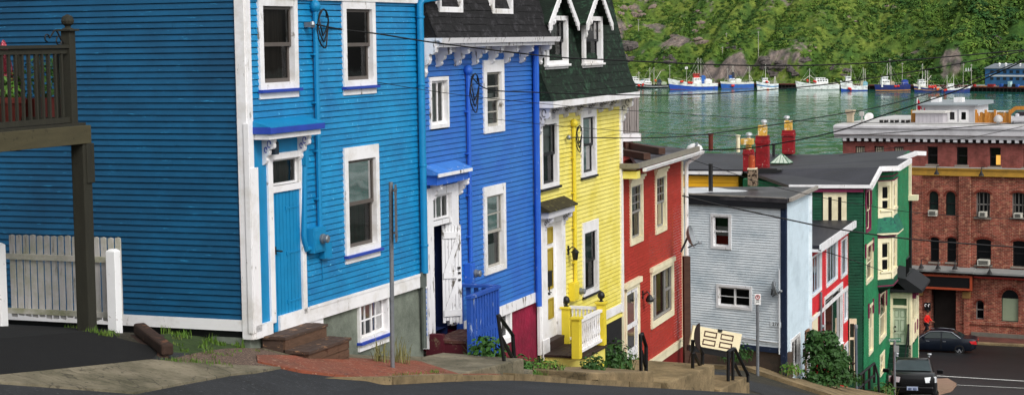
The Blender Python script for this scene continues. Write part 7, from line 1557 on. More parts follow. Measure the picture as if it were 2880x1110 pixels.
m=MB()
for s in (1,-1): m.hexa([f.pt(-.12,s*.50,z+.72),f.pt(.08,s*.89,z+.74),f.pt(.3,s*.93,z+.74),f.pt(.1,s*.5,z+.72),f.pt(-.10,s*.46,z+.93),f.pt(.10,s*.90,z+.98),f.pt(.3,s*.93,z+.98),f.pt(.1,s*.46,z+.93)]); m.cut()
objs('headlight',m,LENS,su)
m=MB()
for k in range(4): m.box(f,-.05,-.0,-.42,.42,z+.60+.065*k,z+.625+.065*k)
m.box(f,-.09,-.04,-.75,.75,z+.44,z+.465); m.box(f,-.02,.0,-.45,.45,z+.58,z+.84); obj('grille',m,mat('dark_grille_black','#18181a',.4,.1,4),su)
m=MB(); m.box(f,-.11,-.0,-.8,.8,z+.30,z+.56); obj('bumper',m,PB,su,bevel=.04)
m=MB(); m.box(f,-.135,-.11,-.21,.21,z+.42,z+.57); pl=obj('number_plate',m,mat('pale_plate','#a9b6cf',.4,.05,3),su)
pf=Frame(f.pt(-.136,0,0).xy,(f.n.x,f.n.y)); m=MB(); [m.box(pf,-.16+.047*i,-.16+.047*i+.03,.001,.006,z+.455,z+.535) for i in range(7) if i!=3]; obj('plate_letters',m,mat('plate_blue','#2a3a6a',.5,.05,3),pl)
m=MB()
for s in (1,-1): m.box(f,1.45,1.65,s*1.05-.12,s*1.05+.12,z+1.08,z+1.24); m.cut()
objs('wing_mirror',m,PB,su,bevel=.03)
m=MB()
for s in (1,-1): m.tube([f.pt(1.9,s*.62,z+1.72),f.pt(2.0,s*.64,z+1.86),f.pt(3.7,s*.64,z+1.86),f.pt(3.9,s*.62,z+1.72)],.04,6); m.lathe(f.pt(1.95,s*.64,z+1.84),[(.08,-.03),(.1,.0),(.08,.04)],8); m.cut()
objs('roof_rail',m,CRIMM,su)
m=MB(); m.box(f,1.7,1.75,.05,.4,z+1.2,z+1.3); m.ball(f.pt(2.0,-.2,z+1.3),.1); obj('cabin_item',m,mat('beige_cabin_item','#b5a58a',.7,.1,4),su)
# ================================================================== PERSON in a red jacket walking past the entrance
c=FK.pt(ku(2622,900)+.05,1.6,0); zg_=gr(ROW.loc(c)[0])+.17; 
pe=thing('person','person in a bright red jacket walking right past the dark brick entrance','person',(c.x,c.y,zg_))
def skin(name,verts,edges,rad,mt,parent,lv=2):
    L=rootloc(parent); me=bpy.data.meshes.new(name); me.from_pydata([Vector(v)-L for v in verts],edges,[]); o=bpy.data.objects.new(name,me); C.objects.link(o); o.parent=parent
    mo=o.modifiers.new('skin','SKIN'); 
    for v,r in zip(me.skin_vertices[0].data,rad): v.radius=(r,r) if not isinstance(r,tuple) else r
    me.skin_vertices[0].data[0].use_root=True; s=o.modifiers.new('sub','SUBSURF'); s.levels=lv; s.render_levels=lv
    dg=bpy.context.evaluated_depsgraph_get(); dg.update(); nm=bpy.data.meshes.new_from_object(o.evaluated_get(dg)); o.modifiers.clear(); o.data=nm; nm.name=name; nm.materials.clear(); nm.materials.append(mt)
    for p in nm.polygons: p.use_smooth=True
    return o
X=FK.d; Nn=FK.n
def B(x,y,h): return Vector((c.x+X.x*x+Nn.x*y,c.y+X.y*x+Nn.y*y,zg_+h))
SK=mat('skin_tone','#9a6a50',.6,.08,5); JK=mat('red_jacket','#e0241c',.7,.1,4); TR=mat('dark_trousers','#1c1e26',.8,.15,4); HR=mat('dark_hair','#1a1412',.7,.2,8)
V=[B(0,0,.92),B(.02,0,1.15),B(.04,0,1.38),B(.06,0,1.50),B(.08,0,1.62),B(.10,0,1.72),B(.03,.2,1.40),B(-.10,.26,1.15),B(.12,.27,.95),B(.19,.27,.93),B(.03,-.2,1.40),B(.14,-.26,1.14),B(.34,-.24,1.0),B(.41,-.24,.99),B(.0,.1,.88),B(.12,.1,.48),B(.22,.1,.08),B(.36,.1,.04),B(.0,-.1,.88),B(-.06,-.1,.48),B(-.28,-.1,.14),B(-.18,-.1,.05)]
E=[(0,1),(1,2),(2,3),(3,4),(4,5),(2,6),(6,7),(7,8),(8,9),(2,10),(10,11),(11,12),(12,13),(0,14),(14,15),(15,16),(16,17),(0,18),(18,19),(19,20),(20,21)]
Rr=[.15,.14,.15,.06,.095,.09,.06,.045,.035,.03,.06,.045,.035,.03,.09,.065,.045,.035,.09,.065,.045,.035]
skin('body',V,E,Rr,SK,pe)
V=[B(0,0,.86),B(.02,0,1.12),B(.04,0,1.38),B(.055,0,1.48),B(.03,.21,1.40),B(-.10,.27,1.15),B(.09,.28,.98),B(.03,-.21,1.40),B(.14,-.27,1.14),B(.30,-.25,1.02)]
skin('jacket',V,[(0,1),(1,2),(2,3),(2,4),(4,5),(5,6),(2,7),(7,8),(8,9)],[.19,.175,.185,.09,.085,.07,.055,.085,.07,.055],JK,pe)
V=[B(0,0,.92),B(0,.1,.85),B(.12,.1,.48),B(.2,.1,.14),B(0,-.1,.85),B(-.06,-.1,.48),B(-.25,-.1,.18)]
skin('trousers',V,[(0,1),(1,2),(2,3),(0,4),(4,5),(5,6)],[.165,.115,.085,.07,.115,.085,.07],TR,pe)
m=MB(); m.ball(B(.08,0,1.72),.112,12,1.0); o=obj('hair',m,HR,pe,smooth=True)
m=MB()
for s in (1,-1):
    for k in range(4): m.tube([B((.19 if s>0 else .41),s*.26+(k-1.5)*.02,(.93 if s>0 else .99)),B((.25 if s>0 else .47),s*.26+(k-1.5)*.024,(.89 if s>0 else .96)-.004*k)],[.011,.007],5)
obj('fingers',m,SK,pe)
# ================================================================== FAR SHORE: HILL, SHRUBS, ROCKS
FH=Frame((79,932),(.845,-.535))
def fbm(x,y,z=0.0,o=5):
    return noise.fractal(Vector((x,y,z)),1.0,2.0,o)
def hill_z(u,s):
    b=SEA+1.2
    cl=max(0,min(1,(fbm(u*.022+3,1.7)+.28)*2.0))            # cliff strength along the shore
    c=9.5*cl*(1/(1+math.exp(-(s-11-2.5*fbm(u*.06,5.1))*.75)))
    r=.64*max(0,s-6)+ c
    r+= (3.2*fbm(u*.03,s*.045,2)+1.6*fbm(u*.09,s*.12,7))*min(1,max(0,s-4)/14)
    t=noise.noise(Vector((u*.05,s*.09,11)))                  # terraces: rocky steps
    r+= 1.6*max(0,t-.12)*4*min(1,s/20)
    return b+r
def rockiness(u,s):
    a=fbm(u*.045+9,s*.075+2,4)*.9+.35*fbm(u*.2,s*.3,1)
    low=max(0,1-abs(s-12)/9)*max(0,min(1,(fbm(u*.022+3,1.7)+.30)*2.2))*.75
    left=.28*max(0,min(1,(10-u)/40))
    right=-.35*max(0,min(1,(u-95)/60))
    return a+low+left+right
us=np.arange(-130,330,1.15); ss=list(np.arange(0,78,.9))+list(np.arange(79,130,3))+list(np.arange(135,330,9))
m=MB(); cols=[]
def mixc(a,b,f): return tuple(x+(y-x)*f for x,y in zip(a,b))
G1,G2,G3,RK1,RK2=(.075,.14,.022),(.15,.195,.034),(.034,.085,.02),(.24,.19,.165),(.11,.095,.09)
HZ={}
for i,u in enumerate(us):
    for j,s in enumerate(ss):
        z=hill_z(u,s); rk=rockiness(u,s)
        if rk>.3: z+=.9*abs(fbm(u*.35,s*.4,3))*min(1,(rk-.3)*4)
        q=FH.pt(u,-s,0); m.v.append((q.x,q.y,z))
        g=mixc(G1,G2,max(0,min(1,.5+1.1*fbm(u*.05,s*.08,20)+.3*min(1,(s-18)/30)-.5*max(0,min(1,(u-90)/70))))); g=mixc(g,G3,max(0,min(.8,.35+1.0*fbm(u*.11,s*.14,31)+.25*max(0,min(1,(u-90)/70)))))
        f=max(0,min(1,(rk-.52+.22*fbm(u*.5,s*.7,77))*6)); cols.append(mixc(g,mixc(RK1,RK2,max(0,min(1,.5+1.4*fbm(u*.25,s*.5,41)))),f))
n=len(ss)
for i in range(len(us)-1):
    for j in range(n-1): m.f.append((i*n+j,i*n+j+1,(i+1)*n+j+1,(i+1)*n+j))
def vcol_mat(name, rough, amp, sc, trans=0):
    mt=bpy.data.materials.new(name); mt.use_nodes=True; nt=mt.node_tree; N=nt.nodes; K=nt.links; b=N['Principled BSDF']; b.inputs['Roughness'].default_value=rough; b.inputs['Specular IOR Level'].default_value=.15
    at_=N.new('ShaderNodeAttribute'); at_.attribute_name='Col'
    tc=N.new('ShaderNodeTexCoord'); nz=N.new('ShaderNodeTexNoise'); nz.inputs['Scale'].default_value=sc; nz.inputs['Detail'].default_value=6; nz.inputs['Roughness'].default_value=.75; K.new(tc.outputs['Object'],nz.inputs['Vector'])
    mr=N.new('ShaderNodeMapRange'); mr.inputs['From Min'].default_value=.3; mr.inputs['From Max'].default_value=.7; mr.inputs['To Min'].default_value=1-amp; mr.inputs['To Max'].default_value=1+amp; K.new(nz.outputs['Fac'],mr.inputs['Value'])
    mx=N.new('ShaderNodeMix'); mx.data_type='RGBA'; mx.blend_type='MULTIPLY'; mx.inputs['Factor'].default_value=1; K.new(at_.outputs['Color'],mx.inputs['A']); K.new(mr.outputs['Result'],mx.inputs['B']); K.new(mx.outputs['Result'],b.inputs['Base Color'])
    bp=N.new('ShaderNodeBump'); bp.inputs['Strength'].default_value=.45; bp.inputs['Distance'].default_value=.5; K.new(nz.outputs['Fac'],bp.inputs['Height']); K.new(bp.outputs['Normal'],b.inputs['Normal'])
    return mt
def setcols(o,cols):
    a=o.data.color_attributes.new('Col','FLOAT_COLOR','POINT'); a.data.foreach_set('color',np.array([(c[0],c[1],c[2],1) for c in cols],dtype=np.float32).ravel())
hl=obj('hillside',m,vcol_mat('hillside_ground',.95,.5,.6),recalc=False); setcols(hl,cols); tag(hl,kind='structure')
# shrubs as one mass
rnd=np.random.default_rng(11); V=[];CV=[]; cnt=0; rr=random.Random(4)
tmpl=[]
for k in range(6):
    q=MB(); leafmesh(q,(0,0,.12),1,1,.85,30,.36,rr); tmpl.append(np.array(q.v,dtype=np.float32))
tries=0
while cnt<7600 and tries<40000:
    tries+=1
    u=rnd.uniform(-85,235); s=rnd.uniform(4,84)
    rk=rockiness(u,s)
    dn=fbm(u*.05+40,s*.07,8)
    if rk>.58 or (dn<-.22 and rnd.random()<.75) or (rk>.16 and rnd.random()<.5): continue
    big=1+.9*max(0,min(1,(u-70)/90)); R_=rnd.uniform(.55,1.25)*big*(1.35 if dn>.2 else 1); z=hill_z(u,s); q=FH.pt(u,-s,0)
    if s>60 and rnd.random()<.3: continue
    t=tmpl[cnt%6]; a=rnd.uniform(0,6.28); ca,sa=math.cos(a),math.sin(a)
    P=np.empty_like(t); P[:,0]=(t[:,0]*ca-t[:,1]*sa)*R_+q.x; P[:,1]=(t[:,0]*sa+t[:,1]*ca)*R_+q.y; P[:,2]=t[:,2]*R_*rnd.uniform(.8,1.25)+z
    dk=max(0,min(1,.45+.9*fbm(u*.07,s*.1,60)+rnd.uniform(-.35,.35)+.25*max(0,min(1,(u-80)/80))))
    c=mixc((.115,.20,.03),(.028,.08,.02),dk); 
    if rnd.random()<.12: c=mixc(c,(.2,.26,.05),.6)
    V.append(P); CV.append(np.tile(np.array([*c,1],dtype=np.float32),(len(P),1))*rnd.uniform(.8,1.2)); cnt+=1
VV=np.concatenate(V); CC=np.concatenate(CV); L=Vector((120,870,0)); VV=VV-np.array([L.x,L.y,L.z],dtype=np.float32); nf=len(VV)//4
me=bpy.data.meshes.new('hillside_shrubs'); me.vertices.add(len(VV)); me.vertices.foreach_set('co',VV.ravel()); me.loops.add(len(VV)); me.loops.foreach_set('vertex_index',np.arange(len(VV),dtype=np.int32)); me.polygons.add(nf); me.polygons.foreach_set('loop_start',np.arange(0,len(VV),4,dtype=np.int32)); me.polygons.foreach_set('loop_total',np.full(nf,4,dtype=np.int32)); me.update(calc_edges=True)
a=me.color_attributes.new('Col','FLOAT_COLOR','POINT'); a.data.foreach_set('color',CC.astype(np.float32).ravel()); me.materials.append(vcol_mat('shrub_foliage',.8,.3,.8))
sh=bpy.data.objects.new('hillside_shrubs',me); C.objects.link(sh); sh.location=L; tag(sh,kind='stuff')
def hill_hit(px,py):
    r=ray(px,py); s=600.0
    while s<1400:
        p=r*(s/r.y); u,w=FH.loc(p)
        if w<0 and p.z<=hill_z(u,-w): return p
        s+=1.5
    return p
# rock outcrops one can tell apart
ROCK=mat('pinkish_grey_rock','#84746a',.95,.35,.5,(1,1,2.2),bump=.9,bscale=1.6,fleck='#3e3638',fleck_amt=.25,fleck_scale=.9); ROCKD=mat('dark_slate_rock','#5a5350',.95,.4,.5,(1,1,2.2),bump=.9,bscale=1.6,fleck='#2c282b',fleck_amt=.3,fleck_scale=.9)
def outcrop(label,px,py,wd,ht,mt,nb,seed):
    c=hill_hit(px,py); r=random.Random(seed); k=c.y/FPX; m=MB()
    for i in range(nb):
        du=r.uniform(-.5,.5)*wd*k; dz=r.uniform(-.5,.5)*ht*k; p=hill_hit(px+du/k,py-dz/k); R_=r.uniform(.28,.5)*ht*k*.5+.35; b=len(m.v); m.ball(p,R_,9,.8)
        for j in range(b,len(m.v)):
            v=Vector(m.v[j])-p; q=v*.55/R_*2.0+Vector((seed,i*3.1,0)); f=1+.55*noise.noise(q)+.3*noise.noise(q*2.7); v=Vector((v.x*f*1.5,v.y*f,v.z*f)); m.v[j]=tuple(p+v)
    tag(obj('rock_outcrop',m,mt,origin=tuple(c)),label,'rock','rock outcrops on the green hillside')
for i,a in enumerate((('large grey rock slab at the upper left of the hillside beside the dormers',1790,38,95,38,ROCK,9),('pale rock knob high on the hillside below the top edge',1970,40,26,16,ROCK,4),('rock ledge just right of the dormer roofs, low on the left hillside',1752,82,50,22,ROCK,6),('dark cliff face at the far left end of the hillside above the water',1752,150,56,66,ROCKD,10),('crumbled pink rocks in the middle of the left hillside',1965,75,40,30,ROCK,6),('upright rock stack above the big blue and white boat',1905,103,28,26,ROCK,5),('rock face below the crumbled pink rocks',1966,110,28,34,ROCK,5),('dark cliff above the black boat near the shore',1872,160,70,34,ROCKD,8),('flat topped grey rock between two hillside poles',2060,132,56,20,ROCKD,6),('broad grey shoreline cliff above the small white boat with a blue stripe',2205,192,120,44,ROCKD,16),('pale boulder at the right end of the broad shoreline cliff',2286,136,30,18,ROCK,4),('long grey ledge high on the right of the hillside',2402,52,60,20,ROCK,6),('small pale rocks near the top right of the hillside',2508,22,34,18,ROCK,4),('dark shoreline rock behind the white boat with wheelhouse at centre right',2362,206,50,34,ROCKD,7),('rounded shoreline rock behind the navy boat with gold stripe',2565,212,40,28,ROCK,5),('shaded rock face near the right picture edge',2800,120,44,36,ROCKD,5))): outcrop(*a,seed=i+2)
# ------------------------------------------------------------------ wharf, poles, shed
def seaY(px,ywl): return -SEA*FPX/((ywl-HOR)+ROLL*(px-CX))*1.0
def wl(px,ywl): return atz(px,ywl,SEA)
RUST=mat('rust_red_timber','#5a2a24',.85,.3,.6); PILE=mat('dark_pile','#1c1816',.85,.3,1)
def wharf(label,pts,h):
    t=thing('wharf',label,'wharf',wl(*pts[0]))
    for (x0,y0),(x1,y1) in zip(pts,pts[1:]):
        a,b=wl(x0,y0),wl(x1,y1); f=Frame((a.x,a.y),(b.x-a.x,b.y-a.y)); U=(b-a).length; m=MB(); m.box(f,0,U,-9,0,SEA+h-.5,SEA+h); obj('deck',m,RUST,t)
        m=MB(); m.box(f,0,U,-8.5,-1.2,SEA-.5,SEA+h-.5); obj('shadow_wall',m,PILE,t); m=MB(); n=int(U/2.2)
        for i in range(n): q=f.pt((i+.5)*2.2,-.1,SEA-1); m.tube([q,q+Vector((0,0,h+.9))],.22,5)
        o=obj('piles',m,PILE,t); o['kind']='stuff'
    return t
wharf('dark timber wharf with rust red edge running behind the moored boats',[(1740,240),(1890,243),(2050,246),(2250,249),(2460,252),(2700,254)],2.0)
wharf('pile wharf with rust red deck in front of the long blue shed',[(2722,257),(3000,262)],2.0)
SHB_=mat('blue_shed_cladding','#3f74a8',.6,.12,.4,dirt='#335f8c',dirt_amt=.3,dirt_scale=.2)
a=wl(2752,254.5); b_=wl(2990,257.5); f=Frame((a.x,a.y),(b_.x-a.x,b_.y-a.y)).off(w=-5); a2=f.pt(0,0,0); fs=f; U=48; zt=at(2752,194,a2.y).z; zb=SEA+2
bs=thing('harbour_shed','long blue two storey harbour shed with white stripe and small windows','shed',f.pt(U/2,-8,zb))
m=MB(); m.box(f,0,U,-16,0,zb,zt); obj('wall',m,SHB_,bs); m=MB(); m.profu(f,[(.4,zt),(.4,zt+.3),(-8,zt+2.2),(-16.4,zt+.3),(-16.4,zt)],-.4,U+.4); obj('roof',m,mat('grey_shed_roof','#7c848c',.6,.1,.4),bs)
zs=at(2770,213,a2.y).z; m=MB(); m.box(f,2.2,U,0,.12,zs-.35,zs+.35); obj('stripe',m,WHITE,bs)
for r_,y in enumerate((202,221)):
    z=at(2770,y,a2.y).z
    for i in range(13): m=MB(); m.box(f,2.6+i*3.2,4.2+i*3.2,.0,.1,z-.6,z+.6); obj('window',m,mat('dim_shed_window','#25303a',.3,.4,.8),bs)
for i,x in enumerate((2800,2818,2858)): u=f.px(x,190)[0]; m=MB(); m.lathe(f.pt(u,-3,zt+.8),[(.35,0),(.35,.9),(.6,1.0),(.5,1.5),(.05,1.8)],8); obj('roof_vent',m,WHITE,bs)
# goods on the wharf
fw=Frame((wl(2722,257).x,wl(2722,257).y),(wl(3000,262).x-wl(2722,257).x,wl(3000,262).y-wl(2722,257).y))
for x0,x1,y0,y1,c,lab in ((2752,2757,243,250,'#c9742a','orange drum at the left end of the shed wharf'),(2760,2768,243,250,'#d08a2e','amber crate second from the left on the shed wharf'),(2776,2794,238,249,'#a8352e','heap of red nets on the wharf before the shed'),(2793,2804,243,250,'#b9a49a','pale pinkish net bundle right of the red heap'),(2809,2816,237,250,'#2f5fb0','blue tank standing right of the pale net bundle'),(2821,2829,238,250,'#1f2a38','dark container between the blue tank and pale tower crate'),(2833,2841,230,250,'#b5d6d8','tall pale aqua stack of crates on the shed wharf'),(2845,2852,237,250,'#20242a','black bin right of the pale aqua stack'),(2855,2862,238,251,'#3567b8','blue tank right of the black bin'),(2864,2884,243,250,'#c9822e','long orange float boom at the right end of the wharf'),(2735,2740,238,246,'#a52a2a','small red life ring box at the wharf gate')):
    u0,z1=fw.px(x0,y0,-2); u1,z0=fw.px(x1,y1,-2); z0=SEA+2.0; m=MB(); m.box(fw,u0,u1,-3.4,-2.2,z0,z1); 
    n_=3
    for i in range(n_): uu=u0+(u1-u0)*(i+.5)/n_; m.box(fw,uu-.08,uu+.08,-2.2,-2.1,z0+.1,z1-.1)
    m.box(fw,u0-.05,u1+.05,-3.45,-2.15,z1,z1+.12); tag(obj('wharf_goods',m,mat('goods'+c[1:],c,.7,.2,1.5),bevel=.05),lab,'crate','goods on the wharf')
POLE=mat('pale_pole','#a9a49a',.7,.1,1)
for i,(x,y0,y1,on,lab) in enumerate(((1796,54,90,'h','pale utility pole on the left hillside above the cliff'),(2043,93,109,'h','short pale pole at the middle of the hillside'),(2032,131,165,'h','pale pole just left of the flat topped grey rock'),(2133,88,163,'h','tallest pale pole on the hillside right of the flat topped rock'),(1885,182,225,'w','pale wharf pole at the bow of the big blue and white boat'),(1932,186,226,'w','pale wharf pole carrying a small white sign board'),(1798,202,226,'w','short pale wharf pole behind the black boat'),(2085,186,224,'w','pale wharf pole behind the blue trawler gantry'),(2301,186,222,'w','pale wharf pole behind the white boat wheelhouse'),(2328,187,222,'w','pale wharf pole behind the white boat stern'),(2540,176,230,'w','thin wharf pole between the two navy boats'),(2505,165,226,'w','tall pole behind the navy boat with gold stripe'),(2712,178,238,'w','left pole of the transformer frame by the blue shed'),(2735,180,240,'w','right pole of the transformer frame by the blue shed'),(2048,192,226,'w','thin pole left of the blue trawler wheelhouse'))):
    if on=='h': b=hill_hit(x,y1)
    else: b=wl(x,y1+18)+Vector((0,2,0)); b.z=SEA+1.8
    tp=at(x,y0,b.y); t=thing('utility_pole',lab,'pole',b,'pale poles along the far shore'); m=MB(); m.tube([b,(b.x,b.y,tp.z)],[.17,.11],6); obj('pole',m,POLE,t); m=MB(); m.box(Frame((b.x,b.y),(1,.2)),-.7,.7,-.08,.08,tp.z-.6,tp.z-.45); 
    if x==1932: m.box(Frame((b.x,b.y),(1,.2)),-.7,.7,-.14,-.08,tp.z-1.6,tp.z-.4)
    obj('crossarm',m,WHITE if x==1932 else POLE,t)
b0=wl(2712,256); Yt=b0.y; m=MB(); p,q=at(2712,201,Yt),at(2735,200,Yt); m.beam(p,q,.25,.2); 
tf=thing('transformer_rack','three pale transformers on a beam between two poles by the blue shed','transformer',p); obj('beam',m,POLE,tf)
for k in range(3): c=p.lerp(q,.2+.3*k); m=MB(); m.lathe(c+Vector((0,0,.1)),[(.28,0),(.3,.2),(.3,.9),(.1,1.1),(.08,1.4)],8); obj('transformer',m,mat('pale_transformer','#c4c8c8',.5,.08,2),tf)
# ------------------------------------------------------------------ moored boats
WINB=mat('boat_window','#1b2226',.2,.3,1); FLOAT=mat('red_float','#d2342c',.5,.1,1.5); MASTM=mat('pale_mast','#cfcabf',.5,.08,1); ORGF=mat('orange_float','#d9622e',.5,.1,1.5)
BM={}
def bc(c):
    return mat('boat'+c[1:],c,.45,.1,.8,dirt='#5a4a40',dirt_amt=.08,dirt_scale=.5)
def boat(label,x0,x1,yw,hull,upper,bow,bowh,freeh,split,house,masts,floats=(),stripe=None,boom=(),gear=(),ang=.12,roof='#f0f0f0'):
    """house: (f0,f1,h1,h2) fractions from bow end; heights in photo pixels above the waterline"""
    xm=(x0+x1)/2; c=wl(xm,yw); k=c.y/FPX; Lg=(x1-x0)*k*1.02; s=-1 if bow=='L' else 1
    f=Frame((c.x,c.y),(s*math.cos(ang),math.sin(ang)*s)); sd=1 if f.n.y<0 else -1   # side facing the town
    t=thing('fishing_boat',label,'boat',c,None); B=Lg*.13
    N_=14; S=[]
    for i in range(N_+1):
        q=i/N_; u=-Lg/2+Lg*q; b=B*(1-max(0,(q-.45)/.55)**2.3)*(.82+.18*min(1,q*5)); b=max(b,.05); zs=freeh*k*(1+.15*(1-q)**2)+(bowh-freeh)*k*max(0,(q-.25)/.75)**1.8; rk=max(0,(q-.8)/.2)
        S.append((u,b,zs,rk))
    hm=MB(); um=MB(); sp=split
    def sec(m,z0f,z1f,flare0,flare1,off=0):
        b0=len(m.v)
        for u,b,zs,rk in S:
            for sg in (1,-1):
                m.v.append(tuple(f.pt(u+rk*Lg*.05*z0f,sg*(b*flare0+off),SEA-.3+(zs+.3)*z0f))); m.v.append(tuple(f.pt(u+rk*Lg*.05*z1f,sg*(b*flare1+off),SEA-.3+(zs+.3)*z1f)))
        for i in range(len(S)-1):
            a=b0+i*4; c_=a+4
            m.f+= [(a,c_,c_+1,a+1),(a+2,a+3,c_+3,c_+2)]
        m.f.append((b0,b0+1,b0+3,b0+2)); e=b0+4*(len(S)-1); m.f.append((e,e+1,e+3,e+2))
    sec(hm,0,sp,.86,.96); sec(um,sp,1,.965,1.02); h=obj('hull',hm,bc(hull),t,recalc=False); obj('bulwark',um,bc(upper),t,recalc=False)
    m=MB()
    for (u,b,zs,rk),(u2,b2,zs2,rk2) in zip(S,S[1:]): m.quad(f.pt(u,b*.98,SEA+zs*.8),f.pt(u2,b2*.98,SEA+zs2*.8),f.pt(u2,-b2*.98,SEA+zs2*.8),f.pt(u,-b*.98,SEA+zs*.8))
    obj('deck',m,mat('boat_deck','#8d8678',.8,.2,1),t,recalc=False)
    if stripe:
        m=MB(); sec(m,stripe[1],stripe[2],.93+.05*stripe[1],.93+.05*stripe[2],.08); obj('stripe',m,bc(stripe[0]),t,recalc=False)
    def uf(q): return Lg/2-Lg*q
    f0,f1,h1,h2=house; u0,u1=sorted((uf(f0),uf(f1))); zb_=SEA+freeh*k*.75; hw=B*.62
    m=MB(); m.hexa([f.pt(u0,-hw,zb_),f.pt(u1,-hw,zb_),f.pt(u1,hw,zb_),f.pt(u0,hw,zb_),f.pt(u0+.05*Lg*.3,-hw*.92,SEA+h1*k),f.pt(u1-.2,-hw*.92,SEA+h1*k),f.pt(u1-.2,hw*.92,SEA+h1*k),f.pt(u0+.05*Lg*.3,hw*.92,SEA+h1*k)]); W_=obj('wheelhouse',m,bc('#f2f2f0'),t)
    uc0,uc1=u0+(u1-u0)*.25,u1-(u1-u0)*.1; m=MB(); m.box(f,uc0,uc1,-hw*.7,hw*.7,SEA+h1*k,SEA+h2*k); m.box(f,uc0-.3,uc1+.3,-hw*.8,hw*.8,SEA+h2*k,SEA+h2*k+.2); obj('bridge',m,bc(roof),W_)
    m=MB(); nw=4
    for i in range(nw): a=u0+(u1-u0)*(.12+.8*i/nw); z=SEA+h1*k; m.box(f,a,a+(u1-u0)*.11,-hw*.98,hw*.98,z-.95,z-.4)
    for i in range(3): a=uc0+(uc1-uc0)*(.1+.3*i); z=SEA+h2*k; m.box(f,a,a+(uc1-uc0)*.2,-hw*.72,hw*.72,z-.75,z-.2)
    obj('windows',m,WINB,W_)
    for q,hp in masts:
        m=MB(); b=f.pt(uf(q),0,zb_); e=f.pt(uf(q),0,SEA+hp*k); m.tube([b,e],[.16,.09],5); obj('mast',m,MASTM,t)
        m=MB(); m.tube([e,f.pt(uf(min(.98,q+.3)),0,SEA+freeh*k)],.035,3); m.tube([e,f.pt(uf(max(.02,q-.28)),0,SEA+freeh*k*1.2)],.035,3); obj('rigging',m,MASTM,t)
    for (qa,ha,qb,hb) in boom: m=MB(); m.tube([f.pt(uf(qa),.2,SEA+ha*k),f.pt(uf(qb),.4,SEA+hb*k)],.14,5); obj('boom',m,MASTM,t)
    for i,(q,hh,col) in enumerate(floats): m=MB(); [m.ball(f.pt(uf(q)+R.uniform(-.5,.5),sd*(B*.95),SEA+hh*k+R.uniform(-.3,.3)),R.uniform(.4,.6),7) for _ in range(3)]; obj('floats',m,col,t)
    for q,w_,h0,h1_,col in gear: m=MB(); a=uf(q); m.box(f,a-w_*k/2,a+w_*k/2,-B*.55,B*.55,SEA+h0*k,SEA+h1_*k); m.box(f,a-w_*k*.3,a+w_*k*.3,-B*.4,B*.4,SEA+h1_*k,SEA+h1_*k+.35); obj('deck_gear',m,bc(col),t)
    m=MB()
    for q in [.06+.09*i for i in range(10)]:
        i=min(N_,int((1-q)*N_)); u,b,zs,rk=S[i]; m.tube([f.pt(u,sd*b*.98,SEA+zs),f.pt(u,sd*b*.98,SEA+zs+.9)],.04,3)
    m.tube([f.pt(u,sd*b*.98,SEA+zs+.9) for u,b,zs,rk in S[1:-1]],.04,3); obj('guard_rail',m,MASTM,t)
    return t
boat('white hulled boat half hidden behind the dormered roof, leftmost on the far shore',1762,1812,247,'#2e4f9c','#f0f0f0','L',26,18,.55,(.25,.7,26,30),((.7,45),),gear=((.9,8,12,20,'#8fa6c8'),))
boat('black hulled trawler with white wheelhouse and raised white boom',1782,1878,248,'#14181c','#1a2026','L',15,8,.6,(.30,.52,19,25),((.48,58),(.60,58)),floats=((.12,9,FLOAT),(.25,10,FLOAT),(.62,20,ORGF)),stripe=('#e8e8e6',.55,.66),boom=((.62,18,.80,46),),gear=((.75,10,8,22,'#2a3a4a'),(.88,14,8,16,'#a9b79a')))
boat('largest boat, blue hull with tall white bow and red topped wheelhouse',1885,2016,251,'#2f57b8','#f4f2ee','L',32,14,.52,(.48,.66,32,42),((.60,88),(.66,86),(.54,50)),floats=((.22,21,FLOAT),(.38,20,FLOAT),(.42,17,FLOAT)),gear=((.70,12,14,36,'#2f66b4'),(.80,22,12,26,'#f2f2f0')),roof='#c8342e',stripe=('#8a2a2a',.02,.10))
boat('blue trawler with pale gunwale, awning and cream stern gantry',2030,2118,249,'#3566b8','#e6e4da','L',21,16,.72,(.22,.42,28,36),((.36,64),(.88,65)),floats=((.32,9,FLOAT),),boom=((.88,38,1.0,22),(.88,36,.95,16)),gear=((.52,16,16,26,'#e9e8e0'),(.36,6,30,44,'#2a2f40')),roof='#3566b8',stripe=('#7a5a4a',.05,.12))
boat('small white boat with blue flashes and white stern gantry',2130,2188,253,'#f2f2f0','#eef2f4','L',25,15,.5,(.22,.58,25,32),((.40,72),(.85,34)),floats=((.45,22,FLOAT),(.5,2,ORGF)),boom=((.80,14,.86,38),(.92,14,.88,38)),stripe=('#3a8ac8',.55,.70))
boat('long white boat with red rail and rounded white wheelhouse',2242,2358,253,'#f1f1ef','#f6f5f3','L',26,13,.8,(.42,.74,30,33),((.30,60),),floats=((.22,26,FLOAT),(.40,24,FLOAT)),boom=((.30,40,.16,28),(.30,42,.46,28)),gear=((.92,14,12,18,'#d9d6cc'),),stripe=('#5f7a6a',.18,.24))
boat('white boat with blue waterline and glazed white bridge near the middle of the quay',2366,2438,256,'#2c4fae','#f3f4f5','L',30,13,.3,(.14,.42,28,40),((.38,72),(.86,66),(.94,62)),floats=((.3,6,FLOAT),),gear=((.80,8,12,26,'#b0a890'),(.92,14,12,24,'#7fb4c4')))
boat('navy boat with gold stripe, white wheelhouse and blue tarpaulin',2463,2558,257,'#1d2c6c','#20306f','L',20,17,.6,(.14,.40,32,40),((.34,78),(.45,72)),floats=((.55,16,FLOAT),(.6,13,FLOAT)),gear=((.86,16,14,30,'#27439c'),(.48,12,16,26,'#a89a84')),stripe=('#c98a3a',.18,.30))
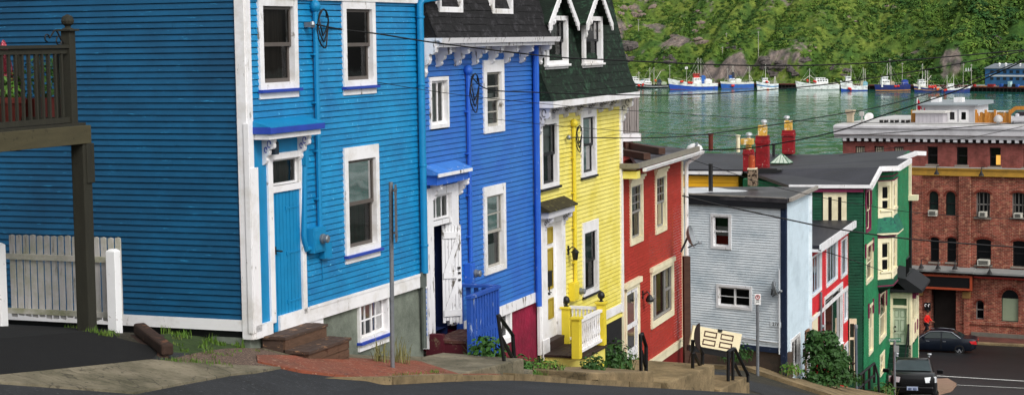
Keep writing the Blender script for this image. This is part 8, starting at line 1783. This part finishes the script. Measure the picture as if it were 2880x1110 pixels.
boat('navy boat with cream bow rail, tall mast and red floats along the side',2572,2645,259,'#1f2f70','#ece4d4','L',24,12,.78,(.12,.42,30,34),((.30,80),(.42,62),(.5,60)),floats=((.55,14,FLOAT),(.62,14,FLOAT),(.75,15,FLOAT),(.85,8,ORGF)),boom=((.45,28,.66,46),),stripe=('#b9894a',.40,.50))
boat('small navy boat facing right with low white cabin, beside the shed wharf',2645,2727,260,'#1f3478','#e9e9ec','R',17,9,.72,(.55,.80,20,23),((.78,48),(.55,52)),floats=((.9,8,FLOAT),(.85,9,FLOAT)))
# a gull over the water
gl=thing('gull','white gull gliding low over the water below the black boat','bird',at(1846,254,700)); c=at(1846,254,700); m=MB(); m.tube([c+Vector((-.5,0,.05)),c+Vector((-.2,0,.1)),c+Vector((.3,0,.05)),c+Vector((.55,0,0))],[.03,.14,.13,.03],6); obj('body',m,WHITE,gl,smooth=True)
for s in (1,-1): m=MB(); m.poly([c+Vector((-.1,0,.1)),c+Vector((.25,0,.08)),c+Vector((.35,s*.5,.35)),c+Vector((.6,s*1.1,.15)),c+Vector((.25,s*.6,.42))]); obj('wing',m,mat('gull_grey','#c4c6ca',.7,.05,3),gl)
# ================================================================== OVERHEAD WIRES
WIRE=mat('black_cable','#0c0c0d',.6,.15,8)
def wire(label,pts,Y0,Y1,r,p0=None):
    P=[Vector(p0)] if p0 is not None else []; x0,x1=pts[0][0],pts[-1][0]
    full=[]
    for i,(x,y) in enumerate(pts):
        f=(x-x0)/(x1-x0); full.append(at(x,y,1/((1-f)/Y0+f/Y1)))
    full=P+full
    # smooth through the points
    out=[]
    for i in range(len(full)-1):
        a=full[max(0,i-1)]; b=full[i]; c=full[i+1]; d=full[min(len(full)-1,i+2)]
        for k in range(6):
            t=k/6; out.append(.5*((2*b)+(c-a)*t+(2*a-5*b+4*c-d)*t*t+(3*b-a-3*c+d)*t*t*t))
    out.append(full[-1]); m=MB(); m.tube(out,r,5); tag(obj('overhead_wire',m,WIRE,smooth=True,recalc=False),label,'wire','overhead wires')
wire('thick twisted black cable from the sky blue house insulator sweeping across to the right',[(965,84),(1057,95),(1240,123),(1553,160),(1720,169),(1946,180),(2143,185),(2320,183),(2534,171),(2880,141),(2990,130)],30.5,40,.013,INS1)
wire('thin wire leaving the sky blue wall under the second window',[(900,208),(1057,231),(1240,260),(1507,290),(1800,313),(2340,343),(2880,349),(2990,350)],31,42,.0055)
wire('black cable from the royal blue service mast rising over the boats to the right',[(1372,251),(1501,260),(1800,268),(1974,265),(2171,252),(2320,238),(2562,203),(2703,178),(2880,144),(2990,122)],36,42,.012,MAST2)
wire('thin wire from the royal blue wall past the yellow upper windows',[(1319,327),(1518,349),(1720,366),(1986,380),(2340,384),(2880,345),(2990,335)],36.5,44,.0055)
wire('cable from the yellow house insulator rising above the chimneys to the right',[(1640,387),(1800,388),(1942,382),(2119,360),(2340,324),(2479,299),(2703,236),(2880,168),(2990,124)],41.5,44,.012,INS3)
wire('heavy pale edged cable from the white street lamp passing the red chimneys',[(1973,422),(2119,415),(2340,373),(2479,326),(2674,262),(2759,226),(2880,172),(2990,120)],50.5,46,.017)
wire('heavy black cable from the brick red house corner crossing the pale blue wall',[(1919,550),(2030,577),(2207,615),(2340,641),(2564,672),(2880,696),(2990,702)],50,52,.02)
wire('thin drooping wire from the red gutter across the wide dark roof',[(1937,446),(2052,484),(2163,521),(2340,561),(2422,575),(2590,599),(2880,617),(2990,622)],50,54,.009)
wire('thin wire crossing the rose brick upper storey',[(2360,437),(2546,411),(2723,388),(2880,355),(2990,330)],60,50,.008)
wire('thin wire crossing the white dentil cornice',[(2300,392),(2360,384),(2600,366),(2880,344),(2990,336)],60,50,.006)
wire('short service wire from the scarlet house to the green house',[(2302,702),(2388,728),(2483,762)],64,76,.016)
# ================================================================== camera, light, world
cam=bpy.data.cameras.new('camera'); co=bpy.data.objects.new('camera',cam); C.objects.link(co); SC.camera=co
cam.sensor_width=36; cam.lens=36*FPX/2880; cam.clip_start=.2; cam.clip_end=6000
M=Matrix((RGT,UPV,-FWD)).transposed().to_4x4(); co.matrix_world=M
W=bpy.data.worlds.new('World'); SC.world=W; W.use_nodes=True; nt=W.node_tree; bg=nt.nodes['Background']
SUN_EL,SUN_AZ=math.radians(42),math.radians(146)   # azimuth clockwise from +Y
sky=nt.nodes.new('ShaderNodeTexSky'); sky.sky_type='NISHITA'; sky.sun_disc=False; sky.sun_elevation=SUN_EL; sky.sun_rotation=SUN_AZ; sky.air_density=1.0; sky.dust_density=3.0
hs=nt.nodes.new('ShaderNodeHueSaturation'); hs.inputs['Saturation'].default_value=.14; hs.inputs['Value'].default_value=1.18
nt.links.new(sky.outputs[0],hs.inputs['Color']); nt.links.new(hs.outputs[0],bg.inputs['Color']); bg.inputs['Strength'].default_value=.15
sl=bpy.data.lights.new('sun','SUN'); sl.energy=1.35; sl.angle=math.radians(16); sl.color=(1,.96,.9)
so=bpy.data.objects.new('sun',sl); C.objects.link(so)
sd=Vector((math.sin(SUN_AZ)*math.cos(SUN_EL),math.cos(SUN_AZ)*math.cos(SUN_EL),math.sin(SUN_EL)))
so.rotation_euler=sd.to_track_quat('Z','Y').to_euler(); so.location=sd*300
SC.view_settings.view_transform='Standard'; SC.view_settings.look='None'; SC.view_settings.exposure=0; SC.view_settings.gamma=1
SC.cycles.max_bounces=6; SC.cycles.transparent_max_bounces=12; SC.cycles.caustics_reflective=False; SC.cycles.caustics_refractive=False
SC.cycles.sample_clamp_indirect=4
try: SC.cycles.use_denoising=True
except Exception: pass
